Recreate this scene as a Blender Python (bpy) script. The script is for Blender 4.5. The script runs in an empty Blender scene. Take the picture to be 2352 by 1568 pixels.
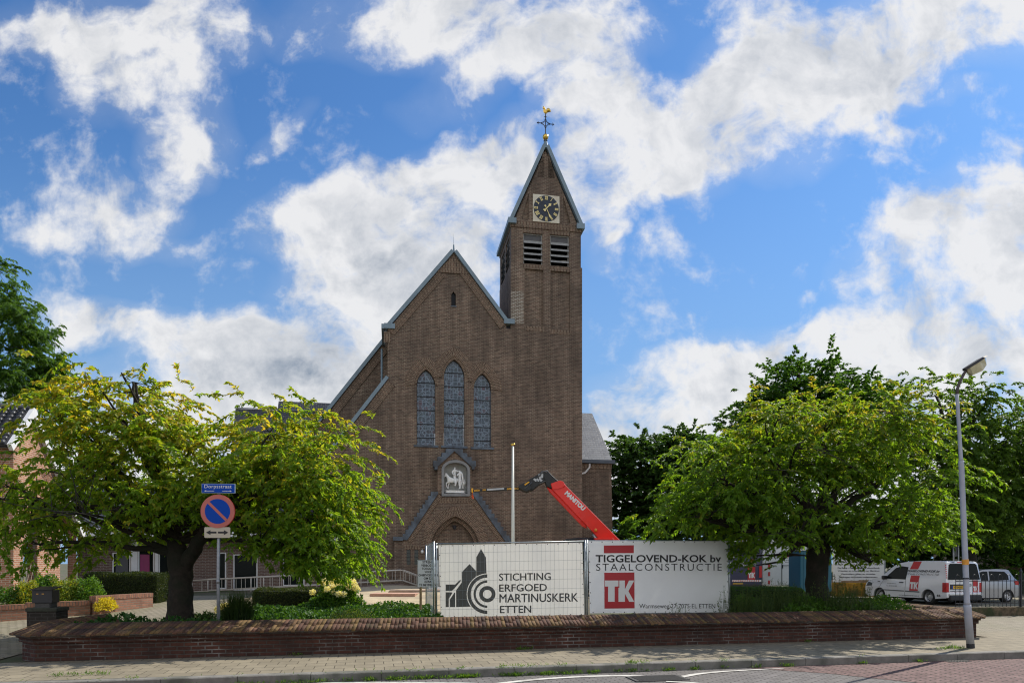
import bpy, math, random
import numpy as np
from mathutils import Vector, Matrix
from mathutils.geometry import tessellate_polygon
R = math.radians
SC = bpy.context.scene
random.seed(7)
rng = np.random.default_rng(11)
# ------------------------------------------------------------------ camera
# points of the place are measured in units of a 2352 px wide view: focal 1568, axis x 1176, eye level y 1292
FL, CX, HY, EYE = 1568.0, 1176.0, 1292.0, 1.6
cam = bpy.data.cameras.new("camera")
cam.lens = 24.0; cam.sensor_width = 36.0; cam.sensor_fit = 'HORIZONTAL'
cam.shift_y = (HY - 784.0) / 2352.0
cam.clip_start = 0.1; cam.clip_end = 3000
camo = bpy.data.objects.new("camera", cam)
camo.location = (0, 0, EYE); camo.rotation_euler = (R(90), 0, 0)
SC.collection.objects.link(camo); SC.camera = camo
# ------------------------------------------------------------------ light
SUN_AZ = Vector((0.76, 0.65)); SUN_AZ.normalize()
SUN_EL = R(46)
sd = Vector((SUN_AZ.x*math.cos(SUN_EL), SUN_AZ.y*math.cos(SUN_EL), math.sin(SUN_EL)))
sl = bpy.data.lights.new("sun", 'SUN'); sl.energy = 4.6; sl.angle = R(0.5); sl.color = (1.0, 0.93, 0.82)
so = bpy.data.objects.new("sun", sl); SC.collection.objects.link(so)
so.rotation_euler = sd.to_track_quat('Z', 'Y').to_euler()
SC.view_settings.view_transform = 'Standard'; SC.view_settings.look = 'None'
SC.view_settings.exposure = 0.25; SC.view_settings.gamma = 1.0
SC.cycles.filter_width = 1.15
SC.cycles.max_bounces = 6; SC.cycles.diffuse_bounces = 3; SC.cycles.glossy_bounces = 3
SC.cycles.transmission_bounces = 3; SC.cycles.transparent_max_bounces = 4
SC.cycles.caustics_reflective = False; SC.cycles.caustics_refractive = False

# ------------------------------------------------------------------ sky
CLOUDS = [  # px, py, rx, ry, tilt, weight  (where the clouds stand in the sky, as bearings)
 (330,60,270,120,0,1.1),(230,190,110,120,0,.8),(390,230,160,105,-30,1.0),(400,350,75,90,0,1.0),(60,60,120,70,0,.5),
 (300,490,120,75,10,.95),(390,550,90,32,0,.55),(85,525,85,45,0,.55),(650,290,95,28,35,.55),
 (880,40,240,90,0,.75),(1180,60,300,120,0,1.1),(1330,160,120,100,0,.8),(1060,200,150,50,15,.55),(1270,235,70,45,0,.8),
 (720,520,170,95,0,1.0),(900,550,240,170,10,1.2),(1060,420,170,130,20,1.3),(1165,330,85,75,0,1.1),(800,660,180,75,0,.9),(1000,660,200,130,0,1.0),
 (1390,270,120,120,0,1.2),(1350,420,120,110,60,1.2),(1490,360,150,80,20,1.0),(1650,270,210,130,25,1.2),(1800,350,110,70,0,.9),
 (1830,130,210,150,20,1.2),(2080,70,260,130,15,1.2),(2280,60,150,110,0,1.1),(1980,250,120,35,20,.6),(2030,290,60,25,0,.6),
 (1385,575,42,60,20,.75),(1412,525,28,20,0,.7),(2200,215,80,18,0,.5),
 (2260,460,200,110,20,1.1),(2180,600,240,130,10,1.1),(2290,750,200,150,0,1.2),(2000,830,260,110,15,1.1),(1730,860,330,110,10,1.2),
 (1600,910,210,110,0,1.2),(1480,990,130,60,0,.9),(1800,1060,500,150,0,1.3),(2300,1000,300,200,0,1.0),
 (210,720,170,60,-12,1.0),(400,770,120,70,0,.9),(560,810,240,95,0,1.3),(160,860,140,50,0,.8),(740,850,200,120,0,1.3),(1000,850,200,130,0,1.1),(400,950,500,80,0,1.0),(500,1120,900,150,0,1.3),(900,1000,200,100,0,1.0),
]
GREYS = [(1570,915,120,50,5,1.0),(980,640,220,90,0,.6),(560,900,300,70,0,.75),(740,880,160,70,0,.5),(2290,480,120,60,0,.8),(870,560,130,70,0,.55),(1900,960,200,40,0,.5),(1330,90,90,50,0,.5),(1000,160,130,60,0,.45)]
W = bpy.data.worlds.new("World"); SC.world = W; W.use_nodes = True
nt = W.node_tree; N = nt.nodes; L = nt.links; N.clear()
def nd(t, **k):
    n = N.new(t)
    for a, v in k.items(): setattr(n, a, v)
    return n
def mth(op, a, b=None, c=None, clamp=False):
    n = nd('ShaderNodeMath', operation=op, use_clamp=clamp)
    for i, v in enumerate((a, b, c)):
        if v is None: continue
        if isinstance(v, (int, float)): n.inputs[i].default_value = v
        else: L.new(v, n.inputs[i])
    return n.outputs[0]
sky = nd('ShaderNodeTexSky', sky_type='NISHITA'); sky.sun_disc = False
sky.sun_elevation = SUN_EL; sky.sun_rotation = math.atan2(SUN_AZ.x, SUN_AZ.y)
sky.air_density = 1.0; sky.dust_density = 0.3; sky.ozone_density = 3.0
tc = nd('ShaderNodeTexCoord'); sp = nd('ShaderNodeSeparateXYZ'); L.new(tc.outputs['Generated'], sp.inputs[0])
yy = mth('MAXIMUM', mth('ABSOLUTE', sp.outputs[1]), 0.12)
gx = mth('DIVIDE', sp.outputs[0], yy); gz = mth('DIVIDE', sp.outputs[2], yy)
cb = nd('ShaderNodeCombineXYZ'); L.new(gx, cb.inputs[0]); L.new(gz, cb.inputs[1])
G = cb.outputs[0]
def noise(vec, scale, det, rough, off=(0,0,0), sc=(1,1,1)):
    m = nd('ShaderNodeMapping'); m.inputs['Location'].default_value = off; m.inputs['Scale'].default_value = sc
    L.new(vec, m.inputs[0])
    n = nd('ShaderNodeTexNoise'); n.inputs['Scale'].default_value = scale
    n.inputs['Detail'].default_value = det; n.inputs['Roughness'].default_value = rough
    L.new(m.outputs[0], n.inputs['Vector']); return n
# warp
wn = noise(G, 5.0, 3, .55)
vm = nd('ShaderNodeVectorMath', operation='SUBTRACT'); L.new(wn.outputs['Color'], vm.inputs[0]); vm.inputs[1].default_value = (.5,.5,.5)
vs = nd('ShaderNodeVectorMath', operation='SCALE'); L.new(vm.outputs[0], vs.inputs[0]); vs.inputs['Scale'].default_value = 0.14
va = nd('ShaderNodeVectorMath', operation='ADD'); L.new(G, va.inputs[0]); L.new(vs.outputs[0], va.inputs[1])
fl = nd('ShaderNodeVectorMath', operation='MULTIPLY'); L.new(va.outputs[0], fl.inputs[0]); fl.inputs[1].default_value = (1,1,0)
GW = fl.outputs[0]
def field(lst):
    acc = None
    for (px, py, rx, ry, tilt, w) in lst:
        m = nd('ShaderNodeMapping', vector_type='TEXTURE')
        m.inputs['Location'].default_value = ((px-CX)/FL, (HY-py)/FL, 0)
        m.inputs['Rotation'].default_value = (0, 0, R(tilt))
        m.inputs['Scale'].default_value = (rx*1.25/FL, ry*1.25/FL, 1)
        L.new(GW, m.inputs[0])
        d = nd('ShaderNodeVectorMath', operation='DOT_PRODUCT'); L.new(m.outputs[0], d.inputs[0]); L.new(m.outputs[0], d.inputs[1])
        f = mth('MULTIPLY_ADD', d.outputs['Value'], -w, w, clamp=True)
        acc = f if acc is None else mth('ADD', acc, f)
    return acc
F0 = mth('MINIMUM', field(CLOUDS), 1.25)
FG = field(GREYS)
n1 = noise(GW, 6.5, 10, .60)
n2 = noise(G, 30.0, 6, .62, off=(3,1,0))
n3 = noise(GW, 6.5, 7, .60, off=(-.045,-.030,0))
n4 = noise(G, 3.2, 4, .5, off=(7,2,0))
nn = mth('ADD', mth('MULTIPLY', n1.outputs[0], 1.0), mth('MULTIPLY', n2.outputs[0], .34))
dens = mth('ADD', mth('MULTIPLY', F0, .64), mth('MULTIPLY', mth('SUBTRACT', nn, .65), 3.0))
al = nd('ShaderNodeMapRange', interpolation_type='SMOOTHSTEP'); L.new(dens, al.inputs[0])
al.inputs[1].default_value = 0.06; al.inputs[2].default_value = .98
# thin veil round the clouds
veil = mth('MULTIPLY', mth('MULTIPLY', F0, n1.outputs[0]), .42)
# unseen bright cloud added behind the camera as fill for the shaded fronts
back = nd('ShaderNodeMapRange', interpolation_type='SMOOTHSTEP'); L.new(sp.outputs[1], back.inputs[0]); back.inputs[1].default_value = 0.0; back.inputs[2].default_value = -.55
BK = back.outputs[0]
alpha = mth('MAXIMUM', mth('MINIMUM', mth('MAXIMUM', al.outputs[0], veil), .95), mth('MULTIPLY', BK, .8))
# cloud tone: bright sunward edges, grey thick parts
edge = mth('SUBTRACT', n1.outputs[0], n3.outputs[0])
thick = nd('ShaderNodeMapRange', interpolation_type='SMOOTHSTEP'); L.new(dens, thick.inputs[0]); thick.inputs[1].default_value = .55; thick.inputs[2].default_value = 1.7
gr = nd('ShaderNodeMapRange'); L.new(n4.outputs[0], gr.inputs[0]); gr.inputs[1].default_value = .40; gr.inputs[2].default_value = .62
t1 = mth('SUBTRACT', 1.06, mth('MULTIPLY', thick.outputs[0], mth('MULTIPLY_ADD', gr.outputs[0], .50, .10)))
t2 = mth('ADD', t1, mth('MULTIPLY', edge, 2.2))
t3 = mth('SUBTRACT', t2, mth('MULTIPLY', mth('MULTIPLY', FG, thick.outputs[0]), .62))
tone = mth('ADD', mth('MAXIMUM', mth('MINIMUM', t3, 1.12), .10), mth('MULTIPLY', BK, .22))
CB = 5.9
cc = nd('ShaderNodeMix', data_type='RGBA'); L.new(tone, cc.inputs[0]); cc.clamp_factor = False
cc.inputs[6].default_value = (.27*CB, .34*CB, .44*CB, 1); cc.inputs[7].default_value = (.95*CB, .955*CB, .97*CB, 1)
# blue tint of the polarised sky
hs = nd('ShaderNodeMix', data_type='RGBA', blend_type='MULTIPLY'); hs.inputs[0].default_value = 1.0
L.new(sky.outputs[0], hs.inputs[6]); hs.inputs[7].default_value = (0.48, 0.76, 1.00, 1)
# paler towards the horizon
hz = nd('ShaderNodeMapRange', interpolation_type='SMOOTHSTEP'); L.new(gz, hz.inputs[0]); hz.inputs[1].default_value = .70; hz.inputs[2].default_value = -.05
hm = nd('ShaderNodeMix', data_type='RGBA'); L.new(hz.outputs[0], hm.inputs[0]); L.new(hs.outputs[2], hm.inputs[6]); hm.inputs[7].default_value = (.33*CB, .55*CB, .86*CB, 1)
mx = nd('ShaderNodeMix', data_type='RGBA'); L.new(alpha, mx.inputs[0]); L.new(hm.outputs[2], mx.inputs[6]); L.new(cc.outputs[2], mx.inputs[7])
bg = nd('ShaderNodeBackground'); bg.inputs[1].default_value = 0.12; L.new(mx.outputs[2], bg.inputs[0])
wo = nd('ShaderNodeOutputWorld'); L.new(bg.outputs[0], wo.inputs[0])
W.cycles.sampling_method = 'MANUAL'; W.cycles.sample_map_resolution = 512

# ------------------------------------------------------------------ placing
def P(px, py, Y):   # a point at distance Y
    return Vector(((px-CX)/FL*Y, Y, EYE + (HY-py)/FL*Y))
def XY(px, Y): return (px-CX)/FL*Y
def PG(px, py, z=0.0):  # a point on a level surface
    Y = (EYE-z)*FL/(py-HY); return Vector(((px-CX)/FL*Y, Y, z))
TS = math.atan(.205); SCs, SSn = math.cos(TS), math.sin(TS)
def ST(s, t, z=0.0):   # street frame: s along the kerb, t away from the road
    return Vector((s*SCs - t*SSn, 10.62 + s*SSn + t*SCs, z))
def sstep(a, b, x):
    x = max(0.0, min(1.0, (x-a)/(b-a))); return x*x*(3-2*x)
def gh(X, Y):          # height of the ground behind the wall
    t = (Y-10.62)*SCs - X*SSn
    l = 1 - sstep(2.0, 7.0, X)
    return .40*sstep(4, 15, t)*l - .10*sstep(5, 13, t)*(1-l)

# ------------------------------------------------------------------ materials
MATS = {}
def mat(name, col=(.5,.5,.5), rough=.7, metal=0.0, spec=.5, noise_amt=0.0, nscale=8.0, bump=0.0, bscale=40.0, coat=0.0, trans=0.0, var=None, hue=None):
    if name in MATS: return MATS[name]
    m = bpy.data.materials.new(name); m.use_nodes = True; MATS[name] = m
    t = m.node_tree; b = t.nodes['Principled BSDF']
    b.inputs['Roughness'].default_value = rough; b.inputs['Metallic'].default_value = metal
    b.inputs['Specular IOR Level'].default_value = spec; b.inputs['Coat Weight'].default_value = coat
    b.inputs['Base Color'].default_value = (*col, 1)
    if trans: b.inputs['Transmission Weight'].default_value = trans
    c = t.nodes.new('ShaderNodeTexCoord')
    if noise_amt:
        n = t.nodes.new('ShaderNodeTexNoise'); n.inputs['Scale'].default_value = nscale; n.inputs['Detail'].default_value = 6; n.inputs['Roughness'].default_value = .65
        t.links.new(c.outputs['Object'], n.inputs['Vector'])
        r = t.nodes.new('ShaderNodeMapRange'); t.links.new(n.outputs[0], r.inputs[0])
        r.inputs[1].default_value = .3; r.inputs[2].default_value = .7; r.inputs[3].default_value = 1-noise_amt; r.inputs[4].default_value = 1+noise_amt
        x = t.nodes.new('ShaderNodeVectorMath'); x.operation = 'SCALE'; x.inputs[0].default_value = col; t.links.new(r.outputs[0], x.inputs['Scale'])
        if var:
            q = t.nodes.new('ShaderNodeMix'); q.data_type = 'RGBA'; n2 = t.nodes.new('ShaderNodeTexNoise'); n2.inputs['Scale'].default_value = nscale*.37; n2.inputs['Detail'].default_value = 5
            t.links.new(c.outputs['Object'], n2.inputs['Vector'])
            r2 = t.nodes.new('ShaderNodeMapRange'); t.links.new(n2.outputs[0], r2.inputs[0]); r2.inputs[1].default_value = .45; r2.inputs[2].default_value = .62
            t.links.new(r2.outputs[0], q.inputs[0]); t.links.new(x.outputs[0], q.inputs[6]); q.inputs[7].default_value = (*var, 1)
            t.links.new(q.outputs[2], b.inputs['Base Color'])
        else: t.links.new(x.outputs[0], b.inputs['Base Color'])
    if bump:
        n = t.nodes.new('ShaderNodeTexNoise'); n.inputs['Scale'].default_value = bscale; n.inputs['Detail'].default_value = 4
        t.links.new(c.outputs['Object'], n.inputs['Vector'])
        bp = t.nodes.new('ShaderNodeBump'); bp.inputs['Strength'].default_value = bump; bp.inputs['Distance'].default_value = .02
        t.links.new(n.outputs[0], bp.inputs['Height']); t.links.new(bp.outputs[0], b.inputs['Normal'])
    return m
def brick(name, c1, c2, mortar, bw=.22, bh=.065, ms=.008, rot=0.0, stain=None, stain_amt=.5, stain_scale=.35, bump=.4, rough=.85, offset=.5, contrast=.35, dark=None, swap=False, mort_var=None, warp=0.0, streak=0.0):
    if name in MATS: return MATS[name]
    m = bpy.data.materials.new(name); m.use_nodes = True; MATS[name] = m
    t = m.node_tree; b = t.nodes['Principled BSDF']; b.inputs['Roughness'].default_value = rough; b.inputs['Specular IOR Level'].default_value = .3
    def n_(ty): return t.nodes.new(ty)
    u = n_('ShaderNodeUVMap'); u.uv_map = 'UVMap'
    mp = n_('ShaderNodeMapping'); mp.inputs['Rotation'].default_value = (0,0,rot); t.links.new(u.outputs[0], mp.inputs[0])
    vec = mp.outputs[0]
    if warp:
        wn_ = n_('ShaderNodeTexNoise'); wn_.inputs['Scale'].default_value = 1.2; t.links.new(vec, wn_.inputs['Vector'])
        ws = n_('ShaderNodeVectorMath'); ws.operation = 'SCALE'; t.links.new(wn_.outputs['Color'], ws.inputs[0]); ws.inputs['Scale'].default_value = warp
        wa = n_('ShaderNodeVectorMath'); wa.operation = 'ADD'; t.links.new(vec, wa.inputs[0]); t.links.new(ws.outputs[0], wa.inputs[1]); vec = wa.outputs[0]
    k = n_('ShaderNodeTexBrick'); t.links.new(vec, k.inputs['Vector'])
    k.inputs['Scale'].default_value = 1.0; k.inputs['Brick Width'].default_value = bw; k.inputs['Row Height'].default_value = bh
    k.inputs['Mortar Size'].default_value = ms; k.inputs['Mortar Smooth'].default_value = .2; k.inputs['Bias'].default_value = 0
    k.offset = offset; k.inputs['Color1'].default_value = (*c1,1); k.inputs['Color2'].default_value = (*c2,1); k.inputs['Mortar'].default_value = (*mortar,1)
    col = k.outputs['Color']
    if mort_var:   # lime bloom in the joints in patches
        nm = n_('ShaderNodeTexNoise'); nm.inputs['Scale'].default_value = mort_var[1]; nm.inputs['Detail'].default_value = 5; t.links.new(mp.outputs[0], nm.inputs['Vector'])
        rr = n_('ShaderNodeMapRange'); t.links.new(nm.outputs[0], rr.inputs[0]); rr.inputs[1].default_value = mort_var[2]; rr.inputs[2].default_value = mort_var[2]+.22
        mm = n_('ShaderNodeMath'); mm.operation = 'MULTIPLY'; t.links.new(rr.outputs[0], mm.inputs[0]); t.links.new(k.outputs['Fac'], mm.inputs[1])
        mq = n_('ShaderNodeMix'); mq.data_type = 'RGBA'; t.links.new(mm.outputs[0], mq.inputs[0]); t.links.new(col, mq.inputs[6]); mq.inputs[7].default_value = (*mort_var[0],1); col = mq.outputs[2]
    nz = n_('ShaderNodeTexNoise'); nz.inputs['Scale'].default_value = 5.0; nz.inputs['Detail'].default_value = 7; nz.inputs['Roughness'].default_value = .75; t.links.new(mp.outputs[0], nz.inputs['Vector'])
    r = n_('ShaderNodeMapRange'); t.links.new(nz.outputs[0], r.inputs[0]); r.inputs[1].default_value = .25; r.inputs[2].default_value = .75; r.inputs[3].default_value = 1-contrast; r.inputs[4].default_value = 1+contrast
    x = n_('ShaderNodeVectorMath'); x.operation = 'SCALE'; t.links.new(col, x.inputs[0]); t.links.new(r.outputs[0], x.inputs['Scale']); col = x.outputs[0]
    if stain:
        ns = n_('ShaderNodeTexNoise'); ns.inputs['Scale'].default_value = stain_scale; ns.inputs['Detail'].default_value = 8; ns.inputs['Roughness'].default_value = .65; t.links.new(mp.outputs[0], ns.inputs['Vector'])
        rs = n_('ShaderNodeMapRange'); t.links.new(ns.outputs[0], rs.inputs[0]); rs.inputs[1].default_value = .42; rs.inputs[2].default_value = .66; rs.inputs[4].default_value = stain_amt
        q = n_('ShaderNodeMix'); q.data_type = 'RGBA'; t.links.new(rs.outputs[0], q.inputs[0]); t.links.new(col, q.inputs[6]); q.inputs[7].default_value = (*stain,1); col = q.outputs[2]
    if streak:     # rain streaks running down the wall
        sm_ = n_('ShaderNodeMapping'); sm_.inputs['Scale'].default_value = (2.6, .22, 1); t.links.new(u.outputs[0], sm_.inputs[0])
        sn_ = n_('ShaderNodeTexNoise'); sn_.inputs['Scale'].default_value = 1.0; sn_.inputs['Detail'].default_value = 7; sn_.inputs['Roughness'].default_value = .6; t.links.new(sm_.outputs[0], sn_.inputs['Vector'])
        sr = n_('ShaderNodeMapRange'); t.links.new(sn_.outputs[0], sr.inputs[0]); sr.inputs[1].default_value = .32; sr.inputs[2].default_value = .68; sr.inputs[3].default_value = 1-streak; sr.inputs[4].default_value = 1+streak*.7
        sx = n_('ShaderNodeVectorMath'); sx.operation = 'SCALE'; t.links.new(col, sx.inputs[0]); t.links.new(sr.outputs[0], sx.inputs['Scale']); col = sx.outputs[0]
    t.links.new(col, b.inputs['Base Color'])
    bp = n_('ShaderNodeBump'); bp.inputs['Strength'].default_value = bump; bp.inputs['Distance'].default_value = .01
    iv = n_('ShaderNodeMath'); iv.operation = 'SUBTRACT'; iv.inputs[0].default_value = 1.0; t.links.new(k.outputs['Fac'], iv.inputs[1])
    t.links.new(iv.outputs[0], bp.inputs['Height']); t.links.new(bp.outputs[0], b.inputs['Normal'])
    return m
def leafmat(name, base, young, dark=None, transl=.5, rough=.55):
    if name in MATS: return MATS[name]
    m = bpy.data.materials.new(name); m.use_nodes = True; MATS[name] = m
    t = m.node_tree; b = t.nodes['Principled BSDF']; out = t.nodes['Material Output']
    a = t.nodes.new('ShaderNodeAttribute'); a.attribute_name = 'tint'
    r = t.nodes.new('ShaderNodeValToRGB'); t.links.new(a.outputs['Fac'], r.inputs[0])
    e = r.color_ramp.elements; e[0].position = 0; e[0].color = (*(dark or [c*.6 for c in base]),1); e[1].position = 1; e[1].color = (*young,1)
    x = e.new(.5); x.color = (*base,1)
    t.links.new(r.outputs[0], b.inputs['Base Color']); b.inputs['Roughness'].default_value = rough; b.inputs['Specular IOR Level'].default_value = .3
    tr = t.nodes.new('ShaderNodeBsdfTranslucent'); sc = t.nodes.new('ShaderNodeMix'); sc.data_type = 'RGBA'; sc.blend_type = 'MULTIPLY'; sc.inputs[0].default_value = 1
    t.links.new(r.outputs[0], sc.inputs[6]); sc.inputs[7].default_value = (2.6, 2.3, .8, 1); t.links.new(sc.outputs[2], tr.inputs[0])
    ms = t.nodes.new('ShaderNodeMixShader'); ms.inputs[0].default_value = transl
    t.links.new(b.outputs[0], ms.inputs[1]); t.links.new(tr.outputs[0], ms.inputs[2]); t.links.new(ms.outputs[0], out.inputs[0])
    return m

# ------------------------------------------------------------------ mesh building
class MB:
    def __init__(s): s.v = []; s.f = []; s.uv = {}; s.mi = {}
    def add(s, vs, fs, uvs=None, mi=0):
        o = len(s.v); s.v += [tuple(x) for x in vs]
        for i, f in enumerate(fs):
            if uvs and uvs[i] is not None: s.uv[len(s.f)] = uvs[i]
            if mi: s.mi[len(s.f)] = mi
            s.f.append([o+j for j in f])
        return s
    def box(s, x0, x1, y0, y1, z0, z1, M=None, mi=0):
        vs = [(x,y,z) for z in (z0,z1) for x,y in ((x0,y0),(x1,y0),(x1,y1),(x0,y1))]
        if M: vs = [M(*p) if callable(M) else (M @ Vector(p)) for p in vs]
        return s.add(vs, [(3,2,1,0),(4,5,6,7),(0,1,5,4),(1,2,6,5),(2,3,7,6),(3,0,4,7)], mi=mi)
    def tube(s, pts, rad, n=8, cap=True, mi=0):
        pts = [Vector(p) for p in pts]
        if not isinstance(rad, (list, tuple)): rad = [rad]*len(pts)
        vs = []; up = None
        for i, p in enumerate(pts):
            d = (pts[min(i+1,len(pts)-1)] - pts[max(i-1,0)])
            if d.length < 1e-9: d = Vector((0,0,1))
            d.normalize()
            if up is None: up = Vector((0,0,1)) if abs(d.z) < .9 else Vector((1,0,0))
            a = d.cross(up); 
            if a.length < 1e-6: a = d.cross(Vector((0,1,0)))
            a.normalize(); b = a.cross(d); up = b
            for k in range(n):
                th = 2*math.pi*k/n; vs.append(p + (a*math.cos(th) + b*math.sin(th))*rad[i])
        fs = [(i*n+k, i*n+(k+1)%n, (i+1)*n+(k+1)%n, (i+1)*n+k) for i in range(len(pts)-1) for k in range(n)]
        if cap: fs += [tuple(range(n))[::-1], tuple(range((len(pts)-1)*n, len(pts)*n))]
        return s.add(vs, fs, mi=mi)
    def prism(s, poly, M, d0, d1, mi=0, holes=(), back=True):
        # poly in (a, b); M(a, b, d) -> point; faces at d0 (front) and d1, side walls between
        loops = [list(poly)] + [list(h) for h in holes]
        flat = [p for l in loops for p in l]
        tr = tessellate_polygon([[Vector((p[0],p[1],0)) for p in l] for l in loops])
        n = len(flat)
        area = sum(poly[i][0]*poly[(i+1)%len(poly)][1]-poly[(i+1)%len(poly)][0]*poly[i][1] for i in range(len(poly)))
        vs = [M(p[0],p[1],d0) for p in flat] + [M(p[0],p[1],d1) for p in flat]
        fs = []
        for a in tr:
            ar = sum(flat[a[i]][0]*flat[a[(i+1)%3]][1]-flat[a[(i+1)%3]][0]*flat[a[i]][1] for i in range(3))
            if abs(ar) < 1e-12: continue
            if ar < 0: a = a[::-1]
            fs.append(tuple(a))
            if back: fs.append(tuple(j+n for j in a[::-1]))
        o = 0
        for li, l in enumerate(loops):
            ar = sum(l[i][0]*l[(i+1)%len(l)][1]-l[(i+1)%len(l)][0]*l[i][1] for i in range(len(l)))
            ccw = ar > 0
            for i in range(len(l)):
                a, b = o+i, o+(i+1)%len(l)
                q = (a, a+n, b+n, b) if ccw == (li == 0) else (b, b+n, a+n, a)
                fs.append(q)
            o += len(l)
        return s.add(vs, fs, mi=mi)
    def lathe(s, prof, c=(0,0,0), n=16, M=None, mi=0):
        vs = []
        for r, z in prof:
            for k in range(n):
                th = 2*math.pi*k/n; vs.append(Vector((c[0]+r*math.cos(th), c[1]+r*math.sin(th), c[2]+z)))
        if M: vs = [M @ v for v in vs]
        fs = [(i*n+k, i*n+(k+1)%n, (i+1)*n+(k+1)%n, (i+1)*n+k) for i in range(len(prof)-1) for k in range(n)]
        return s.add(vs, fs, mi=mi)
    def build(s, name, mats, parent=None, smooth=False, bevel=0, col=None):
        me = bpy.data.meshes.new(name); me.from_pydata(s.v, [], s.f); me.update()
        if not isinstance(mats, (list, tuple)): mats = [mats]
        for m in mats: me.materials.append(m)
        uvl = me.uv_layers.new(name='UVMap'); data = np.zeros(len(me.loops)*2)
        for p in me.polygons:
            if p.index in s.mi: p.material_index = s.mi[p.index]
            if p.index in s.uv:
                for k, li in enumerate(p.loop_indices): data[2*li:2*li+2] = s.uv[p.index][k]
                continue
            n = p.normal; ax = max(range(3), key=lambda i: abs(n[i]))
            if abs(n.z) < .75:
                h = Vector((n.x, n.y)); 
                if h.length < 1e-6: h = Vector((0,-1))
                h.normalize(); hx, hy = -h.y, h.x
                if abs(hx) > abs(hy): 
                    if hx < 0: hx, hy = -hx, -hy
                elif hy < 0: hx, hy = -hx, -hy
                vz = math.sqrt(max(1e-6, 1-n.z*n.z))
                for li in p.loop_indices:
                    c = me.vertices[me.loops[li].vertex_index].co; data[2*li] = c.x*hx + c.y*hy; data[2*li+1] = c.z/vz
            else:
                for li in p.loop_indices:
                    c = me.vertices[me.loops[li].vertex_index].co; data[2*li] = c.x; data[2*li+1] = c.y
        uvl.data.foreach_set('uv', data)
        if smooth: me.polygons.foreach_set('use_smooth', [True]*len(me.polygons))
        o = bpy.data.objects.new(name, me); SC.collection.objects.link(o)
        if parent: o.parent = parent
        if bevel:
            b = o.modifiers.new('bevel', 'BEVEL'); b.width = bevel; b.segments = 2; b.limit_method = 'ANGLE'; b.angle_limit = R(35)
            if smooth: o.modifiers.new('wn', 'WEIGHTED_NORMAL')
        return o
def build_each(s, name, mats, parent=None, gap=.02, **k):
    """one object for each separate piece (pieces that touch stay together)"""
    n = len(s.v); par = list(range(n))
    def find(a):
        while par[a] != a: par[a] = par[par[a]]; a = par[a]
        return a
    for f in s.f:
        for j in f[1:]: par[find(j)] = find(f[0])
    comps = {}
    for i in range(n): comps.setdefault(find(i), []).append(i)
    cl = []
    for c in comps.values():
        a = np.array([tuple(s.v[i]) for i in c]); cl.append([set(c), a.min(0)-gap/2, a.max(0)+gap/2])
    ch = True
    while ch:
        ch = False
        for i in range(len(cl)):
            for j in range(i+1, len(cl)):
                if (cl[i][1] <= cl[j][2]).all() and (cl[j][1] <= cl[i][2]).all():
                    cl[i] = [cl[i][0]|cl[j][0], np.minimum(cl[i][1],cl[j][1]), np.maximum(cl[i][2],cl[j][2])]; cl.pop(j); ch = True; break
            if ch: break
    out = []
    for c,_,_ in cl:
        m = MB(); idx = sorted(c); mp = {v:k2 for k2,v in enumerate(idx)}; m.v = [s.v[i] for i in idx]
        for fi,f in enumerate(s.f):
            if f[0] in mp:
                if fi in s.uv: m.uv[len(m.f)] = s.uv[fi]
                m.f.append([mp[j] for j in f])
        out.append(m.build(name, mats, parent, **k))
    return out
def fastmesh(name, V, Fq, m, parent=None, tint=None, smooth=False):
    me = bpy.data.meshes.new(name); k = Fq.shape[1]
    me.vertices.add(len(V)); me.vertices.foreach_set('co', V.astype(np.float32).ravel())
    me.loops.add(Fq.size); me.loops.foreach_set('vertex_index', Fq.astype(np.int32).ravel())
    me.polygons.add(len(Fq)); me.polygons.foreach_set('loop_start', np.arange(0, Fq.size, k, dtype=np.int32)); me.polygons.foreach_set('loop_total', np.full(len(Fq), k, dtype=np.int32))
    me.update(calc_edges=True); me.materials.append(m)
    if tint is not None:
        a = me.attributes.new('tint', 'FLOAT', 'POINT'); a.data.foreach_set('value', tint.astype(np.float32))
    if smooth: me.polygons.foreach_set('use_smooth', [True]*len(me.polygons))
    o = bpy.data.objects.new(name, me); SC.collection.objects.link(o)
    if parent: o.parent = parent
    return o
def thing(name, label, cat, loc=(0,0,0), rz=0.0, group=None, rot=None):
    o = bpy.data.objects.new(name, None); SC.collection.objects.link(o); o.location = loc
    o.rotation_euler = rot if rot else (0,0,rz); o.empty_display_size = .2
    o['label'] = label; o['category'] = cat
    if group: o['group'] = group
    return o
def tag(o, label, cat, group=None, kind=None):
    o['label'] = label; o['category'] = cat
    if group: o['group'] = group
    if kind: o['kind'] = kind
    return o
def struct(o): o['kind'] = 'structure'; return o
_tc = {}
def textpolys(s, bold=0.0, space=1.0, shear=0.0):
    key = (s, bold, space, shear)
    if key in _tc: return _tc[key]
    c = bpy.data.curves.new('t', 'FONT'); c.body = s; c.size = 1; c.offset = bold; c.space_character = space; c.shear = shear; c.resolution_u = 3
    o = bpy.data.objects.new('t', c); SC.collection.objects.link(o)
    dg = bpy.context.evaluated_depsgraph_get(); dg.update()
    me = bpy.data.meshes.new_from_object(o.evaluated_get(dg))
    vs = [tuple(v.co[:2]) for v in me.vertices]; fs = [tuple(p.vertices) for p in me.polygons]
    bpy.data.objects.remove(o); bpy.data.curves.remove(c); bpy.data.meshes.remove(me)
    _tc[key] = (vs, fs); return vs, fs
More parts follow.
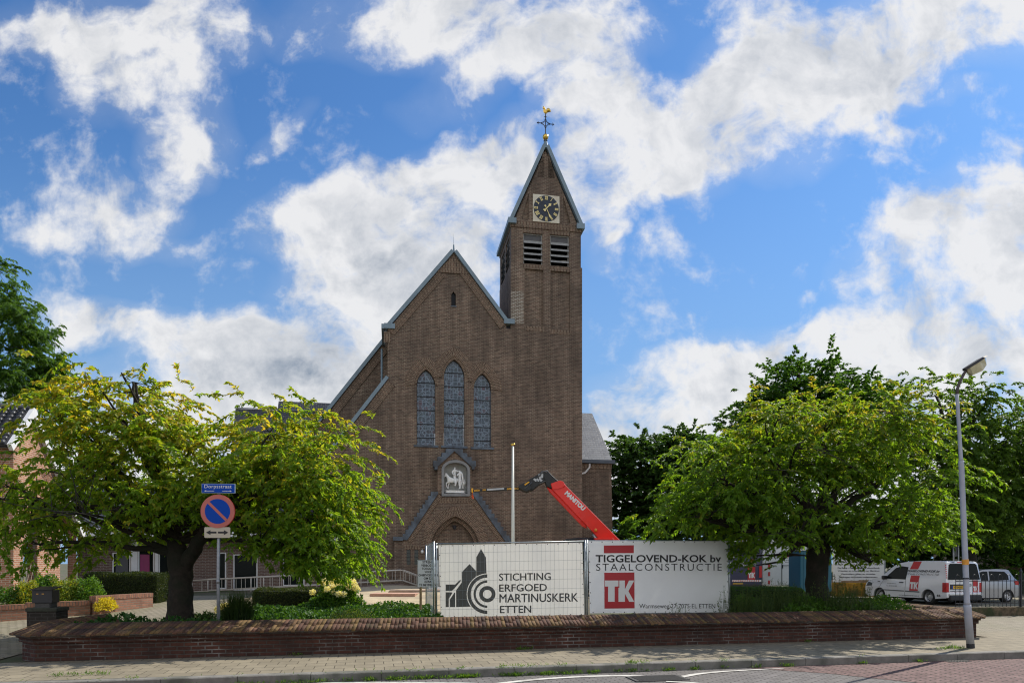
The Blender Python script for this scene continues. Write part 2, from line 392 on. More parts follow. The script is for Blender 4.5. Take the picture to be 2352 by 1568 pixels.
def text(mb, s, a0, a1, b0, b1, M, d=0.0, bold=.02, space=1.0, shear=0.0, mi=0):
    """lettering filling the rectangle a0..a1 x b0..b1 of the surface M(a, b, d)"""
    vs, fs = textpolys(s, bold, space, shear)
    if not vs: return
    xs = [v[0] for v in vs]; ys = [v[1] for v in vs]; x0, x1, y0, y1 = min(xs), max(xs), min(ys), max(ys)
    mb.add([M(a0+(v[0]-x0)/(x1-x0)*(a1-a0), b0+(v[1]-y0)/(y1-y0)*(b1-b0), d) for v in vs], fs, mi=mi)
# ------------------------------------------------------------------ common materials
ZINC = mat('zinc', (.20,.28,.34), rough=.5, noise_amt=.15, nscale=3)
SLATESTONE = mat('blue_stone', (.10,.13,.17), rough=.6, noise_amt=.3, nscale=5, var=(.055,.065,.08))
CH = brick('church_brick', (.205,.135,.102), (.110,.075,.060), (.32,.265,.195), bw=.215, bh=.068, ms=.0095, streak=.30, stain=(.078,.060,.050), stain_amt=.62, stain_scale=.42, contrast=.4, mort_var=((.62,.54,.42), .35, .60), bump=.5)
CHS = brick('church_soldier_brick', (.190,.120,.086), (.088,.058,.044), (.36,.29,.21), bw=.23, bh=.075, ms=.010, rot=0, stain=(.09,.065,.05), stain_amt=.45, stain_scale=.5, contrast=.4, bump=.6)
CHV = brick('church_upright_brick', (.190,.120,.086), (.088,.058,.044), (.36,.29,.21), bw=.23, bh=.075, ms=.010, rot=R(90), stain=(.09,.065,.05), stain_amt=.45, stain_scale=.5, contrast=.4, bump=.6)
CHL = brick('church_lime_jointed_brick', (.22,.15,.11), (.13,.09,.065), (.52,.49,.42), bw=.215, bh=.068, ms=.014, stain=(.05,.04,.03), stain_amt=.35, stain_scale=.8, contrast=.35)
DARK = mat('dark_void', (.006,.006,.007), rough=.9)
SLATE = brick('slate_roof', (.085,.09,.105), (.055,.06,.072), (.03,.03,.035), bw=.30, bh=.16, ms=.012, rough=.45, contrast=.3, bump=.7)
WHITE = mat('white_paint', (.72,.73,.74), rough=.45, noise_amt=.06, nscale=3)
GREYSTONE = mat('grey_stone', (.24,.25,.26), rough=.8, noise_amt=.2, nscale=4)
NICHE = mat('niche_plaster', (.42,.43,.41), rough=.9, noise_amt=.15, nscale=3)
MARBLE = mat('white_statue_stone', (.78,.80,.80), rough=.55, noise_amt=.08, nscale=6)
GOLD = mat('gold_leaf', (.83,.55,.12), rough=.28, metal=1.0, noise_amt=.15, nscale=9)
IRON = mat('black_iron', (.02,.022,.03), rough=.5, noise_amt=.2, nscale=20)
GALV = mat('galvanised_steel', (.42,.46,.48), rough=.42, metal=.8, noise_amt=.2, nscale=12)
LEADC = mat('window_lead', (.012,.016,.022), rough=.7)

# ------------------------------------------------------------------ ground
ground = MB()
def gridsheet(mb, s0, s1, t0, t1, ns, ntt, zf, uvw=True):
    vs = []; 
    for j in range(ntt+1):
        for i in range(ns+1):
            s = s0+(s1-s0)*i/ns; t = t0+(t1-t0)*j/ntt; p = ST(s,t); vs.append((p.x,p.y,zf(s,t,p)))
    fs = [(j*(ns+1)+i, j*(ns+1)+i+1, (j+1)*(ns+1)+i+1, (j+1)*(ns+1)+i) for j in range(ntt) for i in range(ns)]
    uv = [[(s0+(s1-s0)*(k%(ns+1))/ns, t0+(t1-t0)*(k//(ns+1))/ntt) for k in f] for f in fs]
    mb.add(vs, fs, uv)
EARTH = mat('earth', (.10,.085,.055), rough=1, noise_amt=.4, nscale=1.2, var=(.05,.075,.02))
far = lambda s,t,p: gh(p.x,p.y)-.012
gridsheet(ground, -600, 600, -300, -.1, 4, 4, lambda s,t,p: -.16)
gridsheet(ground, -600, 600, -.1, 0.06, 4, 1, lambda s,t,p: -.16 if t < 0 else -.02)
ground.add([], [])
gridsheet(ground, -40, 50, .06, 60, 90, 60, lambda s,t,p: -.02 if t < 3 else far(s,t,p))
for a,b in ((-600,-40),(50,600)): gridsheet(ground, a, b, .06, 60, 6, 20, far)
gridsheet(ground, -600, 600, 60, 900, 8, 8, far)
struct(ground.build('ground', EARTH))
ROADM = brick('grey_road_brick', (.21,.195,.19), (.155,.145,.145), (.035,.033,.03), bw=.21, bh=.075, ms=.009, stain=(.13,.12,.105), stain_amt=.4, stain_scale=.5, contrast=.25, bump=.8)
road = MB(); gridsheet(road, -60, 80, -14, -.16, 2, 2, lambda s,t,p: -.125); struct(road.build('road', ROADM))
COB = brick('purple_road_cobble', (.215,.135,.125), (.15,.085,.082), (.05,.035,.03), bw=.20, bh=.10, ms=.014, rot=R(62), stain=(.13,.09,.08), stain_amt=.35, stain_scale=.6, contrast=.4, bump=1.0, offset=.5, warp=.03)
def streetuv(p): 
    dx, dy = p[0], p[1]-10.62; return (dx*SCs+dy*SSn, -dx*SSn+dy*SCs)
def sheet(name, pts, m, z, kind=True):
    mb = MB(); vs = [(p[0],p[1],z) for p in pts]
    tr = tessellate_polygon([[Vector((p[0],p[1],0)) for p in pts]])
    fs = []
    for a in tr:
        ar = sum(pts[a[i]][0]*pts[a[(i+1)%3]][1]-pts[a[(i+1)%3]][0]*pts[a[i]][1] for i in range(3))
        fs.append(tuple(a) if ar > 0 else tuple(a)[::-1])
    mb.add(vs, fs, [[streetuv(pts[i]) for i in f] for f in fs])
    o = mb.build(name, m); return struct(o) if kind else o
zc = -.121
a = [PG(1730,1534,zc), PG(1900,1545,zc), PG(2100,1566,zc), ST(9,-4.5), ST(12,-9), ST(60,-9), ST(60,-.165), ST(3.9,-.165)]
sheet('road_cobbles', a, COB, zc)
a = [ST(-40,-.165), ST(-2.9,-.165), PG(700,1566,zc), ST(-4.5,-3), ST(-40,-3)]
sheet('road_side_strip', a, brick('red_gutter_brick', (.24,.12,.09), (.15,.08,.06), (.04,.03,.025), bw=.21, bh=.08, ms=.01, stain=(.10,.09,.05), stain_amt=.5, stain_scale=.8), zc)
# white markings
def strip(name, path, w0, w1, z, m):
    pts = [Vector(p) for p in path]; n = len(pts); Lf = []; Rt = []
    for i, p in enumerate(pts):
        d = pts[min(i+1,n-1)]-pts[max(i-1,0)]; d.z = 0; d.normalize(); nn_ = Vector((-d.y,d.x,0)); w = (w0+(w1-w0)*i/(n-1))/2
        Lf.append(p+nn_*w); Rt.append(p-nn_*w)
    mb = MB(); mb.add([(q.x,q.y,z) for q in Lf+Rt], [(i+1+n-1+1, i+1, i, i+n) if False else (i+n, i+1+n, i+1, i) for i in range(n-1)]); return struct(mb.build(name, m))
MARK = mat('road_marking_paint', (.60,.58,.53), rough=.7, noise_amt=.12, nscale=14, var=(.42,.40,.36))
zm = -.117
def smoothpath(pts, n=8):
    out = []
    for i in range(len(pts)-1):
        p0 = pts[max(i-1,0)]; p1 = pts[i]; p2 = pts[i+1]; p3 = pts[min(i+2,len(pts)-1)]
        for k in range(n):
            u = k/n; out.append(.5*((2*p1)+(p2-p0)*u+(2*p0-5*p1+4*p2-p3)*u*u+(3*p1-p0-3*p2+p3)*u**3))
    return out+[pts[-1]]
strip('road_marking', smoothpath([PG(x,y,zm) for x,y in ((1085,1576),(1160,1566.5),(1250,1557.5),(1360,1551.5),(1450,1550.5),(1500,1553))]), .11, .11, zm, MARK)
strip('road_marking', smoothpath([PG(x,y,zm) for x,y in ((1540,1558),(1600,1547),(1660,1541),(1750,1536),(1800,1534))]), .13, .03, zm+.001, MARK)
strip('road_marking', smoothpath([PG(x,y,zm) for x,y in ((680,1572),(760,1567.5),(900,1567),(1060,1568),(1130,1571))]), .12, .10, zm+.002, MARK)
strip('road_marking', smoothpath([PG(x,y,zm) for x,y in ((1530,1564),(1600,1568),(1660,1575))]), .07, .10, zm+.003, MARK)
g_ = MB(); q0 = PG(1510,1556,-.114)
g_.box(-.42,.42,-.22,.22,-.02,.004)
for i in range(9): g_.box(-.36,.36,-.19+i*.045,-.17+i*.045,.004,.010)
mh = g_.build('manhole_cover', mat('cast_iron', (.05,.048,.046), rough=.6, noise_amt=.3, nscale=30)); mh.location = q0; mh.rotation_euler = (0,0,TS)
tag(mh, 'dark rectangular iron drain cover set in the grey brick road between two white lines', 'drain cover')
g_ = MB(); g_.box(-.22,.22,-.10,.05,-.01,.006)
for i in range(7): g_.box(-.19+i*.06,-.165+i*.06,-.085,.035,.006,.012)
dg_ = g_.build('street_drain', MATS['cast_iron']); dg_.location = ST(7.9,-.24,-.119); dg_.rotation_euler = (0,0,TS)
tag(dg_, 'small dark street drain in the gutter near the foot of the lamp post', 'drain')
# kerb of separate stones
KM = mat('kerb_concrete', (.20,.19,.17), rough=.9, noise_amt=.25, nscale=6, var=(.11,.11,.09), bump=.3)
kb = MB(); s = -40.0; i = 0
while s < 50:
    j = random.uniform(-.004,.004); vs = []
    x0, x1 = s+.004, s+.996
    for z, ta, tb in ((-.2,-.165,0.0),(-.012+j,-.165,0),(0.001+j,-.150,0)):
        vs += [ST(x0,ta,z),ST(x1,ta,z),ST(x1,tb,z),ST(x0,tb,z)]
    kb.add(vs, [(0,1,5,4),(1,2,6,5),(3,0,4,7),(4,5,9,8),(5,6,10,9),(7,4,8,11),(8,9,10,11)]); s += 1.0
struct(kb.build('kerb', KM))
PAV = brick('concrete_paving_slab', (.275,.238,.170), (.225,.195,.140), (.05,.042,.028), bw=.30, bh=.30, ms=.007, stain=(.155,.135,.095), stain_amt=.55, stain_scale=1.4, contrast=.2, bump=.6)
pv = MB(); gridsheet(pv, -40, 50, 0.0, 1.96, 4, 1, lambda s,t,p: -.001)
gridsheet(pv, -40, -8.2, 1.96, 3.0, 4, 1, lambda s,t,p: -.001); gridsheet(pv, 10.9, 50, 1.96, 3.0, 4, 1, lambda s,t,p: -.001)
struct(pv.build('pavement', PAV))
DRV = brick('worn_drive_paver', (.30,.265,.20), (.24,.21,.155), (.07,.06,.04), bw=.21, bh=.105, ms=.01, rot=R(20), stain=(.16,.16,.09), stain_amt=.5, stain_scale=.7, contrast=.25, bump=.7)
dz = lambda s,t,p: -.001 if t < 3.02 else max(-.001 if t<3.5 else -9, gh(p.x,p.y)+.004)
dv = MB(); gridsheet(dv, -34, -8.2, 3.0, 16.5, 26, 14, dz); gridsheet(dv, -8.2, -5.5, 4.5, 16.5, 4, 14, dz)
struct(dv.build('driveway', DRV))
dv = MB(); gridsheet(dv, 10.9, 50, 3.0, 26, 30, 30, dz); gridsheet(dv, 5.5, 10.9, 6.5, 26, 8, 20, dz)
struct(dv.build('car_park', DRV))
SAND = mat('pale_sand', (.46,.38,.25), rough=1, noise_amt=.18, nscale=3, var=(.34,.28,.19), bump=.4, bscale=12)
sm = MB()
def sandz(s,t,p):
    e = min(1, max(0, min((s+6.5)/1.5, (4.0-s)/1.5, (t-9.5)/1.5, (22-t)/1.5)))
    return gh(p.x,p.y) - .01 + e*(.06 + .10*math.sin(p.x*1.1+1)*math.sin(p.y*.7) + .09)
gridsheet(sm, -6.5, 4.0, 9.5, 22, 36, 36, sandz)
struct(sm.build('sand_ground', SAND, smooth=True))

# ------------------------------------------------------------------ low garden wall
WB = brick('garden_wall_brick', (.098,.037,.025), (.052,.023,.018), (.085,.07,.06), bw=.22, bh=.066, ms=.010, stain=(.030,.018,.015), stain_amt=.6, stain_scale=1.3, contrast=.5, mort_var=((.30,.28,.26), 1.6, .52), bump=.8)
wall = thing('garden_wall', 'long low red brick wall with sloping mossy brick coping beside the pavement', 'wall')
TC = 2.19
path = [(-7.22,4.3),(-7.59,3.2),(-7.59,2.40),(-7.38,TC),(10.50,TC),(10.74,2.42),(10.74,4.2)]
def offs(path, o):
    out = []
    for i,(x,y) in enumerate(path):
        a = Vector(path[max(i-1,0)]); b = Vector(path[i]); c = Vector(path[min(i+1,len(path)-1)])
        d1 = (b-a) if i else (c-b); d2 = (c-b) if i < len(path)-1 else d1
        d1.normalize(); d2.normalize(); n1 = Vector((d1.y,-d1.x)); n2 = Vector((d2.y,-d2.x)); n = (n1+n2); n.normalize()
        k = o/max(.5, n.dot(n1)); out.append((b.x+n.x*k, b.y+n.y*k))
    return out
def band(mb, path, o0, o1, z0, z1):
    A = offs(path, o0); B = offs(path, o1); n = len(path); al = [0]
    for i in range(1,n): al.append(al[-1]+math.dist(A[i],A[i-1]))
    vs = [ST(*a,z0) for a in A]+[ST(*a,z1) for a in A]+[ST(*b,z0) for b in B]+[ST(*b,z1) for b in B]
    fs=[];uv=[]
    for i in range(n-1):
        fs += [(i,i+1,n+i+1,n+i),(n+i,n+i+1,3*n+i+1,3*n+i),(2*n+i+1,2*n+i,3*n+i,3*n+i+1),(i+1,i,2*n+i,2*n+i+1)]
        uv += [[(al[i],z0),(al[i+1],z0),(al[i+1],z1),(al[i],z1)],None,[(al[i+1],z0),(al[i],z0),(al[i],z1),(al[i+1],z1)],None]
    for e in (0,n-1):
        fs.append((e,n+e,3*n+e,2*n+e)); uv.append(None)
    mb.add(vs, fs, uv)
w_ = MB(); band(w_, path, .22, -.22, -.02, .30); w_.build('wall_body', WB, wall)
w_ = MB(); band(w_, path, .265, -.265, .301, .372); band(w_, path, .305, -.305, .373, .43); w_.build('corbel_course', WB, wall)
# coping bricks, each modelled, on both slopes
COPE = bpy.data.materials.new('coping_brick'); COPE.use_nodes = True; t = COPE.node_tree; b = t.nodes['Principled BSDF']; b.inputs['Roughness'].default_value = .9
at = t.nodes.new('ShaderNodeAttribute'); at.attribute_name = 'tint'; cr = t.nodes.new('ShaderNodeValToRGB'); t.links.new(at.outputs['Fac'], cr.inputs[0])
e = cr.color_ramp.elements; e[0].color = (.07,.030,.018,1); e[1].color = (.32,.17,.10,1)
for ps, c in ((.25,(.13,.055,.032,1)),(.5,(.20,.088,.050,1)),(.75,(.26,.155,.045,1))): x = e.new(ps); x.color = c
tcn = t.nodes.new('ShaderNodeTexCoord'); ns = t.nodes.new('ShaderNodeTexNoise'); ns.inputs['Scale'].default_value = 9; ns.inputs['Detail'].default_value = 8; ns.inputs['Roughness'].default_value = .7; t.links.new(tcn.outputs['Object'], ns.inputs['Vector'])
rr = t.nodes.new('ShaderNodeMapRange'); rr.inputs[1].default_value = .48; rr.inputs[2].default_value = .68; rr.inputs[4].default_value = .8; t.links.new(ns.outputs[0], rr.inputs[0])
q = t.nodes.new('ShaderNodeMix'); q.data_type = 'RGBA'; t.links.new(rr.outputs[0], q.inputs[0]); t.links.new(cr.outputs[0], q.inputs[6]); q.inputs[7].default_value = (.10,.070,.018,1)
ns2 = t.nodes.new('ShaderNodeTexNoise'); ns2.inputs['Scale'].default_value = 38; ns2.inputs['Detail'].default_value = 4; t.links.new(tcn.outputs['Object'], ns2.inputs['Vector'])
rr2 = t.nodes.new('ShaderNodeMapRange'); rr2.inputs[1].default_value = .3; rr2.inputs[2].default_value = .7; rr2.inputs[3].default_value = .32; rr2.inputs[4].default_value = .74; t.links.new(ns2.outputs[0], rr2.inputs[0])
vs_ = t.nodes.new('ShaderNodeVectorMath'); vs_.operation = 'SCALE'; t.links.new(q.outputs[2], vs_.inputs[0]); t.links.new(rr2.outputs[0], vs_.inputs['Scale']); t.links.new(vs_.outputs[0], b.inputs['Base Color'])
MORT = mat('dark_mortar', (.05,.042,.032), rough=1, noise_amt=.4, nscale=20)
cv = []; cf = []; ct = []
core = MB()
for side in (1,-1):
    E0 = offs(path, .385*side); E1 = offs(path, .0)
    for i in range(len(path)-1):
        A0, B0, A1, B1 = (Vector(ST(*p,z)) for p,z in ((E0[i],.448),(E0[i+1],.448),(E1[i],.604),(E1[i+1],.604)))
        nrm = (B0-A0).cross(A1-A0)*side; nrm.normalize()
        if nrm.z < 0: nrm = -nrm
        down = Vector((0,0,-.03))
        core.add([A0-nrm*.012,B0-nrm*.012,B1-nrm*.012,A1-nrm*.012,A0+down,B0+down,B1+down,A1+down],[(0,1,2,3),(7,6,5,4),(0,4,5,1),(1,5,6,2),(3,7,4,0)])
        ln = max((B0-A0).length,(B1-A1).length); n = max(1,int(ln/.072))
        for k in range(n):
            kt = random.random(); sp_k = random.choice((.5,.5,.5,.34,.66))+random.uniform(-.04,.04)
            for r_, (v0,v1) in enumerate(((0,sp_k),(sp_k,1))):
                u0=(k+.05)/n; u1=(k+.94)/n; v0_=v0+.006; v1_=v1-.006
                h = random.uniform(-.003,.004); h2=h+random.uniform(-.0015,.0015)
                if r_==0: v0_ -= random.uniform(0,.035)
                def q_(u,v): return (A0*(1-u)+B0*u)*(1-v)+(A1*(1-u)+B1*u)*v
                o = len(cv); pts=[q_(u0,v0_),q_(u1,v0_),q_(u1,v1_),q_(u0,v1_)]
                cv += [p-nrm*.034 for p in pts]+[pts[0]+nrm*h,pts[1]+nrm*h2,pts[2]+nrm*h2,pts[3]+nrm*h]
                cf += [[o+4,o+5,o+6,o+7],[o,o+1,o+5,o+4],[o+1,o+2,o+6,o+5],[o+2,o+3,o+7,o+6],[o+3,o,o+4,o+7]]
                ct += [min(1,max(0,kt*.8+.2*random.random()))]*8
core.build('coping_mortar', MORT, wall)
fastmesh('coping', np.array([tuple(v) for v in cv]), np.array(cf), COPE, wall, np.array(ct))
# ------------------------------------------------------------------ church
TH = R(9.9); CT, SN = math.cos(TH), math.sin(TH)
FX, FY = XY(1043, 33.0), 33.0
def FP(px, py, d=0.0):
    a = (px-CX)/FL
    u = (a*(FY+d*CT) - FX + d*SN)/(CT - a*SN)
    Y = FY + u*SN + d*CT
    return (u, EYE+(HY-py)/FL*Y)
church = thing('church', 'tall brown brick church with steep gable, square clock tower and three stained glass lancets', 'church', (FX, FY, 0), TH)
MF = lambda a, b, d: Vector((a, d, b))           # facade plane: a along, b up, d into the building
def lancet(cu, hw, zb, zs, za, n=9):
    h = za-zs; Rr = (hw*hw+h*h)/(2*hw); pts = [(cu-hw,zb),(cu+hw,zb)]
    c = cu+hw-Rr; a1 = math.acos((cu-c)/Rr)
    pts += [(c+Rr*math.cos(a1*i/n), zs+Rr*math.sin(a1*i/n)) for i in range(n)]
    pts += [(cu, za)]
    pts += [(2*cu-p[0], p[1]) for p in reversed(pts[2:-1])]
    return pts
def arcband(mb, cu, hw, zs, za, t, M, d, dth=.03, n=28, leg=0.0, clip=None):
    """ring of radial bricks following a pointed arch"""
    inn = lancet(cu, hw, zs-leg, zs, za, n//2)[1:-1 if False else None]
    inn = inn + [(cu-hw, zs-leg)]
    L_ = [];
    for i,p in enumerate(inn):
        a = inn[max(i-1,0)]; c = inn[min(i+1,len(inn)-1)]; dx, dy = c[0]-a[0], c[1]-a[1]; l = math.hypot(dx,dy) or 1
        L_.append((p[0]+dy/l*t, p[1]-dx/l*t))
    al = 0
    for i in range(len(inn)-1):
        if clip and any(clip[0] < p[0] < clip[1] for p in (inn[i],inn[i+1],L_[i],L_[i+1])): continue
        st = math.dist(L_[i],L_[i+1])*.5+math.dist(inn[i],inn[i+1])*.5
        q = [M(*inn[i],d),M(*L_[i],d),M(*L_[i+1],d),M(*inn[i+1],d)]
        w = [M(*L_[i],d),M(*L_[i],d+dth),M(*L_[i+1],d+dth),M(*L_[i+1],d)]
        mb.add(q,[(0,1,2,3)],[[(0,al),(t,al),(t,al+st),(0,al+st)]])
        mb.add(w,[(0,1,2,3)],[[(0,al),(dth,al),(dth,al+st),(0,al+st)]])
        w2 = [M(*inn[i],d+dth),M(*inn[i],d),M(*inn[i+1],d),M(*inn[i+1],d+dth)]
        mb.add(w2,[(0,1,2,3)],[[(0,al),(dth,al),(dth,al+st),(0,al+st)]])
        al += st
# window shapes
WN = []
for cx_, l, r, ty, sy, by in ((979,957,1000,848,885,1022),(1043.5,1019.5,1067,825,866,1024),(1107.5,1088,1128,857,893,1027)):
    ul, ur = FP(l,by)[0], FP(r,by)[0]; WN.append(((ul+ur)/2,(ur-ul)/2,FP(cx_,by)[1],FP(cx_,sy)[1],FP(cx_,ty)[1]))
zs0 = FP(1250,760)[1]
uT0, uT1 = FP(1173,760)[0], FP(1337,1000)[0]
apx = FP(1042.5,580)
small = [FP(1036.5,702),FP(1047,702),FP(1047,676),FP(1041.5,669),FP(1036.5,676)]
outline = [(FP(745,1058)[0],-.4),(uT1,-.4),(uT1,zs0),(FP(1163,750)[0],zs0),FP(1163,744),apx,FP(890,757),FP(890,872),FP(745,1058)]
holes = [lancet(c,hw,zb,zs,za) for c,hw,zb,zs,za in WN] + [small]
pc = FP(1045.5,1240)[0]
portal_hole = lancet(pc, 1.22, -.3, FP(1045,1262)[1], FP(1045,1184)[1])
mb = MB(); mb.prism(outline, MF, 0, .30, holes=holes); mb.build('facade_wall', CH, church)
# stained glass
SG = bpy.data.materials.new('stained_glass'); SG.use_nodes = True; t = SG.node_tree; b = t.nodes['Principled BSDF']; b.inputs['Roughness'].default_value = .25; b.inputs['Specular IOR Level'].default_value = .7
u_ = t.nodes.new('ShaderNodeUVMap'); u_.uv_map = 'UVMap'
v1 = t.nodes.new('ShaderNodeTexVoronoi'); v1.feature = 'DISTANCE_TO_EDGE'; v1.inputs['Scale'].default_value = 4.6; v1.inputs['Randomness'].default_value = .75; t.links.new(u_.outputs[0], v1.inputs['Vector'])
v2 = t.nodes.new('ShaderNodeTexVoronoi'); v2.inputs['Scale'].default_value = 4.6; v2.inputs['Randomness'].default_value = .75; t.links.new(u_.outputs[0], v2.inputs['Vector'])
kb_ = t.nodes.new('ShaderNodeTexBrick'); kb_.inputs['Scale'].default_value = 1; kb_.inputs['Brick Width'].default_value = .17; kb_.inputs['Row Height'].default_value = .17; kb_.inputs['Mortar Size'].default_value = .009; kb_.offset = 0; t.links.new(u_.outputs[0], kb_.inputs['Vector'])
m1 = t.nodes.new('ShaderNodeMath'); m1.operation = 'LESS_THAN'; t.links.new(v1.outputs[0], m1.inputs[0]); m1.inputs[1].default_value = .05
m2 = t.nodes.new('ShaderNodeMath'); m2.operation = 'MAXIMUM'; t.links.new(m1.outputs[0], m2.inputs[0]); t.links.new(kb_.outputs['Fac'], m2.inputs[1])
rp = t.nodes.new('ShaderNodeValToRGB'); rp.color_ramp.interpolation = 'CONSTANT'; sx_ = t.nodes.new('ShaderNodeSeparateColor'); t.links.new(v2.outputs['Color'], sx_.inputs[0]); t.links.new(sx_.outputs[0], rp.inputs[0])
e = rp.color_ramp.elements; e[0].color = (.008,.022,.050,1); e[1].position=.88; e[1].color = (.045,.016,.035,1)
for ps, c in ((.35,(.012,.036,.065,1)),(.55,(.006,.012,.032,1)),(.72,(.018,.045,.065,1))): x = e.new(ps); x.color = c
mq = t.nodes.new('ShaderNodeMix'); mq.data_type = 'RGBA'; t.links.new(m2.outputs[0], mq.inputs[0]); t.links.new(rp.outputs[0], mq.inputs[6]); mq.inputs[7].default_value = (.13,.19,.26,1); t.links.new(mq.outputs[2], b.inputs['Base Color'])
for i,(c,hw,zb,zs,za) in enumerate(WN):
    w = MB(); w.prism(lancet(c,hw-.02,zb+.04,zs,za-.03), MF, .17, .19); win = w.build('window', SG, church)
    w = MB(); z = za-.62
    while z > zb+.3: w.box(c-hw+.005,c+hw-.005,.145,.168,z-.018,z+.018); z -= .66
    build_each(w, 'saddle_bar', LEADC, win)
    w = MB(); w.box(c-hw-.14,c+hw+.14,-.07,.14,zb-.10,zb-.002); w.build('sill', SLATESTONE, win)
    w = MB(); cl_ = None if i==1 else (WN[1][0]-WN[1][1]-.15,WN[1][0]+WN[1][1]+.15); arcband(w,c,hw+.003,zs,za+.01,.13,MF,-.012,.10,leg=.0); arcband(w,c,hw+.135,zs-.02,za+.15,.21,MF,-.045-.004*(i==1),.07,clip=cl_); arcband(w,c,hw+.347,zs-.05,za+.37,.20,MF,-.030-.005*i,.05,clip=cl_); w.build('window_arch', CHS, win)
w = MB(); w.prism(small, MF, .12,.14); win = w.build('window', mat('dark_glass', (.006,.008,.012), rough=.3, spec=.2), church); w = MB(); w.box(small[0][0]-.03,small[1][0]+.03,-.03,.10,small[0][1]-.05,small[0][1]-.002); w.build('sill', SLATESTONE, win)
# verge bands of brick on edge (gable and aisle)
def along(mb, p0, p1, o0, o1, d0, d1, M=MF, uvr=True):
    """slab following the line p0-p1, from offset o0 to o1 square to it (positive = up/out)"""
    dx, dy = p1[0]-p0[0], p1[1]-p0[1]; l = math.hypot(dx,dy); nx, ny = -dy/l, dx/l
    if ny < 0: nx, ny = -nx, -ny
    q = [(p0[0]+nx*o0,p0[1]+ny*o0),(p1[0]+nx*o0,p1[1]+ny*o0),(p1[0]+nx*o1,p1[1]+ny*o1),(p0[0]+nx*o1,p0[1]+ny*o1)]
    vs = [M(*p,d0) for p in q]+[M(*p,d1) for p in q]; W_ = abs(o1-o0); D = abs(d1-d0)
    mb.add(vs, [(0,1,2,3),(4,7,6,5),(0,4,5,1),(3,2,6,7),(1,5,6,2),(0,3,7,4)], [[(0,0),(0,l),(W_,l),(W_,0)],[(0,0),(W_,0),(W_,l),(0,l)],[(0,0),(D,0),(D,l),(0,l)],[(0,0),(0,l),(D,l),(D,0)],None,None])
kl, kr = FP(890,757), FP(1163,744)
vb = MB()
fr = .0
along(vb, kl, (kl[0]+(apx[0]-kl[0])*.76,kl[1]+(apx[1]-kl[1])*.76), -.40,-.02,-.045,-.002); along(vb, kr, (kr[0]+(apx[0]-kr[0])*.76,kr[1]+(apx[1]-kr[1])*.76), -.40,-.02,-.045,-.002)
za_ = kl[1]+(apx[1]-kl[1])*.74; ul = kl[0]+(apx[0]-kl[0])*.775; ur = kr[0]+(apx[0]-kr[0])*.775
def trap(mb, pts, d0, d1): mb.prism(pts, MF, d0, d1)
along(vb, FP(745,1058), FP(890,873), -.42,-.02,-.045,-.002)
build_each(vb, 'verge_band', CHS, church)
vb = MB(); trap(vb, [(ul-.10,za_+.02),(ur+.10,za_+.02),(apx[0],apx[1]-.15)], -.05, -.002)
vb.box(ul-.05,ur+.05,-.056,-.051,za_-.0,za_+.02+.0)
vb.box(FP(898,800)[0]-.34,FP(898,800)[0]-.02,-.03,-.002,FP(900,760)[1]-.55,FP(900,760)[1]-.05)
build_each(vb,'gable_head', CHV, church)
# zinc copings
zc_ = MB()
along(zc_, (kl[0]-.02,kl[1]), apx, 0,.17,-.13,.42); along(zc_, (kr[0]+.02,kr[1]), (apx[0]-.0,apx[1]+.0), 0,.165,-.128,.42)
along(zc_, FP(745,1058), FP(893,868), 0,.16,-.12,.42)
a0 = FP(880,755); a1 = FP(907,744); zc_.box(a0[0]+.05,a1[0],-.14,.35,a0[1],a0[1]+.24)
zc_.box(a0[0]-.08,a0[0]+.049,-.14,2.6,a0[1]-.02,a0[1]+.20)
b0 = FP(1157,744); b1 = FP(1181,735); zc_.box(b0[0],b1[0],-.14,.35,b0[1],b0[1]+.23)
zc_.tube([(apx[0],.1,apx[1]+.1),(apx[0],.1,apx[1]+.42)],[.05,.03],8); zc_.tube([(apx[0],.1,apx[1]+.4),(apx[0]-.03,.1,apx[1]+.95)],[.008,.006],5)
build_each(zc_, 'gable_coping', ZINC, church)
# nave side (short return), rear gable, roofs
ns_ = MB(); uL = kl[0]; ns_.box(uL,uL+.3,.301,2.6,8,a0[1]-.02)
rg = [(FP(744,960,2.6)[0],-.4),(uT1-1.0,-.4),(uT1-1.0,12.4),(FP(900,770,2.6)[0],FP(900,770,2.6)[1]),FP(744,960,2.6)]
ns_.prism([(FP(640,1090,2.6)[0],-.4),(FP(900,1000,2.6)[0]+2,-.4),(FP(900,1000,2.6)[0]+2,12.6),FP(884,784,2.6),FP(640,1090,2.6)], MF, 2.6, 3.0)
ns_.build('rear_wall', CH, church)
vb = MB(); along(vb, FP(640,1090,2.6), FP(884,784,2.6), 0,.17,2.45,3.1); vb.build('rear_coping', ZINC, church)
vb = MB(); along(vb, FP(640,1090,2.6), FP(884,784,2.6), -.42,-.02,2.55,2.598); vb.build('rear_verge_band', CHS, church)
gd = MB(); gx_ = FP(876,850,.9)[0]+.02
gd.tube([(gx_,1.0,FP(876,800,.9)[1]),(gx_,1.0,FP(876,940,.9)[1]-1)], .05, 8); gd.build('downpipe', ZINC, church)
rf = MB()
hy = a0[1]+.1
for (u0,z0,u1,z1,d0,d1) in ((kl[0]-.02,kl[1]+.05,apx[0],apx[1]+.0,.42,28),(kr[0]+.02,kr[1]+.05,apx[0],apx[1]+.0,.42,28),):
    pass
rf.prism([(kl[0]-.05,kl[1]),(kr[0]+.05,kr[1]),(apx[0],apx[1]-.02)], MF, .43, 28)
rf.prism([FP(644,1090,2.6),(FP(884,784,2.6)[0]+2.2,FP(640,1090,2.6)[1]),(FP(884,784,2.6)[0]+1,FP(884,784,2.6)[1]-.1)], MF, 3.02, 28)
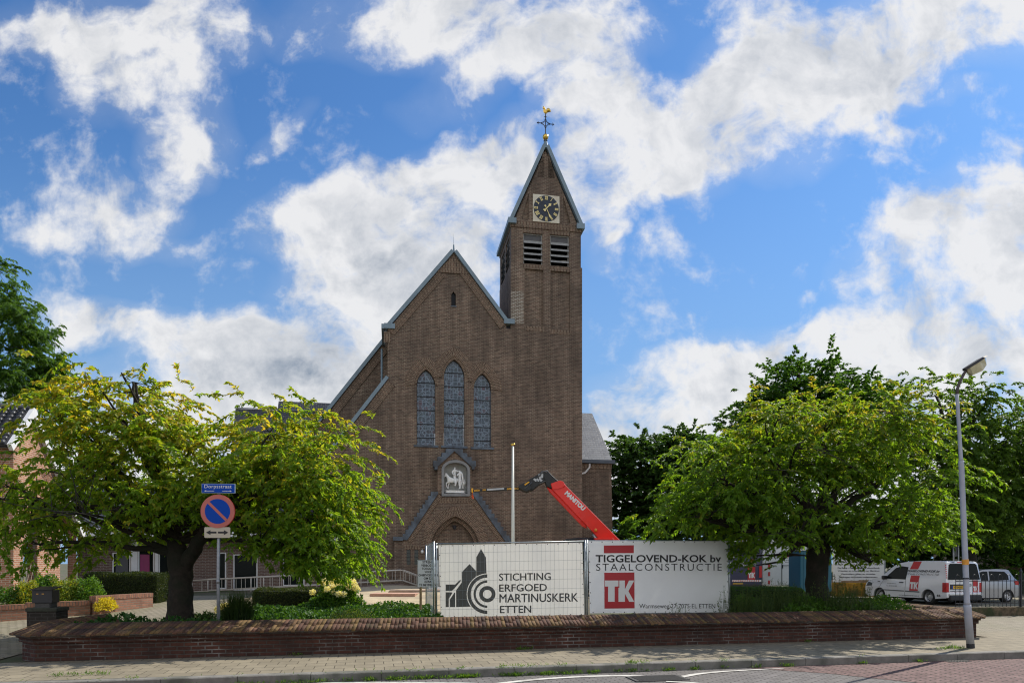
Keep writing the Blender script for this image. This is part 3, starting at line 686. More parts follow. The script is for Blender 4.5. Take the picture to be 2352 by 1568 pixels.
rf.prism([FP(748,1060),(kl[0]+.2,FP(745,1060)[1]),(kl[0]+.2,FP(890,880)[1]),], MF, .43, 2.55)
# transept block with slate roof at the far left
q0 = FP(560,940,11.0); 
rf.build('nave_roof', SLATE, church)
tr = MB()
def tp(px,py,d): a=FP(px,py,d); return (a[0],d,a[1])
e0 = tp(520,1130,9.0); e1 = tp(900,1130,9.0); r0 = tp(541,938,12.5); r1 = tp(690,938,12.5)
tr.add([e0,(e1[0],9.0,e0[2]),(r1[0]+4,12.5,r0[2]),r0,(e0[0],16,e0[2])],[(0,1,2,3),(0,3,4)])
r2 = tp(640,921,14.5); tr.add([(r2[0],11,e0[2]+1.5),(e1[0]+2,11,e0[2]+1.5),(e1[0]+2,14.5,r2[2]),(r2[0],14.5,r2[2])],[(0,1,2,3)])
tr.add([(r0[0]-.05,12.45,r0[2]),(r1[0]+4,12.45,r0[2]),(r1[0]+4,12.6,r0[2]+.10),(r0[0]-.05,12.6,r0[2]+.10)],[(0,1,2,3)])
build_each(tr, 'transept_roof', SLATE, church)
tr = MB(); tr.box(e0[0]+.3,e1[0],9.3,15.5,-.3,e0[2]-.05); tr.build('transept_wall', CH, church)
# ---------------- tower
tw = uT1-uT0; td = 3.55
zt1 = FP(1335,615)[1]; zt2 = FP(1250,520)[1]
HO = [(FP(1202,606),FP(1246,538)),(FP(1264,611),FP(1307,542))]
PN = [(FP(1205,748),FP(1248,618)),(FP(1265,755),FP(1310,622))]
o_ = .06
def rect(a,b): return [(a[0],a[1]),(b[0],a[1]),(b[0],b[1]),(a[0],b[1])]
low = MB()
low.prism([(uT0,zs0+.001),(uT1,zs0+.001),(uT1,zt1),(uT0,zt1)], MF, 0, .09, holes=[rect(*p) for p in PN])
low.box(uT0,uT1,.091,td,zs0,zt1)                       # body behind the sunk panels
low.box(uT0,uT1,.301,td,-.4,zs0-.001)
low.build('tower_wall', CH, church)
lj = MB(); lj.box(uT0+.012,PN[0][0][0]-.05,-.006,-.001,FP(1190,742)[1],FP(1190,668)[1]+.0); lj.build('lime_jointed_corner', CHL, church)
up = MB(); uu0, uu1 = uT0+.02, uT1-o_
HZ = [(h[0][1],h[1][1]) for h in HO]
up.prism([(uu0,zt1+.001),(uu1,zt1+.001),(uu1,zt2),(uu0,zt2)], MF, 0.012, .30, holes=[rect(*h) for h in HO])
ML = lambda a,b,d: Vector((uu0+d, td-.02-a, b))       # left face, a from the back corner
MR = lambda a,b,d: Vector((uu1-d, .012+a, b))
wd = td-.03
lh = [((.45,HZ[0][0]),(1.62,HZ[0][1])),((1.95,HZ[0][0]),(wd-.45,HZ[0][1]))]
up.prism([(.301,zt1+.001),(wd-.30,zt1+.001),(wd-.30,zt2),(.301,zt2)], ML, 0, .30, holes=[rect(*h) for h in lh])
up.prism([(.301,zt1+.001),(wd-.30,zt1+.001),(wd-.30,zt2),(.301,zt2)], MR, 0, .30, holes=[rect(*h) for h in lh])
up.box(uu0,uu1,td-.30,td-.02,zt1+.001,zt2)
up.build('belfry_wall', CH, church)
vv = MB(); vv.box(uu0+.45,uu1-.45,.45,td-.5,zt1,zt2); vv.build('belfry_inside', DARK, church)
LV = mat('louvre_board', (.30,.30,.29), rough=.7, noise_amt=.25, nscale=6)
def louvre(a,b,M):
    fr = MB(); (x0,z0),(x1,z1) = a,b; h = z1-z0; w_ = .05
    P_ = lambda x0,x1,z0,z1,d0,d1: fr.prism([(x0,z0),(x1,z0),(x1,z1),(x0,z1)], M, d0, d1)
    P_(x0,x0+w_,z0,z1,.06,.16); P_(x1-w_,x1,z0,z1,.06,.16); P_(x0+w_,x1-w_,z1-w_,z1,.06,.16); P_(x0+w_,x1-w_,z0,z0+w_,.06,.16); P_(x0+w_,x1-w_,z1-.25*h,z1-.25*h+w_,.055,.16)
    o = fr.build('louvre_window', LV, church)
    g = MB(); g.prism([(x0+w_,z1-.25*h+w_),(x1-w_,z1-.25*h+w_),(x1-w_,z1-w_),(x0+w_,z1-w_)], M, .10,.12); g.build('panel', mat('smoky_panel', (.07,.07,.075), rough=.4, noise_amt=.3, nscale=5), o)
    s_ = MB()
    for k in range(4):
        zt = z1-.25*h-k*(.185*h)-.0
        vs = [M(x0+w_*.2,zt-.02,.0),M(x1-w_*.2,zt-.02,.0),M(x1-w_*.2,zt-.115,-.035),M(x0+w_*.2,zt-.115,-.035),M(x0+w_*.2,zt+.14,.28),M(x1-w_*.2,zt+.14,.28),M(x1-w_*.2,zt+.10,.29),M(x0+w_*.2,zt+.10,.29)]
        s_.add(vs,[(3,2,1,0),(0,1,5,4),(7,6,2,3),(4,5,6,7),(0,4,7,3),(1,2,6,5)])
    s_.build('slats', LV, o)
for h in HO: louvre(h[0],h[1],lambda a,b,d: Vector((a,d+.012,b)))
for h in lh: louvre(h[0],h[1],ML)
# brick bands on the tower
bd = MB()
bz = FP(1250,527)[1]
bd.box(uu0-.03,uu1+.03,-.035,.011,bz,bz+.30)
bd.box(uu0-.03,uu0-.001,.012,td,bz,bz+.30)
for (a,b) in PN: bd.box(a[0]-.02,b[0]+.02,-.014,-.001,a[1]-.24,a[1]-.01)
for (a,b) in HO: bd.box(a[0]-.04,b[0]+.04,-.012,.011,a[1]-.23,a[1]-.005); bd.box(a[0]-.04,b[0]+.04,-.012,.011,b[1]+.005,b[1]+.22)
build_each(bd, 'soldier_course', CHV, church)
# spire: steep saddle roof with brick gables
zk = FP(1330,522)[1]; ap = FP(1253,338)
gL = (uu0-.06, zt2); gR = (uu1+.06, zt2)
gb = MB()
ck = FP(1254,481)
gp = [(uu0+.10,zt2+.001),(uu1-.10,zt2+.001),(ap[0],ap[1]-.25)]
ph = [[(ck[0]-.10,ck[1]+1.55),(ck[0]-.10,ck[1]+3.0),(ck[0]-.45,ck[1]+1.55)],[(ck[0]+.10,ck[1]+1.55),(ck[0]+.45,ck[1]+1.55),(ck[0]+.10,ck[1]+3.0)],
      [(ck[0]-1.25,zt2+.25),(ck[0]-.88,zt2+.25),(ck[0]-.88,zt2+1.55)],[(ck[0]+.88,zt2+.25),(ck[0]+1.25,zt2+.25),(ck[0]+.88,zt2+1.55)]]
gb.prism(gp, MF, -.03, .05, holes=ph)
gb.prism([(uu0+.05,zt2+.001),(uu1-.05,zt2+.001),(ap[0],ap[1]-.1)], MF, .051, .3)
gb.build('spire_gable', CH, church)
gb = MB(); gb.prism([(uu0+.05,zt2+.001),(uu1-.05,zt2+.001),(ap[0],ap[1]-.1)], MF, td-.3, td); gb.build('spire_gable', CH, church)
sp_ = MB(); sp_.prism([(uu0-.12,zt2+.0),(uu1+.10,zt2+.0),(ap[0],ap[1]+.08)], MF, .302, td-.302); sp_.build('spire_roof', SLATE, church)
cp = MB()
along(cp,(uu0+.02,zt2+.05),(ap[0],ap[1]),0,.17,-.14,.30); along(cp,(uu1-.02,zt2+.05),(ap[0],ap[1]),0,.168,-.138,.30)
along(cp,(uu0+.02,zt2+.05),(ap[0],ap[1]),0,.17,td-.3,td+.1); along(cp,(uu1-.02,zt2+.05),(ap[0],ap[1]),0,.168,td-.3,td+.1)
cp.box(uu0-.16,uu0+.24,-.16,.30,zt2-.02,zt2+.24); cp.box(uu1-.24,uu1+.16,-.16,.30,zt2-.02,zt2+.24)
cp.box(uu0-.17,uu0-.0,.301,td+.1,zt2-.02,zt2+.18); cp.box(uu1,uu1+.17,.301,td+.1,zt2-.02,zt2+.18)
cp.tube([(ap[0],.0,ap[1]-.1),(ap[0],.0,ap[1]+.35),(ap[0],0,ap[1]+.55)],[.16,.06,.04],10)
build_each(cp, 'spire_coping', ZINC, church)
# clock
clk = MB(); r_ = .64; c0, c1 = ck
clk.prism([(c0-r_-.03,c1-r_-.03),(c0+r_+.03,c1-r_-.03),(c0+r_+.03,c1+r_+.03),(c0-r_-.03,c1+r_+.03)], MF, -.07, -.031)
clock = clk.build('clock', mat('cream_clock_board', (.80,.76,.62), rough=.7, noise_amt=.12, nscale=5, var=(.66,.60,.48)), church)
ci = lambda r, n=40: [(c0+r*math.cos(2*math.pi*i/n), c1+r*math.sin(2*math.pi*i/n)) for i in range(n)]
d_ = MB(); d_.prism(ci(r_), MF, -.085,-.071); d_.build('dial', mat('dark_blue_dial', (.012,.022,.045), rough=.45, noise_amt=.4, nscale=6), clock)
GP = mat('gilded_numeral', (.92,.78,.36), rough=.5, metal=.0)
for i,sx in enumerate(['I','II','III','IV','V','VI','VII','VIII','IX','X','XI','XII']):
    a = R(90-30*(i+1)); ca, sa = math.cos(a), math.sin(a)
    def Mn(x,y,d,ca=ca,sa=sa): # y outward, x clockwise
        return MF(c0+ca*y+sa*x, c1+sa*y-ca*x, d)
    glyph = {'I':[(0,0)],'V':[(-.5,.5)],'X':[(0,0)]}
    wd_ = {'I':.038,'V':.085,'X':.085}; tot = sum(wd_[c] for c in sx); x = -tot/2
    r0n, r1n = .44,.60; nm = MB()
    for c in sx:
        w = wd_[c]
        def bar(xa,xb,t_=.024):
            nm.prism([(xa-t_/2,r0n),(xa+t_/2,r0n),(xb+t_/2,r1n),(xb-t_/2,r1n)], Mn, -.098,-.086)
        if c=='I': bar(x+w/2,x+w/2)
        if c=='V': bar(x+w/2-.004,x+.015); bar(x+w/2+.004,x+w-.015)
        if c=='X': bar(x+.015,x+w-.015); bar(x+w-.015,x+.015)
        x += w
    nm.prism([(-tot/2,r0n-.008),(tot/2,r0n-.008),(tot/2,r0n+.010),(-tot/2,r0n+.010)],Mn,-.0985,-.0865); nm.prism([(-tot/2,r1n-.010),(tot/2,r1n-.010),(tot/2,r1n+.008),(-tot/2,r1n+.008)],Mn,-.0985,-.0865)
    nm.build('numeral', GP, clock)
def hand(name, ang, ln, w):
    a = R(90-ang); ca, sa = math.cos(a), math.sin(a)
    Mh = lambda x,y,d: MF(c0+ca*y+sa*x, c1+sa*y-ca*x, d)
    h = MB(); h.prism([(-w*.35,-.12),(w*.35,-.12),(w*.3,ln*.5),(w,ln*.72),(0,ln),(-w,ln*.72),(-w*.3,ln*.5)], Mh, -.115,-.10)
    h.prism([(-w*1.1,-.13),(-w*.4,-.19),(0,-.15),(w*.4,-.19),(w*1.1,-.13),(0,-.06)], Mh, -.1155,-.0995)
    h.build(name, GP, clock)
hand('hour_hand', 43, .36, .075); hand('minute_hand', 155, .56, .045)
# right annex behind the tower
ax0 = FP(1341,1060,2.0); ax1 = FP(1404,1064,2.0)
an = MB(); an.box(uT1+.0,ax1[0],2.0,8.0,-.4,ax1[1]-.02)
an.add([(ax1[0],2.0,-.4),(ax1[0]+.14,1.95,-.4),(ax1[0]+.14,7.5,-.4),(ax1[0],7.5,-.4),(ax1[0],2.0,ax1[1]-.3),(ax1[0],7.5,ax1[1]-.3)],[(0,1,4),(1,2,5,4),(2,3,5),(0,4,5,3)])
an.build('annex_wall', CH, church)
an = MB(); an.box(uT1+.001,ax1[0]+.02,1.97,1.999,ax1[1]-.30,ax1[1]-.03); an.build('annex_soldier_course', CHV, church)
an = MB(); an.box(uT1+.0,ax1[0]+.16,1.82,2.02,ax1[1]-.02,ax1[1]+.16); an.box(ax1[0]-.02,ax1[0]+.16,2.021,8.1,ax1[1]-.02,ax1[1]+.16); build_each(an, 'annex_gutter', mat('dark_zinc',(.09,.11,.14),rough=.5,noise_amt=.2), church)
tpz = FP(1357,949,3.8)
an = MB(); an.add([(uT1+.0,2.0,ax1[1]+.1),(ax1[0]+.08,2.0,ax1[1]+.1),(FP(1360,949,4.6)[0],4.6,FP(1360,949,4.6)[1]),(uT1,4.6,FP(1360,949,4.6)[1]),(ax1[0]+.08,8,ax1[1]+.1),(FP(1360,949,4.6)[0],6,FP(1360,949,4.6)[1]),(uT1,6,FP(1360,949,4.6)[1])],[(0,1,2,3),(1,4,5,2),(3,2,5,6)])
an.build('annex_roof', brick('annex_slate', (.30,.31,.32), (.23,.24,.255), (.13,.13,.14), bw=.30, bh=.16, ms=.012, rough=.4, contrast=.2, bump=.7), church)  # paler than the other slate: the roof's sheen is put into the colour
an = MB(); p_ = lambda x,y: (FP(x,y,1.7)[0],1.7,FP(x,y,1.7)[1])
an.tube([p_(1354,1065),p_(1354,1073),p_(1344,1085),(FP(1342,1090,.6)[0],1.7,FP(1342,1090,1.7)[1])], .05, 8); an.build('annex_downpipe', WHITE, church)
# ---------------- porch with stepped blue stone copings
DP = -.42
def FD(px,py): return FP(px,py,DP)
pt = MB()
pL = FD(905,1243); pR = FD(1177,1243); gl = FD(935,1240); gr = FD(1160,1243); nl = FD(1006,1134); nr = FD(1084,1134)
portal = lancet(FD(1045.5,1240)[0], 1.17, -.3, FD(1045,1262)[1], FD(1045,1185)[1])
sw = [[FD(934,1296),FD(943,1296),FD(943,1262),FD(934,1262)],[FD(952,1296),FD(961,1296),FD(961,1262),FD(952,1262)]]
pt.prism([(pL[0],-.4),(portal[0][0],-.4)]+[portal[0]]*0+[(portal[0][0],-.4)]*0+[(pR[0],-.4),(pR[0],pR[1]),(gr[0],gr[1]),nr,nl,gl,(pL[0],gl[1])], MF, DP, -.002, holes=[portal]+sw, back=False)
pt.build('porch_wall', CH, church)
pc = (portal[0][0]+portal[1][0])/2; zsP = FD(1045,1262)[1]; zaP = FD(1045,1185)[1]
w = MB(); arcband(w,pc,1.175,zsP,zaP+.005,.24,MF,DP-.03,.06,leg=.0); arcband(w,pc,1.42,zsP-.0,zaP+.26,.22,MF,DP-.022,.05); w.build('portal_arch', CHS, church)
# inner orders, tympanum, door head
w = MB(); o2 = lancet(pc, 1.00, -.3, zsP-.1, zaP-.20); w.prism([(pc-1.3,-.3),(pc+1.3,-.3),(pc+1.3,zaP+.1),(pc-1.3,zaP+.1)], MF, DP+.20, DP+.42, holes=[[(x,max(y,-.29)) for x,y in o2]]); w.build('portal_order', CH, church)
w = MB(); arcband(w,pc,1.00,zsP-.1,zaP-.20,.13,MF,DP+.185,.014); w.build('inner_arch', CHS, church)
w = MB(); w.box(pc-1.1,pc+1.1,.05,.10,-.3,zaP); w.build('tympanum', brick('tympanum_brick',(.19,.10,.055),(.12,.065,.04),(.15,.11,.075),bw=.215,bh=.068,ms=.008,stain=(.05,.035,.025)), church)
w = MB(); zz = FD(1045,1247)[1]; w.box(pc-.02,pc+.02,.02,.049,zz+.0,zz+.50); w.box(pc-.16,pc+.16,.018,.048,zz+.33,zz+.37); w.tube([(pc,-.1,zaP-.42),(pc,-.1,zaP-.60)],[.10,.07],8); w.build('iron_cross', IRON, church)
w = MB(); ar = [(pc+.95*math.cos(R(180-180*i/14)),zz-.28+.30*math.sin(R(180*i/14))) for i in range(15)]; w.prism([(pc+.95,-.3),(pc-.95,-.3)][::-1]+[(p[0],p[1]) for p in ar[::-1]], MF, .0,.048); w.build('door_lintel', mat('pale_lintel',(.22,.18,.13),rough=.8,noise_amt=.2), church)
w = MB()
for k in range(2): w.box(pc-.80+k*.81,pc-.01+k*.81,-.04,-.002,-.1,zz-.12)
build_each(w, 'church_door', mat('dark_oak',(.045,.028,.018),rough=.6,noise_amt=.3,nscale=10), church)
g = MB()
for r4 in sw: g.prism([(p[0],p[1]) for p in r4], MF, DP+.12, DP+.14)
gw = build_each(g, 'porch_window', mat('green_dark_glass', (.02,.035,.03), rough=.2, spec=.8), church)[0]
g = MB()
for r4 in sw:
    for k in (1,2,3): z = r4[0][1]+(r4[2][1]-r4[0][1])*k/4; g.box(r4[0][0],r4[1][0],DP+.10,DP+.118,z-.01,z+.01)
build_each(g, 'glazing_bar', LEADC, gw)
g = MB(); a,b = FD(930,1261),FD(965,1254); g.box(a[0],b[0],DP-.02,DP-.002,a[1],b[1]+.05); g.build('window_lintel', CHV, church)
def stepped(p0, p1, n, out, name, foot=None):
    """stepped coping rising from p0 (foot) to p1"""
    m_ = MB(); sg = 1 if p1[0] > p0[0] else -1
    dx, dz_ = (p1[0]-p0[0])/n, (p1[1]-p0[1])/n
    for i in range(n):
        xa, xb = p0[0]+dx*i, p0[0]+dx*(i+1); za, zb = p0[1]+dz_*i, p0[1]+dz_*(i+1)
        top = zb + .10; xo = xa - sg*.20
        poly = [(xa,za),(xb,zb),(xb,top),(xo,top),(xo,za+.02)]
        ar = sum(poly[j][0]*poly[(j+1)%5][1]-poly[(j+1)%5][0]*poly[j][1] for j in range(5))
        if ar < 0: poly = poly[::-1]
        m_.prism(poly, MF, DP-.10-.002*(i%2), -.002)
    return m_
for side,(p0,p1,ft) in enumerate(((gl,nl,pL[0]),(gr,nr,pR[0]))):
    m_ = stepped((p0[0],p0[1]),(p1[0],p1[1]),11,.2,'c'); sg = 1 if side==0 else -1
    x0, x1 = sorted((ft-sg*.05, p0[0]-sg*.19)); m_.box(x0,x1,DP-.12,-.002,p0[1]-.02,p0[1]+.16)
    m_.build('stepped_coping', SLATESTONE, church)
    m_ = MB(); along(m_, p0, p1, -.22,-.02, DP-.05, DP-.002); m_.build('coping_band', CHS, church)
# niche block above the porch
nb0, nb1 = FD(1005,1072), FD(1083,1072); nap = FD(1043.5,1036)
fo = [FD(1014.5,1139),FD(1079.5,1139),FD(1079.5,1079)]
cN = FD(1047,1079)[0]; hwN = fo[1][0]-cN
frame_o = [fo[0],fo[1]]+[(cN+hwN*math.cos(R(a)), fo[2][1]+ (FD(1047,1056)[1]-fo[2][1])*math.sin(R(a))) for a in range(0,181,15)]
k_ = .82
frame_i = [(cN-hwN*k_,fo[0][1]+.13),(cN+hwN*k_,fo[0][1]+.13)]+[(cN+hwN*k_*math.cos(R(a)), fo[2][1]+(FD(1047,1062)[1]-fo[2][1])*math.sin(R(a))) for a in range(0,181,15)]
nbm = MB(); bzz = FD(1045,1141)[1]
nbm.prism([(nb0[0],bzz),(nb1[0],bzz),(nb1[0],nb1[1]),nap,(nb0[0],nb0[1])], MF, DP, -.002, holes=[frame_o], back=False); nbm.build('niche_block', CH, church)
nbm = MB(); nbm.box(nl[0],nr[0],DP-.02,DP-.001,bzz-.26,bzz-.06); nbm.box(nl[0],nr[0],DP,-.002,nl[1]-.0,bzz-.001) ; nbm.build('niche_soldier_course', CHV, church)
nbm = MB(); nbm.prism(frame_o, MF, DP-.05, DP+.02, holes=[frame_i]); nbm.prism(frame_o, MF, DP+.021, -.003, holes=[frame_i]); nbm.build('niche_frame', GREYSTONE, church)
nbm = MB(); nbm.box(cN-hwN*.84,cN+hwN*.84,-.03,-.004,fo[0][1]+.1,FD(1047,1061)[1]); nbm.build('niche_back', NICHE, church)
for side,(p0,sg) in enumerate((((nb0[0],nb0[1]),1),((nb1[0],nb1[1]),-1))):
    m_ = stepped(p0, nap, 4, .2, 'c'); x0,x1 = sorted((p0[0]-sg*.14,p0[0]-sg*.0)); m_.box(x0,x1,DP-.12,-.002,p0[1]-.12,p0[1]+.03); m_.build('stepped_coping', SLATESTONE, church)
# wall lamp left of the portal
g = MB(); a = FD(969.5,1267); g.lathe([(0,.09),(.05,.08),(.07,.02),(.05,-.06),(0,-.07)], (a[0],DP-.14,a[1]),12); g.tube([(a[0],DP-.14,a[1]+.08),(a[0],DP-.14,a[1]+.14),(a[0],DP,a[1]+.14)],.012,6); g.build('wall_lamp', WHITE, church, smooth=True)

# ---------------- weather vane (its own thing, stands on the spire)
wx, wz = ap[0], ap[1]+.50
vane = thing('weather_vane', 'black iron cross with gilded ball and gilded rooster on top of the church spire', 'weather vane', church.matrix_basis @ Vector((0,0,0)), 0)
vane.location = (Matrix.Translation((FX,FY,0)) @ Matrix.Rotation(TH,4,'Z')) @ Vector((wx,0,wz)); vane.rotation_euler = (0,0,TH)
zV = lambda py: (FP(1252,py)[1]-wz)
g = MB(); g.tube([(0,0,-.1),(0,0,zV(262))],.022,8); g.lathe([(.0,-.02),(.09,0),(.10,.03),(.04,.06)],(0,0,zV(325)),12)
def arm(dx,dz,L_):
    cz = zV(284); g.tube([(dx*.12,0,cz+dz*.12),(dx*L_,0,cz+dz*L_)],.018,6)
    for r in (.78,.9): g.lathe([(0,-.03),(.035,0),(0,.03)],(dx*L_*r,0,cz+dz*L_*r),6)
    px_, pz_ = -dz, dx
    for s_ in (1,-1): g.tube([(dx*L_*.75,0,cz+dz*L_*.75),(dx*L_*.82+px_*.08*s_,0,cz+dz*L_*.82+pz_*.08*s_),(dx*L_*.95,0,cz+dz*L_*.95)],.010,5)
for dx,dz in ((1,0),(-1,0)): arm(dx,dz,.44)
arm(0,1,.40)
cz = zV(284)
for i in range(4):
    a0_ = R(90*i); a1_ = R(90*i+90); 
    A_ = Vector((.26*math.cos(a0_),0,cz+.26*math.sin(a0_))); B_ = Vector((.26*math.cos(a1_),0,cz+.26*math.sin(a1_))); C_ = Vector((0,0,cz))
    g.tube([A_, A_.lerp(B_,.5).lerp(C_,.35), B_],.013,5); g.tube([A_.lerp(C_,.45), B_.lerp(C_,.45)],.010,5)
for s_ in (1,-1): g.tube([(0,0,zV(322)),(s_*.09,0,zV(319)),(s_*.05,0,zV(314)),(0,0,zV(316))],.012,5)
g.build('iron_cross', IRON, vane)
g = MB(); 
g.lathe([(.001,-.15)]+[(.145*math.sin(R(a)),-.15*math.cos(R(a))) for a in range(15,180,15)]+[(.001,.15)],(0,0,zV(315)),18); g.build('gilded_ball', GOLD, vane, smooth=True)
# rooster: outline with thickness, swelling in the middle
rp_ = [(-.02,.0),(-.10,.05),(-.15,.15),(-.13,.26),(-.16,.30),(-.20,.31),(-.165,.36),(-.16,.42),(-.13,.45),(-.10,.42),(-.07,.40),(-.05,.30),(.0,.22),(.05,.24),(.09,.32),(.16,.37),(.24,.36),(.32,.28),(.36,.16),(.28,.20),(.25,.12),(.19,.17),(.16,.08),(.11,.10),(.08,.03),(.03,-.0)]
g = MB(); k = len(rp_); cx_,cy_ = .02,.17
for sd in (1,-1):
    o = [(x,0,z) for x,z in rp_]; inn = [(cx_+(x-cx_)*.55+(-.0),sd*.05,cy_+(z-cy_)*.6) for x,z in rp_]; c = [(cx_,sd*.065,cy_)]
    fs = [(i,(i+1)%k,k+(i+1)%k,k+i) for i in range(k)]+[(k+i,k+(i+1)%k,2*k) for i in range(k)]
    if sd==1: fs=[f[::-1] for f in fs]
    g.add([(p[0],p[1],p[2]+zV(262)) for p in [(q[0]*.78,q[1]*.8,q[2]*.85) for q in o+inn+c]], fs)
g.build('rooster', GOLD, vane, smooth=True)
# ------------------------------------------------------------------ vegetation
BARK = mat('bark', (.026,.020,.015), rough=.95, noise_amt=.6, nscale=9, var=(.016,.018,.010), bump=.8, bscale=18)
TWIGM = mat('twig_bark', (.05,.036,.026), rough=.9)
L_CHERRY = leafmat('cherry_leaf', (.145,.245,.022), (.40,.31,.045), dark=(.085,.185,.018), transl=.54)
L_CHERRY2 = leafmat('cherry_leaf_green', (.125,.225,.022), (.29,.24,.04), dark=(.075,.165,.018), transl=.52)
L_OAK = leafmat('oak_leaf', (.085,.165,.020), (.14,.22,.03), dark=(.05,.11,.015), transl=.42)
L_DARK = leafmat('dark_leaf', (.048,.110,.024), (.080,.15,.028), dark=(.030,.072,.016), transl=.32)
L_CON = leafmat('conifer_needle', (.070,.155,.022), (.13,.22,.03), dark=(.04,.095,.016), transl=.42)
L_HEDGE = leafmat('yew_needle', (.035,.06,.015), (.12,.13,.025), dark=(.02,.035,.01), transl=.25)
L_BRIGHT = leafmat('bright_leaf', (.07,.16,.02), (.13,.24,.03), dark=(.04,.10,.015), transl=.4)
L_IVY = leafmat('ivy_leaf', (.05,.125,.02), (.10,.21,.03), dark=(.018,.07,.015), transl=.25, rough=.55)
L_YEL = leafmat('yellow_leaf', (.32,.30,.03), (.50,.43,.04), dark=(.12,.20,.025), transl=.35)
L_GRASSY = leafmat('blade_leaf', (.05,.09,.025), (.14,.17,.05), dark=(.03,.06,.02), transl=.4)
L_FLOWER = leafmat('cream_petal', (.68,.66,.50), (.80,.78,.66), dark=(.50,.52,.30), transl=.3)
def nrmz(v): return v/np.maximum(np.linalg.norm(v,axis=-1,keepdims=True),1e-9)
def leaves(P0, A, N_, Ln, Wd, tint):
    """diamond leaves folded along the midrib: base P0, axis A, up normal N_"""
    A = nrmz(A); S = nrmz(np.cross(A, N_)); U = np.cross(S, A)
    n = len(P0); Ln = Ln[:,None]; Wd = Wd[:,None]
    V = np.empty((n,4,3)); V[:,0] = P0; V[:,1] = P0+A*Ln*.45+S*Wd*.5+U*Wd*.18; V[:,2] = P0+A*Ln-U*Ln*.12; V[:,3] = P0+A*Ln*.45-S*Wd*.5+U*Wd*.18
    b = np.arange(n)[:,None]*4; F = np.concatenate([b+[[0,1,2]], b+[[0,2,3]]],0)
    return V.reshape(-1,3), F, np.repeat(tint,4)
def tree(name, label, cat, base, trunk, blobs, ncl, tpc, nleaf, lf, droop=.6, sig=.34, tl=(.35,.7), LM=None, youngz=None, group=None, shell=(.5,1.02), bark=None, seed=1, twigs=True, flat=1.0, limbs=None, side_up=0.0, extra=(), floor=None, front=None):
    g = np.random.default_rng(seed); rr_ = random.Random(seed)
    T = thing(name, label, cat, base, 0, group); B = np.array(base)
    bl = np.array([b[:6] for b in blobs], float); w = (bl[:,3]*bl[:,4]*bl[:,5])**(2/3)
    if len(blobs[0]) > 6: w = w*np.array([b[6] for b in blobs])
    w /= w.sum(); bi = g.choice(len(bl), ncl, p=w)
    d = nrmz(g.normal(size=(ncl,3))); r = shell[0]+(shell[1]-shell[0])*g.random(ncl)**.55
    C = bl[bi,:3]+d*bl[bi,3:6]*r[:,None]
    # drop cluster centres deep inside other blobs now and then so that the crown stays open inside
    keep = np.ones(ncl,bool)
    for i,b in enumerate(bl):
        q = (((C-b[:3])/b[3:6])**2).sum(1); keep &= ~((q < .30) & (bi != i) & (g.random(ncl) < .7))
    C = C[keep]; D = d[keep]; ncl = len(C)
    n = ncl*tpc; ci = np.repeat(np.arange(ncl), tpc)
    S0 = C[ci]+g.normal(size=(n,3))*sig*np.array([1,1,.62*flat])
    out = nrmz(D[ci]*np.array([1,1,.35])+g.normal(size=(n,3))*.75*np.array([1,1,.45])+np.array([0,0,side_up])); ln = g.uniform(tl[0],tl[1],n)
    # leaves along drooping twigs
    tt = (np.arange(nleaf)+g.random((n,nleaf)))/nleaf
    pos = S0[:,None]+out[:,None]*(ln[:,None]*tt)[...,None]; pos[...,2] -= droop*(ln[:,None]*tt**2)
    tang = out[:,None]+np.array([0,0,-1.0])*(2*droop*tt)[...,None]
    sidev = nrmz(np.cross(out, np.array([0,0,1.0])+g.normal(size=(n,3))*.2))[:,None]*np.where(g.random((n,nleaf))<.5,1,-1)[...,None]
    ax = nrmz(tang)*.7+sidev*.75+g.normal(size=(n,nleaf,3))*.28; ax[...,2] -= droop*.75
    up = np.array([0,0,1.0])+g.normal(size=(n,nleaf,3))*.42
    ok = np.ones((n,nleaf),bool)
    if floor:   # the crown's lifted underside, as pruned
        fx = np.array([XY(q[0],floor[0]) for q in floor[1]]); fz2 = np.array([P(q[0],q[1],floor[0]).z for q in floor[1]])
        fl3 = np.interp(pos[...,0],fx,fz2)+g.normal(size=(n,1))*.10
        ok &= pos[...,2] > fl3
        low = S0[:,2]+.0 < np.interp(S0[:,0],fx,fz2)-.25; ok[low] = False; C = C[C[:,2] > np.interp(C[:,0],fx,fz2)-.15]
    if front is not None: ok &= pos[...,1] > front
    ok = ok.reshape(-1)
    m = n*nleaf; pos = pos.reshape(-1,3); ax = ax.reshape(-1,3); up = up.reshape(-1,3)
    L_ = g.uniform(.75,1.2,m)*lf[0]; Wd = L_*lf[1]*g.uniform(.85,1.15,m)
    tint = np.clip(.32+g.normal(size=m)*.14+np.repeat(g.normal(size=n)*.08,nleaf),0,1)
    if youngz: 
        yz = np.clip((pos[:,2]-youngz[0])/(youngz[1]-youngz[0]),0,1); tipn = tt.reshape(-1)
        tint = np.clip(tint+yz*(.15+.55*g.random(m)*np.repeat(g.random(n),nleaf)+.15*tipn),0,1)
    V, F, tn = leaves(pos[ok], ax[ok], up[ok], L_[ok], Wd[ok], tint[ok])
    crown = (V-B, F, tn)
    # wood
    tb = MB(); tr_ = [Vector(p[:3])-Vector(base) for p in trunk]; rd = [p[3] for p in trunk]
    pts = []; rads = []
    for i in range(len(tr_)-1):
        for k in range(3):
            u = k/3; p = tr_[i].lerp(tr_[i+1],u); p += Vector((rr_.gauss(0,.012),rr_.gauss(0,.012),0))*(1 if (i or k) else 0); pts.append(p); rads.append((rd[i]*(1-u)+rd[i+1]*u)*rr_.uniform(.96,1.05))
    pts.append(tr_[-1]); rads.append(rd[-1]); tb.tube(pts, rads, 14)
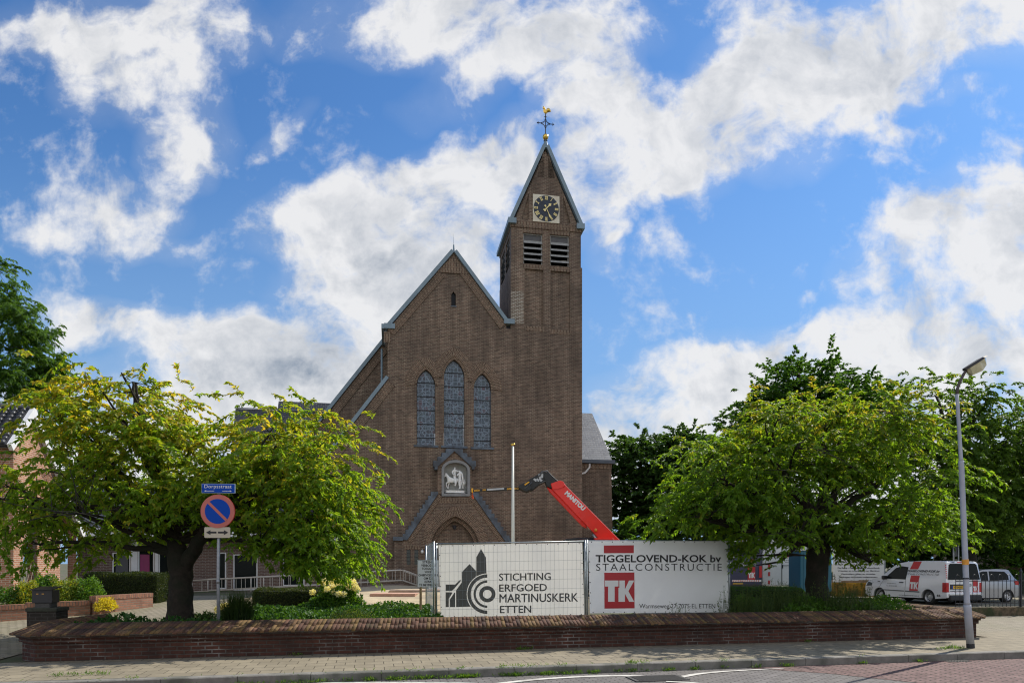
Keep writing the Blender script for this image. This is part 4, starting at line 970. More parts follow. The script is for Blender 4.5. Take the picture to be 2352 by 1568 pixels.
    nodes = [(pts[-1], rads[-1])]
    top = pts[-1]
    def limb(a, b, r0, r1, n=7, wob=.10, sag=0.0, sides=7):
        q = []; l = (b-a).length
        mid = a.lerp(b,.5)+Vector((rr_.gauss(0,wob),rr_.gauss(0,wob),abs(rr_.gauss(0,wob))+sag))*l*.6
        for k in range(n+1):
            u = k/n; p = (a*(1-u)+mid*u)*(1-u)+(mid*(1-u)+b*u)*u
            if 0 < k < n: p = p+Vector((rr_.gauss(0,.02),rr_.gauss(0,.02),rr_.gauss(0,.02)))*l*.5
            q.append(p)
        rs = [r0+(r1-r0)*(k/n)**.8 for k in range(n+1)]; tb.tube(q, rs, sides, cap=False); return list(zip(q,rs))
    # main limbs: leave the trunk at the given height share, end in the blobs
    allp = []
    for i,b in enumerate(blobs):
        a_ = pts[-1]; 
        if limbs: a_ = tr_[0].lerp(tr_[-1], limbs[i%len(limbs)]) if False else pts[max(1,min(len(pts)-1,int(limbs[i%len(limbs)]*(len(pts)-1))))]
        e = Vector(b[:3])-Vector(base); r0 = rd[-1]*(.62 if i else .8); r0 = min(r0, .35*max(b[3:6])*.3+.02)
        allp += limb(a_, e, r0, r0*.35, 9)
        for _ in range(2):
            dd = Vector((rr_.gauss(0,1),rr_.gauss(0,1),rr_.gauss(.4,.6))).normalized(); e2 = e+Vector((dd.x*b[3],dd.y*b[4],dd.z*b[5]))*.75
            allp += limb(e.lerp(a_,.25), e2, r0*.4, .012, 7)
    for ex in extra:
        e_ = [Vector(q[:3])-Vector(base) for q in ex]; sm_ = smoothpath(e_, 5); rs_ = [ex[min(len(ex)-1,k//5)][3]*(1-(k%5)/5)+ex[min(len(ex)-1,k//5+1)][3]*((k%5)/5) for k in range(len(sm_))]
        sm_ = [p+Vector((rr_.gauss(0,.02),rr_.gauss(0,.02),rr_.gauss(0,.01)))*(1 if k else 0) for k,p in enumerate(sm_)]
        tb.tube(sm_, rs_, 10, cap=False); allp += list(zip(sm_,rs_))
    AP = np.array([tuple(p) for p,_ in allp]); AR = np.array([r for _,r in allp])
    for c in C-B:
        k = int(np.argmin(((AP-c)**2).sum(1)+ (AP[:,2]>c[2]+.2)*.6)); limb(Vector(AP[k]), Vector(c), min(AR[k]*.6,.022), .005, 5, .12, sides=4)
    tb.build('trunk', bark or BARK, T, smooth=True)
    if twigs and float(twigs) > 0:
        sel = g.random(n) < twigs if not isinstance(twigs,bool) else np.ones(n,bool)
        sel &= ok.reshape(n,nleaf).all(1)
        st = np.linspace(0,1,4); Q = S0[sel][:,None]+out[sel][:,None]*(ln[sel][:,None]*st)[...,None]; Q[...,2] -= droop*(ln[sel][:,None]*st**2)
        k = len(Q); pr = np.array([[0,0,1],[.87,0,-.5],[-.87,0,-.5]])
        perp = nrmz(np.cross(out[sel], [0,0,1.0])); up3 = np.array([0,0,1.0])
        rad = np.array([.006,.005,.004,.002])*1.1
        VV = np.empty((k,4,3,3))
        for j in range(3): VV[:,:,j] = Q+(perp[:,None]*pr[j,0]+up3*pr[j,2])*rad[None,:,None]
        VV = VV.reshape(-1,3)-B; b = (np.arange(k)*12)[:,None]; fs = []
        for a_ in range(3):
            for j in range(3): fs.append(b+[[a_*3+j,a_*3+(j+1)%3,(a_+1)*3+(j+1)%3,(a_+1)*3+j]])
        tq = np.concatenate(fs,0); tq = np.concatenate([tq[:,[0,1,2]],tq[:,[0,2,3]]],0)+len(crown[0]); nf = len(crown[1])
        o = fastmesh('crown', np.concatenate([crown[0],VV]), np.concatenate([crown[1],tq]), LM, T, np.concatenate([crown[2],np.zeros(len(VV))]))
        o.data.materials.append(TWIGM); mi = np.zeros(nf+len(tq),dtype=np.int32); mi[nf:] = 1; o.data.polygons.foreach_set('material_index', mi)
    else: fastmesh('crown', crown[0], crown[1], LM, T, crown[2])
    return T
def bl(px,py,Y,rx,ry,rd,w=1.0): 
    p = P(px,py,Y); k = Y/FL; return (p.x,p.y,p.z,rx*k,rd,ry*k,w)
# --- left cherry
Y = 14.4
b0 = P(408,1425,Y); zb = .12
trk = [(*b0[:2],zb,.33),(*P(412,1400,Y),.26),(*P(416,1340,Y),.225),(*P(414,1290,Y),.235),(*P(402,1240,Y),.16),(*P(390,1190,Y),.13)]
X1 = [(*P(418,1310,Y),.17),(*P(442,1268,Y-.1),.145),(*P(470,1222,Y-.3),.13),(*P(520,1175,Y-.5),.11),(*P(590,1130,Y-.5),.08),(*P(680,1100,Y-.3),.05)]
X2 = [(*P(398,1235,Y),.13),(*P(360,1195,Y-.3),.11),(*P(300,1175,Y-.6),.08),(*P(200,1165,Y-.7),.05),(*P(90,1180,Y-.6),.03)]
X3 = [(*P(396,1200,Y),.12),(*P(372,1120,Y),.10),(*P(330,1040,Y),.075),(*P(315,950,Y),.05),(*P(305,875,Y),.02)]
tree('cherry_tree', 'large spreading cherry tree with yellowish young leaves, left of the church beside the parking sign', 'tree', (b0.x,b0.y,zb), trk,
  [bl(300,945,14.2,95,90,1.5,1.4),bl(175,960,14.2,60,55,1.1,.8),bl(180,1060,14.0,150,120,2.0),bl(60,1140,13.6,150,110,1.8,.8),bl(400,1100,14.6,120,95,2.2),bl(250,1190,13.6,190,100,2.3,1.1),bl(510,1085,14.6,95,65,1.6,.8),
   bl(640,1020,14.4,95,85,1.4,1.0),bl(708,1080,14.3,100,110,1.5,1.1),bl(746,1190,14.2,80,115,1.5,1.2),bl(625,1180,14.0,140,110,2.1,1.1),bl(682,1255,13.8,100,75,1.6,1.1),bl(90,1250,13.8,110,45,1.6,.35),bl(470,1180,14.8,140,75,2.2),bl(312,880,14.2,45,45,.5,.5)],
  400, 9, 33, (.113,.45), droop=.42, LM=L_CHERRY, youngz=(1.8,5.2), seed=3, extra=(X1,X2,X3), limbs=[.8,.8,.75,.7,1,.8,1,.95,.9,.8,.95,.85,.7,1,1,1], tl=(.35,.75), sig=.33, front=12.75, floor=(13.6,[(-80,1325),(60,1345),(160,1300),(210,1262),(300,1238),(370,1212),(400,1200),(480,1205),(520,1245),(600,1290),(700,1335),(860,1342),(900,1335)]))
# --- right cherry
Y = 16.6
b0 = P(1893,1385,Y); zb = .05
trk = [(b0.x-.05,b0.y,zb,.33),(*P(1884,1400,Y),.29),(*P(1876,1340,Y),.255),(*P(1878,1280,Y),.27),(*P(1885,1225,Y),.22),(*P(1888,1190,Y),.18)]
tree('cherry_tree', 'broad round cherry tree with thick trunk between the right banner and the white van', 'tree', (b0.x,b0.y,zb), trk,
  [bl(1890,1000,16.6,140,80,2.2,1.2),bl(1738,1010,16.4,95,75,1.8),bl(2000,990,16.6,110,90,1.8),bl(2050,1090,16.5,95,110,2.0,1.1),bl(1662,1110,16.2,110,80,1.9),bl(1598,1190,16.0,68,55,1.4,.9),bl(1780,1100,16.4,150,110,2.8,1.1),bl(1920,1150,16.4,160,110,2.8,1.1),
   bl(1700,1220,15.9,130,70,1.9,1.1),bl(1860,1230,15.8,130,65,2.2,1.0),bl(2030,1210,16.2,110,75,2.0,1.1),bl(1790,1290,16.0,110,35,1.5,.7),bl(2110,1240,16.6,60,70,1.3,.8),bl(2000,1290,16.0,80,40,1.3,.7)],
  370, 9, 33, (.113,.45), droop=.45, LM=L_CHERRY2, youngz=(3.2,6.0), seed=5, limbs=[1,.9,1,.95,.85,.7,1,.95,.8,.9,.85,.8,.9,.85], tl=(.35,.75), sig=.36, front=14.6, floor=(15.8,[(1440,1200),(1480,1228),(1640,1226),(1690,1228),(1712,1300),(1760,1300),(1775,1262),(1850,1240),(1940,1250),(1990,1290),(2060,1280),(2100,1262),(2180,1240)]))
# --- oak behind it
Y = 28.0
b0 = P(1850,1380,Y)
tree('oak_tree', 'dark green oak tree rising behind the broad round cherry tree', 'tree', (b0.x,b0.y,-.1), [(b0.x,b0.y,-.1,.34),(*P(1852,1250,Y),.28),(*P(1850,1130,Y),.20),(*P(1850,1030,Y),.14)],
  [bl(1845,905,Y,85,70,2.2,1.2),bl(1770,950,Y,80,60,2.0),bl(1930,940,Y,80,55,2.2),bl(1720,990,Y,70,50,1.6,.9),bl(1985,925,Y,32,25,1.0,.4),bl(1850,980,Y,150,90,3.0),bl(1890,852,Y,26,26,.6,.5),bl(1835,855,Y,28,34,.7,.6)],
  230, 9, 26, (.16,.62), droop=.12, LM=leafmat('oak_leaf_dark', (.050,.125,.020), (.09,.17,.028), dark=(.03,.08,.015), transl=.36), seed=8, sig=.42, tl=(.3,.6), side_up=.3, twigs=.4)
# --- cherry at the right edge behind the lamp
Y = 33.0
b0 = P(2222,1370,Y)
tree('cherry_tree', 'tall open cherry tree at the right edge behind the street lamp', 'tree', (b0.x,b0.y,-.1), [(b0.x,b0.y,-.12,.36),(*P(2230,1330,Y),.32),(*P(2224,1230,Y),.27),(*P(2222,1140,Y),.17)],
  [bl(2150,910,Y,60,55,1.0,.9),bl(2240,920,Y,60,40,1.0,.9),bl(2120,1010,Y,75,60,1.8,.8),bl(2230,1020,Y,100,75,2.2),bl(2330,1000,Y,75,60,1.8),bl(2400,1080,Y,80,90,2.0),bl(2300,1110,Y,120,80,2.4),bl(2180,1120,Y,90,80,2.2,.9),bl(2360,1180,Y,80,60,1.8),bl(2200,1210,Y,60,40,1.4,.4)],
  290, 10, 26, (.17,.50), droop=.45, LM=L_OAK, seed=9, sig=.55, limbs=[1,1,.9,1,1,.9,1,.85,.9,.8], twigs=.5)
# --- conifer at the left edge
Y = 27.0
b0 = P(-60,1380,Y)
tree('conifer_tree', 'tall feathery dark green conifer at the left edge behind the house roof', 'tree', (b0.x,b0.y,.2), [(b0.x,b0.y,.2,.5),(*P(-55,1200,Y),.4),(*P(-50,900,Y),.28),(*P(-40,700,Y),.12),(*P(-30,600,Y),.04)],
  [bl(-10,640,Y,40,50,1.0),bl(-20,720,Y,80,60,1.6),bl(40,740,Y,50,35,.9),bl(-10,820,Y,110,60,2.2),bl(85,780,Y,45,35,.9,.9),bl(60,850,Y,70,50,1.6),bl(0,930,Y,130,60,2.6),bl(100,900,Y,35,40,1.0,.9),bl(0,1030,Y,120,80,2.6)],
  210, 11, 34, (.16,.26), droop=.55, LM=L_CON, seed=12, sig=.34, tl=(.3,.6), limbs=[.95,.85,.8,.7,.72,.65,.55,.6,.45], twigs=.2)
# --- dark trees behind, right of the church
for i,(lab,px,Y,blobs,sd) in enumerate((
  ('rounded dark green tree standing directly right of the church annex', 1500, 42.0, [(1480,1080,85,85,3.0,1),(1440,1150,60,90,2.5,1),(1560,1060,60,60,2.4,.9),(1600,1040,45,45,1.8,.8),(1530,1150,90,90,3,1),(1480,1220,80,60,3,.9)], 21),
  ('dark tree seen above the banner, behind the left side of the round cherry tree', 1640, 46.0, [(1650,1090,70,70,3,1),(1620,1180,80,80,3,1),(1700,1160,80,80,3,1)], 22),
  ('dark spreading cedar behind the white van', 2120, 40.0, [(2090,1200,90,45,3,1),(2200,1160,90,60,3,1),(2170,1240,110,30,3,1),(2290,1200,90,70,3,.8),(2050,1270,80,30,2.5,1)], 23),
  ('dark tree at the far right edge above the gabled house', 2390, 44.0, [(2380,1180,90,70,3.5,1),(2420,1250,60,60,3,1),(2330,1130,70,50,3,1)], 24))):
    b0 = P(px,1340,Y); c0_ = blobs[0]
    tree('broadleaf_tree' if i!=2 else 'cedar_tree', lab, 'tree', (b0.x,b0.y,-.1), [(b0.x,b0.y,-.1,.35),(*P(px,1260,Y),.3),(*P(px,c0_[1]+60,Y),.2)],
      [bl(x,y,Y,rx,ry,rd,w) for x,y,rx,ry,rd,w in blobs], 210 if i in (0,1) else 140, 11, 28, (.24,.6), droop=.2 if i!=2 else .35, LM=L_DARK, seed=sd, sig=.55, tl=(.4,.8), twigs=.0, flat=1.0 if i!=2 else .4, side_up=.3)
for i,(px,py,Y,rx,ry,lab) in enumerate(((1443,1240,36.0,24,42,'small bright green columnar tree just right of the church wall above the banner'),(2290,1290,38.0,45,35,'bright green bush in front of the gabled house at the right edge'))):
    b0 = P(px,1340,Y)
    tree('young_tree' if i==0 else 'bush', lab, 'tree' if i==0 else 'bush', (b0.x,b0.y,-.1), [(b0.x,b0.y,-.1,.06),(*P(px,1300,Y),.05),(*P(px,1270,Y),.03)], [bl(px,py,Y,rx,ry,.7),bl(px,py+40,Y,rx*1.2,ry,.8),bl(px+2,py-22,Y,rx*.6,ry*.6,.5)], 60, 6, 14, (.14,.6), droop=.1, LM=L_BRIGHT, seed=30+i, sig=.16, tl=(.15,.3), twigs=.0, side_up=.6)

def cloud(name, label, cat, loc, sampler, n, lf, LM, tint=.35, seed=0, parent=None, group=None, upb=.6, kind=None, part='foliage', rand=.8):
    """a mass of small leaves; sampler(g, n) -> positions, outward directions (local)"""
    g = np.random.default_rng(seed); Pn, Dn = sampler(g, n); m = len(Pn)
    ax = nrmz(Dn*.7+g.normal(size=(m,3))*rand+np.array([0,0,upb])); up = nrmz(Dn+g.normal(size=(m,3))*.5)
    L_ = g.uniform(.7,1.25,m)*lf[0]; V,F,t_ = leaves(Pn, ax, up, L_, L_*lf[1], np.clip(tint+g.normal(size=m)*.2,0,1))
    if parent is None and label:
        T = thing(name, label, cat, loc, 0, group); 
        if kind: T['kind'] = kind
    else: T = parent
    return T, fastmesh(part, V, F, LM, T, t_)
def boxs(w,d,h,r=.12):
    def f(g,n):
        a = np.array([w*d, w*h*2, d*h*2]); k = g.choice(3,n,p=a/a.sum()); Pn = (g.random((n,3))-.5)*np.array([w,d,h])+np.array([0,0,h/2]); Dn = np.zeros((n,3)); s = np.where(g.random(n)<.5,-1,1)
        Pn[k==0,2] = h; Dn[k==0,2] = 1
        Pn[k==1,1] = s[k==1]*d/2; Dn[k==1,1] = s[k==1]
        Pn[k==2,0] = s[k==2]*w/2; Dn[k==2,0] = s[k==2]
        # rounded edges
        q = Pn-np.array([0,0,h/2]); lim = np.array([w,d,h])/2-r; c = np.clip(q,-lim,lim); e = q-c; l = np.linalg.norm(e,axis=1,keepdims=True); q = np.where(l>1e-6,c+e/np.maximum(l,1e-6)*np.minimum(l,r),q)
        q += Dn*(np.sin(q[:,[0]]*5+q[:,[1]]*3)*.02+g.normal(size=(n,1))*.018)
        return q+np.array([0,0,h/2]), Dn
    return f
def ells(rx,ry,rz,lump=.15,n0=.45):
    def f(g,n):
        d = nrmz(g.normal(size=(n,3))); d[:,2] = np.abs(d[:,2]); r = n0+(1-n0)*g.random(n)**.5
        r *= 1+lump*np.sin(d[:,0]*7+d[:,2]*5)*np.sin(d[:,1]*6+2); return d*r[:,None]*np.array([rx,ry,rz]), d
    return f
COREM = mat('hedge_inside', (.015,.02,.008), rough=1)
def hedge(name, label, px0, px1, pyt, Y, depth, zg, LM, n, lf=(.045,.5), tint=.4, rz=0.0, seed=1, cat='hedge'):
    x0, x1 = XY(px0,Y), XY(px1,Y); h = P(0,pyt,Y).z-zg; w = x1-x0
    T,_ = cloud(name, label, cat, ((x0+x1)/2,Y+depth/2,zg), boxs(w,depth,h), n, lf, LM, tint, seed)
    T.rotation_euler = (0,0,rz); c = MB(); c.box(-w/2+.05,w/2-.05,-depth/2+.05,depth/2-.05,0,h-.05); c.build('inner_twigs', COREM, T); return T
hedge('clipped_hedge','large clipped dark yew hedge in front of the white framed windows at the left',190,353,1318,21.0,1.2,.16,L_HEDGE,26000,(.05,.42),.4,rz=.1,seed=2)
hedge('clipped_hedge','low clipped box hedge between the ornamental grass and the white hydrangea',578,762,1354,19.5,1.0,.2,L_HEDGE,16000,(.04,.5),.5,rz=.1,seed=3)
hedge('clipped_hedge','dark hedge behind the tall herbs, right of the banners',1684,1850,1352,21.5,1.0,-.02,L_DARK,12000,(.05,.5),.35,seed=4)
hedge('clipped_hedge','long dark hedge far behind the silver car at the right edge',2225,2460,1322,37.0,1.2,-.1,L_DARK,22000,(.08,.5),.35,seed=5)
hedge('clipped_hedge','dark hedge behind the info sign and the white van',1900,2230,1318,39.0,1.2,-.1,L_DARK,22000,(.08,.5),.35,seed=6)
# shrubs of the left planter
for i,(px,py,Y,rx,ry,LM,tt_,lab) in enumerate((
  (20,1385,18.0,55,38,L_BRIGHT,.2,'green shrub at the far left edge behind the brick planter'),
  (65,1375,18.2,30,40,L_YEL,.25,'yellow green variegated shrub left of the mailbox'),
  (150,1372,18.6,45,42,L_YEL,.12,'yellow variegated shrub just right of the mailbox'),
  (200,1368,18.8,42,42,L_BRIGHT,.5,'bright green leafy shrub between the mailbox and the yew hedge'),
  (105,1350,19.6,35,30,L_BRIGHT,.3,'green shrub below the house window behind the mailbox'),
  (243,1387,18.4,13,14,L_YEL,.8,'small bright yellow flowering plant at the foot of the yew hedge'))):
    k = Y/FL; c = P(px,py+ry*.9,Y); c.z = max(c.z,.1); h = (P(px,py-ry,Y).z-c.z)
    cloud('garden_shrub', lab, 'shrub', tuple(c), ells(rx*k*1.1,.45,max(h,.25)), 3800 if i!=5 else 900, (.07,.5), LM, tt_, 40+i)
# hydrangea, ornamental grass, low shrub, ground cover
c = P(775,1395,19.0); H,_ = cloud('hydrangea_bush','hydrangea bush with cream white flower heads beside the sandy ground','bush',(c.x,c.y,.18), ells(.75,.5,.75), 4200,(.10,.55),L_BRIGHT,.4,50)
g = np.random.default_rng(3); fh = []
for i in range(26):
    a = g.uniform(0,2*math.pi); r = g.uniform(.2,.85); fh.append((r*math.cos(a)*1.0+.12, r*math.sin(a)*.5-.1, .5+.38*g.random()+.15*(1-r)))
def fsamp(g,n):
    k = g.integers(0,len(fh),n); d = nrmz(g.normal(size=(n,3))); return np.array(fh)[k]+d*np.array([.085,.085,.07])*g.random((n,1))**.3, d
cloud('x',None,'',(0,0,0),fsamp,3400,(.045,.9),L_FLOWER,.5,51,parent=H,part='flower_heads')
c = P(568,1420,16.0)
cloud('low_shrub','low dark leafy shrub directly left of the parking sign pole, behind the wall','shrub',(P(468,1400,14.6).x,14.6,.1), ells(.45,.35,.42), 1700,(.07,.5),L_DARK,.5,54)
cloud('hydrangea_bush','small cream hydrangea at the foot of the parking sign pole','bush',(P(535,1400,17).x,17.0,.15), ells(.4,.3,.35), 1500,(.08,.5),L_BRIGHT,.2,52)
hh = bpy.data.objects[-1] if False else None
def fs2(g,n):
    ctr = np.array([(-.25,-.1,.35),(-.1,-.15,.38),(.1,-.1,.36),(-.35,-.05,.28)]); k = g.integers(0,4,n); d = nrmz(g.normal(size=(n,3))); return ctr[k]+d*.07, d
cloud('x',None,'',(0,0,0),fs2,700,(.045,.9),L_FLOWER,.5,53,parent=[o for o in SC.objects if o.get('label','').startswith('small cream hydrangea')][0],part='flower_heads')
def blades(name,label,cat,loc,n,h,spread,lean,LM,seed,w=.012,tint=.4,group=None,parent=None,segs=4,rx=None,base=.1,kind=None):
    g = np.random.default_rng(seed); T = thing(name,label,cat,loc,0,group) if label else parent
    if kind: T['kind']=kind
    bx = g.normal(size=n)*base if rx is None else g.uniform(-rx[0],rx[0],n); by = g.normal(size=n)*base if rx is None else g.uniform(-rx[1],rx[1],n)
    a = g.uniform(0,2*math.pi,n); le = g.random(n)**.7*lean; hh_ = h*g.uniform(.55,1.05,n); V = []; wv = np.stack([-np.sin(a),np.cos(a),np.zeros(n)],1)
    for j in range(segs+1):
        u = j/segs; c = np.stack([bx+np.cos(a)*(le*u**1.8)*hh_, by+np.sin(a)*(le*u**1.8)*hh_, hh_*u*(1-.25*le*u*u)],1); ww = w*(1-u)**.6*.5+.0005
        V += [c-wv*ww, c+wv*ww]
    V = np.stack(V,1).reshape(-1,3); m = 2*(segs+1); b = (np.arange(n)*m)[:,None]; F = np.concatenate([b+[[2*j,2*j+1,2*j+3,2*j+2]] for j in range(segs)],0)
    t_ = np.repeat(np.clip(tint+g.normal(size=n)*.2,0,1),m); fastmesh('blades',V,F,LM,T,t_); return T
blades('ornamental_grass','tall dark clump of ornamental grass right of the parking sign pole','grass clump',(P(548,1400,14.9).x,14.9,.1),1500,.95,.3,.55,L_GRASSY,60,w=.014,tint=.22,base=.12)
c = P(805,1430,14.6)
cloud('low_shrub','low grey green spreading shrub just behind the wall, left of the banners','shrub',(c.x,14.6,.18), ells(.62,.45,.42,.2,.2), 3600,(.05,.3),L_GRASSY,.5,61,upb=.9,rand=.6)
# ivy bed
def bed(s0,s1,t0,t1,h,mound=.1):
    def f(g,n):
        s = g.uniform(s0,s1,n); t = g.uniform(t0,t1,n); X = s*SCs-t*SSn; Yv = 10.62+s*SSn+t*SCs
        z = np.array([gh(x,y) for x,y in zip(X,Yv)])+h*g.random(n)**.4*(1+.35*np.sin(s*3.1)*np.cos(t*2.7))
        D = np.zeros((n,3)); D[:,2] = 1; return np.stack([X,Yv,z],1), D+g.normal(size=(n,3))*.3
    return f
_,o = cloud('ivy_bed',None,'',(0,0,0),bed(-5.2,-.55,2.7,9.3,.24),24000,(.085,.8),L_IVY,.45,62,part='ivy_ground_cover',upb=.2); o.parent=None; tag(o,'bright green glossy ivy covering the bed behind the wall','ground cover',kind='stuff')
_,o = cloud('x',None,'',(0,0,0),bed(-7.2,-4.9,2.6,3.3,.52),3600,(.08,.6),L_IVY,.2,63,part='ground_cover_plants',upb=.3); o.parent=None; tag(o,'low dark leafy plants behind the left end of the wall','ground cover',kind='stuff')
_,o = cloud('x',None,'',(0,0,0),bed(6.6,9.9,2.7,5.0,.62),12000,(.075,.6),L_BRIGHT,.4,64,part='leafy_ground_cover',upb=.4); o.parent=None; tag(o,'bright green low leafy plants in front of the white van','ground cover',kind='stuff')
# tall herbs right of the banner
for i,(px,Y,h,lab) in enumerate(((1712,15.6,.75,'herb clump with upright stems beside the right end of the banners'),(1745,15.2,.62,'low herb clump in front of the dark hedge, left of the cherry trunk'),(1785,15.6,.8,'tallest upright herb clump left of the cherry trunk'),(1830,15.4,.7,'herb clump directly left of the thick cherry trunk'),(1925,15.2,.85,'dense herb clump directly right of the thick cherry trunk'),(1965,15.6,.75,'herb clump in front of the yellow skip'),(2005,15.0,.55,'low herb clump in front of the van wheel'),(1560,14.6,.50,'small herb tuft poking up in front of the red logo of the right banner'),(1660,14.6,.42,'thin herb stems at the lower right corner of the right banner'))):
    x = XY(px,Y)
    h *= 1.45
    T = blades('herb_clump',lab,'plant',(x,Y,0),260 if i<7 else 60,h,.3,.25,L_GRASSY,70+i,w=.012,tint=.45,group='tall herbs behind the wall',base=.22 if i<7 else .1)
    def stem(g,n,h=h,i=i):
        k = g.integers(0,38 if i<7 else 9,n); gg = np.random.default_rng(900+i); b = gg.normal(size=(38,2))*(.22 if i<7 else .12); hh_ = h*gg.uniform(.55,1.1,38); u = g.random(n); le = gg.normal(size=(38,2))*.10
        Pn = np.stack([b[k,0]+le[k,0]*u,b[k,1]+le[k,1]*u,hh_[k]*u],1)+g.normal(size=(n,3))*.012; d = nrmz(g.normal(size=(n,3))*np.array([1,1,.3])); return Pn,d
    cloud('x',None,'',(0,0,0),stem,3600 if i<7 else 500,(.04,.28),L_GRASSY,.45,90+i,parent=T,part='leaves',upb=.7,rand=.4)
# weeds in kerb and joints
def weedpts(n, g):
    out = []
    for _ in range(n):
        s = g.choice([g.uniform(-3.5,3.5),g.uniform(-2,1),g.uniform(-7,9)]); out.append((s,-.19+g.normal()*.02))
    return out
g = np.random.default_rng(5); spots = weedpts(70,g)+[(8.55,.42),(8.6,.36),(8.4,.45),(8.5,.5),(8.2,.38),(-6.3,.35),(-6.1,.4),(-5.9,.37),(-6.5,.33),(-3.4,1.9),(.55,1.9),(.7,1.92),(6.5,1.9)]
def wsamp(g,n):
    k = g.integers(0,len(spots),n); s = np.array(spots)[k]+g.normal(size=(n,2))*np.array([.055,.022]); X = s[:,0]*SCs-s[:,1]*SSn; Yv = 10.62+s[:,0]*SSn+s[:,1]*SCs
    z = np.where(s[:,1]<-.16,-.122,0.0)+g.random(n)*.03; return np.stack([X,Yv,z],1), nrmz(g.normal(size=(n,3)))
_,o = cloud('x',None,'',(0,0,0),wsamp,3600,(.055,.16),L_BRIGHT,.7,99,part='kerb_weeds',upb=.5); o.parent=None; tag(o,'small weeds growing along the kerb and paving joints','weeds',kind='stuff')
# ------------------------------------------------------------------ street furniture
BLACKT = mat('black_lettering', (.018,.018,.022), rough=.6)
REDP = mat('red_print', (.52,.03,.035), rough=.5)
WHITEP = mat('white_print', (.80,.80,.80), rough=.5)
LAMPG = mat('lamp_grey_paint', (.40,.42,.47), rough=.5, noise_amt=.12, nscale=4)
RUBBER = mat('rubber', (.018,.018,.018), rough=.8, noise_amt=.3, nscale=20)
GLASSD = mat('vehicle_glass', (.010,.014,.014), rough=.12, spec=.10)
VANW = mat('van_white_paint', (.74,.75,.77), rough=.3, coat=.6, noise_amt=.03, nscale=2)
# street lamp
Y = 12.87; f0 = P(2229,1487,Y)
lamp = thing('street_lamp','tall leaning grey street lamp post with swan neck and flat lantern, right of the wall','street lamp',(f0.x,Y,0))
def LP(px,py): p = P(px,py,Y); return (p.x-f0.x,0,p.z)
def lr(w): return w/2*Y/FL
g = MB(); g.tube([LP(2229.5,1488.5),LP(2228.8,1477)],[lr(17),lr(17)],16); g.build('base_sleeve', mat('black_base_paint',(.02,.02,.025),rough=.6), lamp, smooth=False)
g = MB(); g.tube([LP(2228.8,1477),LP(2222,1395),LP(2221.4,1388)],[lr(16.5),lr(16),lr(16)],16); g.tube([LP(2221.4,1388),LP(2221,1382),LP(2207.8,1064),LP(2207.3,1058)],[lr(15),lr(12.5),lr(11.5),lr(11)],16)
g.tube([LP(2207.3,1060),LP(2207,1052),LP(2200,940),LP(2198,905)],[lr(10.5),lr(8),lr(7.5),lr(7)],14)
g.build('pole', LAMPG, lamp, smooth=True)
g = MB(); g.tube([LP(2198,906),LP(2199,893),LP(2205,876),LP(2214,858),LP(2221,848)],[lr(7),lr(6.6),lr(6.4),lr(6.2),lr(6)],12); g.build('neck', mat('weathered_brown_paint',(.09,.07,.065),rough=.7,noise_amt=.3,nscale=15), lamp, smooth=True)
hd = MB(); A = Vector(LP(2217,850)); B = Vector(LP(2262,820)); ax = (B-A).normalized(); L_ = (B-A).length
up_ = Vector((-ax.z,0,ax.x)); sd_ = Vector((0,1,0))
def HM(a,b,c): return A+ax*a*L_+sd_*b+up_*c
prof = [(-.03,.05,.045),(.10,.09,.045),(.45,.13,.04),(.80,.12,.035),(1.0,.08,.02)]
vs = []
for a,w,h in prof: vs += [HM(a,-w,0),HM(a,-w*.7,h),HM(a,w*.7,h),HM(a,w,0)]
fs = [(4*i+j,4*i+(j+1)%4,4*i+4+(j+1)%4,4*i+4+j) for i in range(4) for j in range(4)]+[(0,3,2,1),(16,17,18,19)]
hd.add(vs,fs); hd.build('lantern_housing', mat('dark_lamp_housing',(.045,.038,.035),rough=.6), lamp)
hd = MB(); vs = []
for a,w,h in ((.03,.03,-.06),(.10,.085,-.15),(.50,.125,-.18),(.78,.115,-.13),(.97,.06,-.02)): vs += [HM(a,-w,-.002),HM(a,-w*.55,h),HM(a,w*.55,h),HM(a,w,-.002)]
hd.add(vs,[(4*i+j,4*i+4+j,4*i+4+(j+1)%4,4*i+(j+1)%4) for i in range(4) for j in range(4)]+[(0,1,2,3),(19,18,17,16)]); hd.build('diffuser', mat('yellowed_diffuser',(.62,.58,.38),rough=.25,coat=.5,noise_amt=.25,nscale=9), lamp)
g = MB(); g.tube([LP(2217.6,1296),LP(2217.1,1284)],[lr(14.2),lr(14.2)],16); g.build('sticker', mat('orange_sticker',(.75,.33,.04),rough=.6,noise_amt=.2,nscale=30), lamp)
g = MB(); g.tube([LP(2218.9,1329),LP(2218.8,1326)],[lr(14.6),lr(14.6)],16); g.build('strap', IRON, lamp)
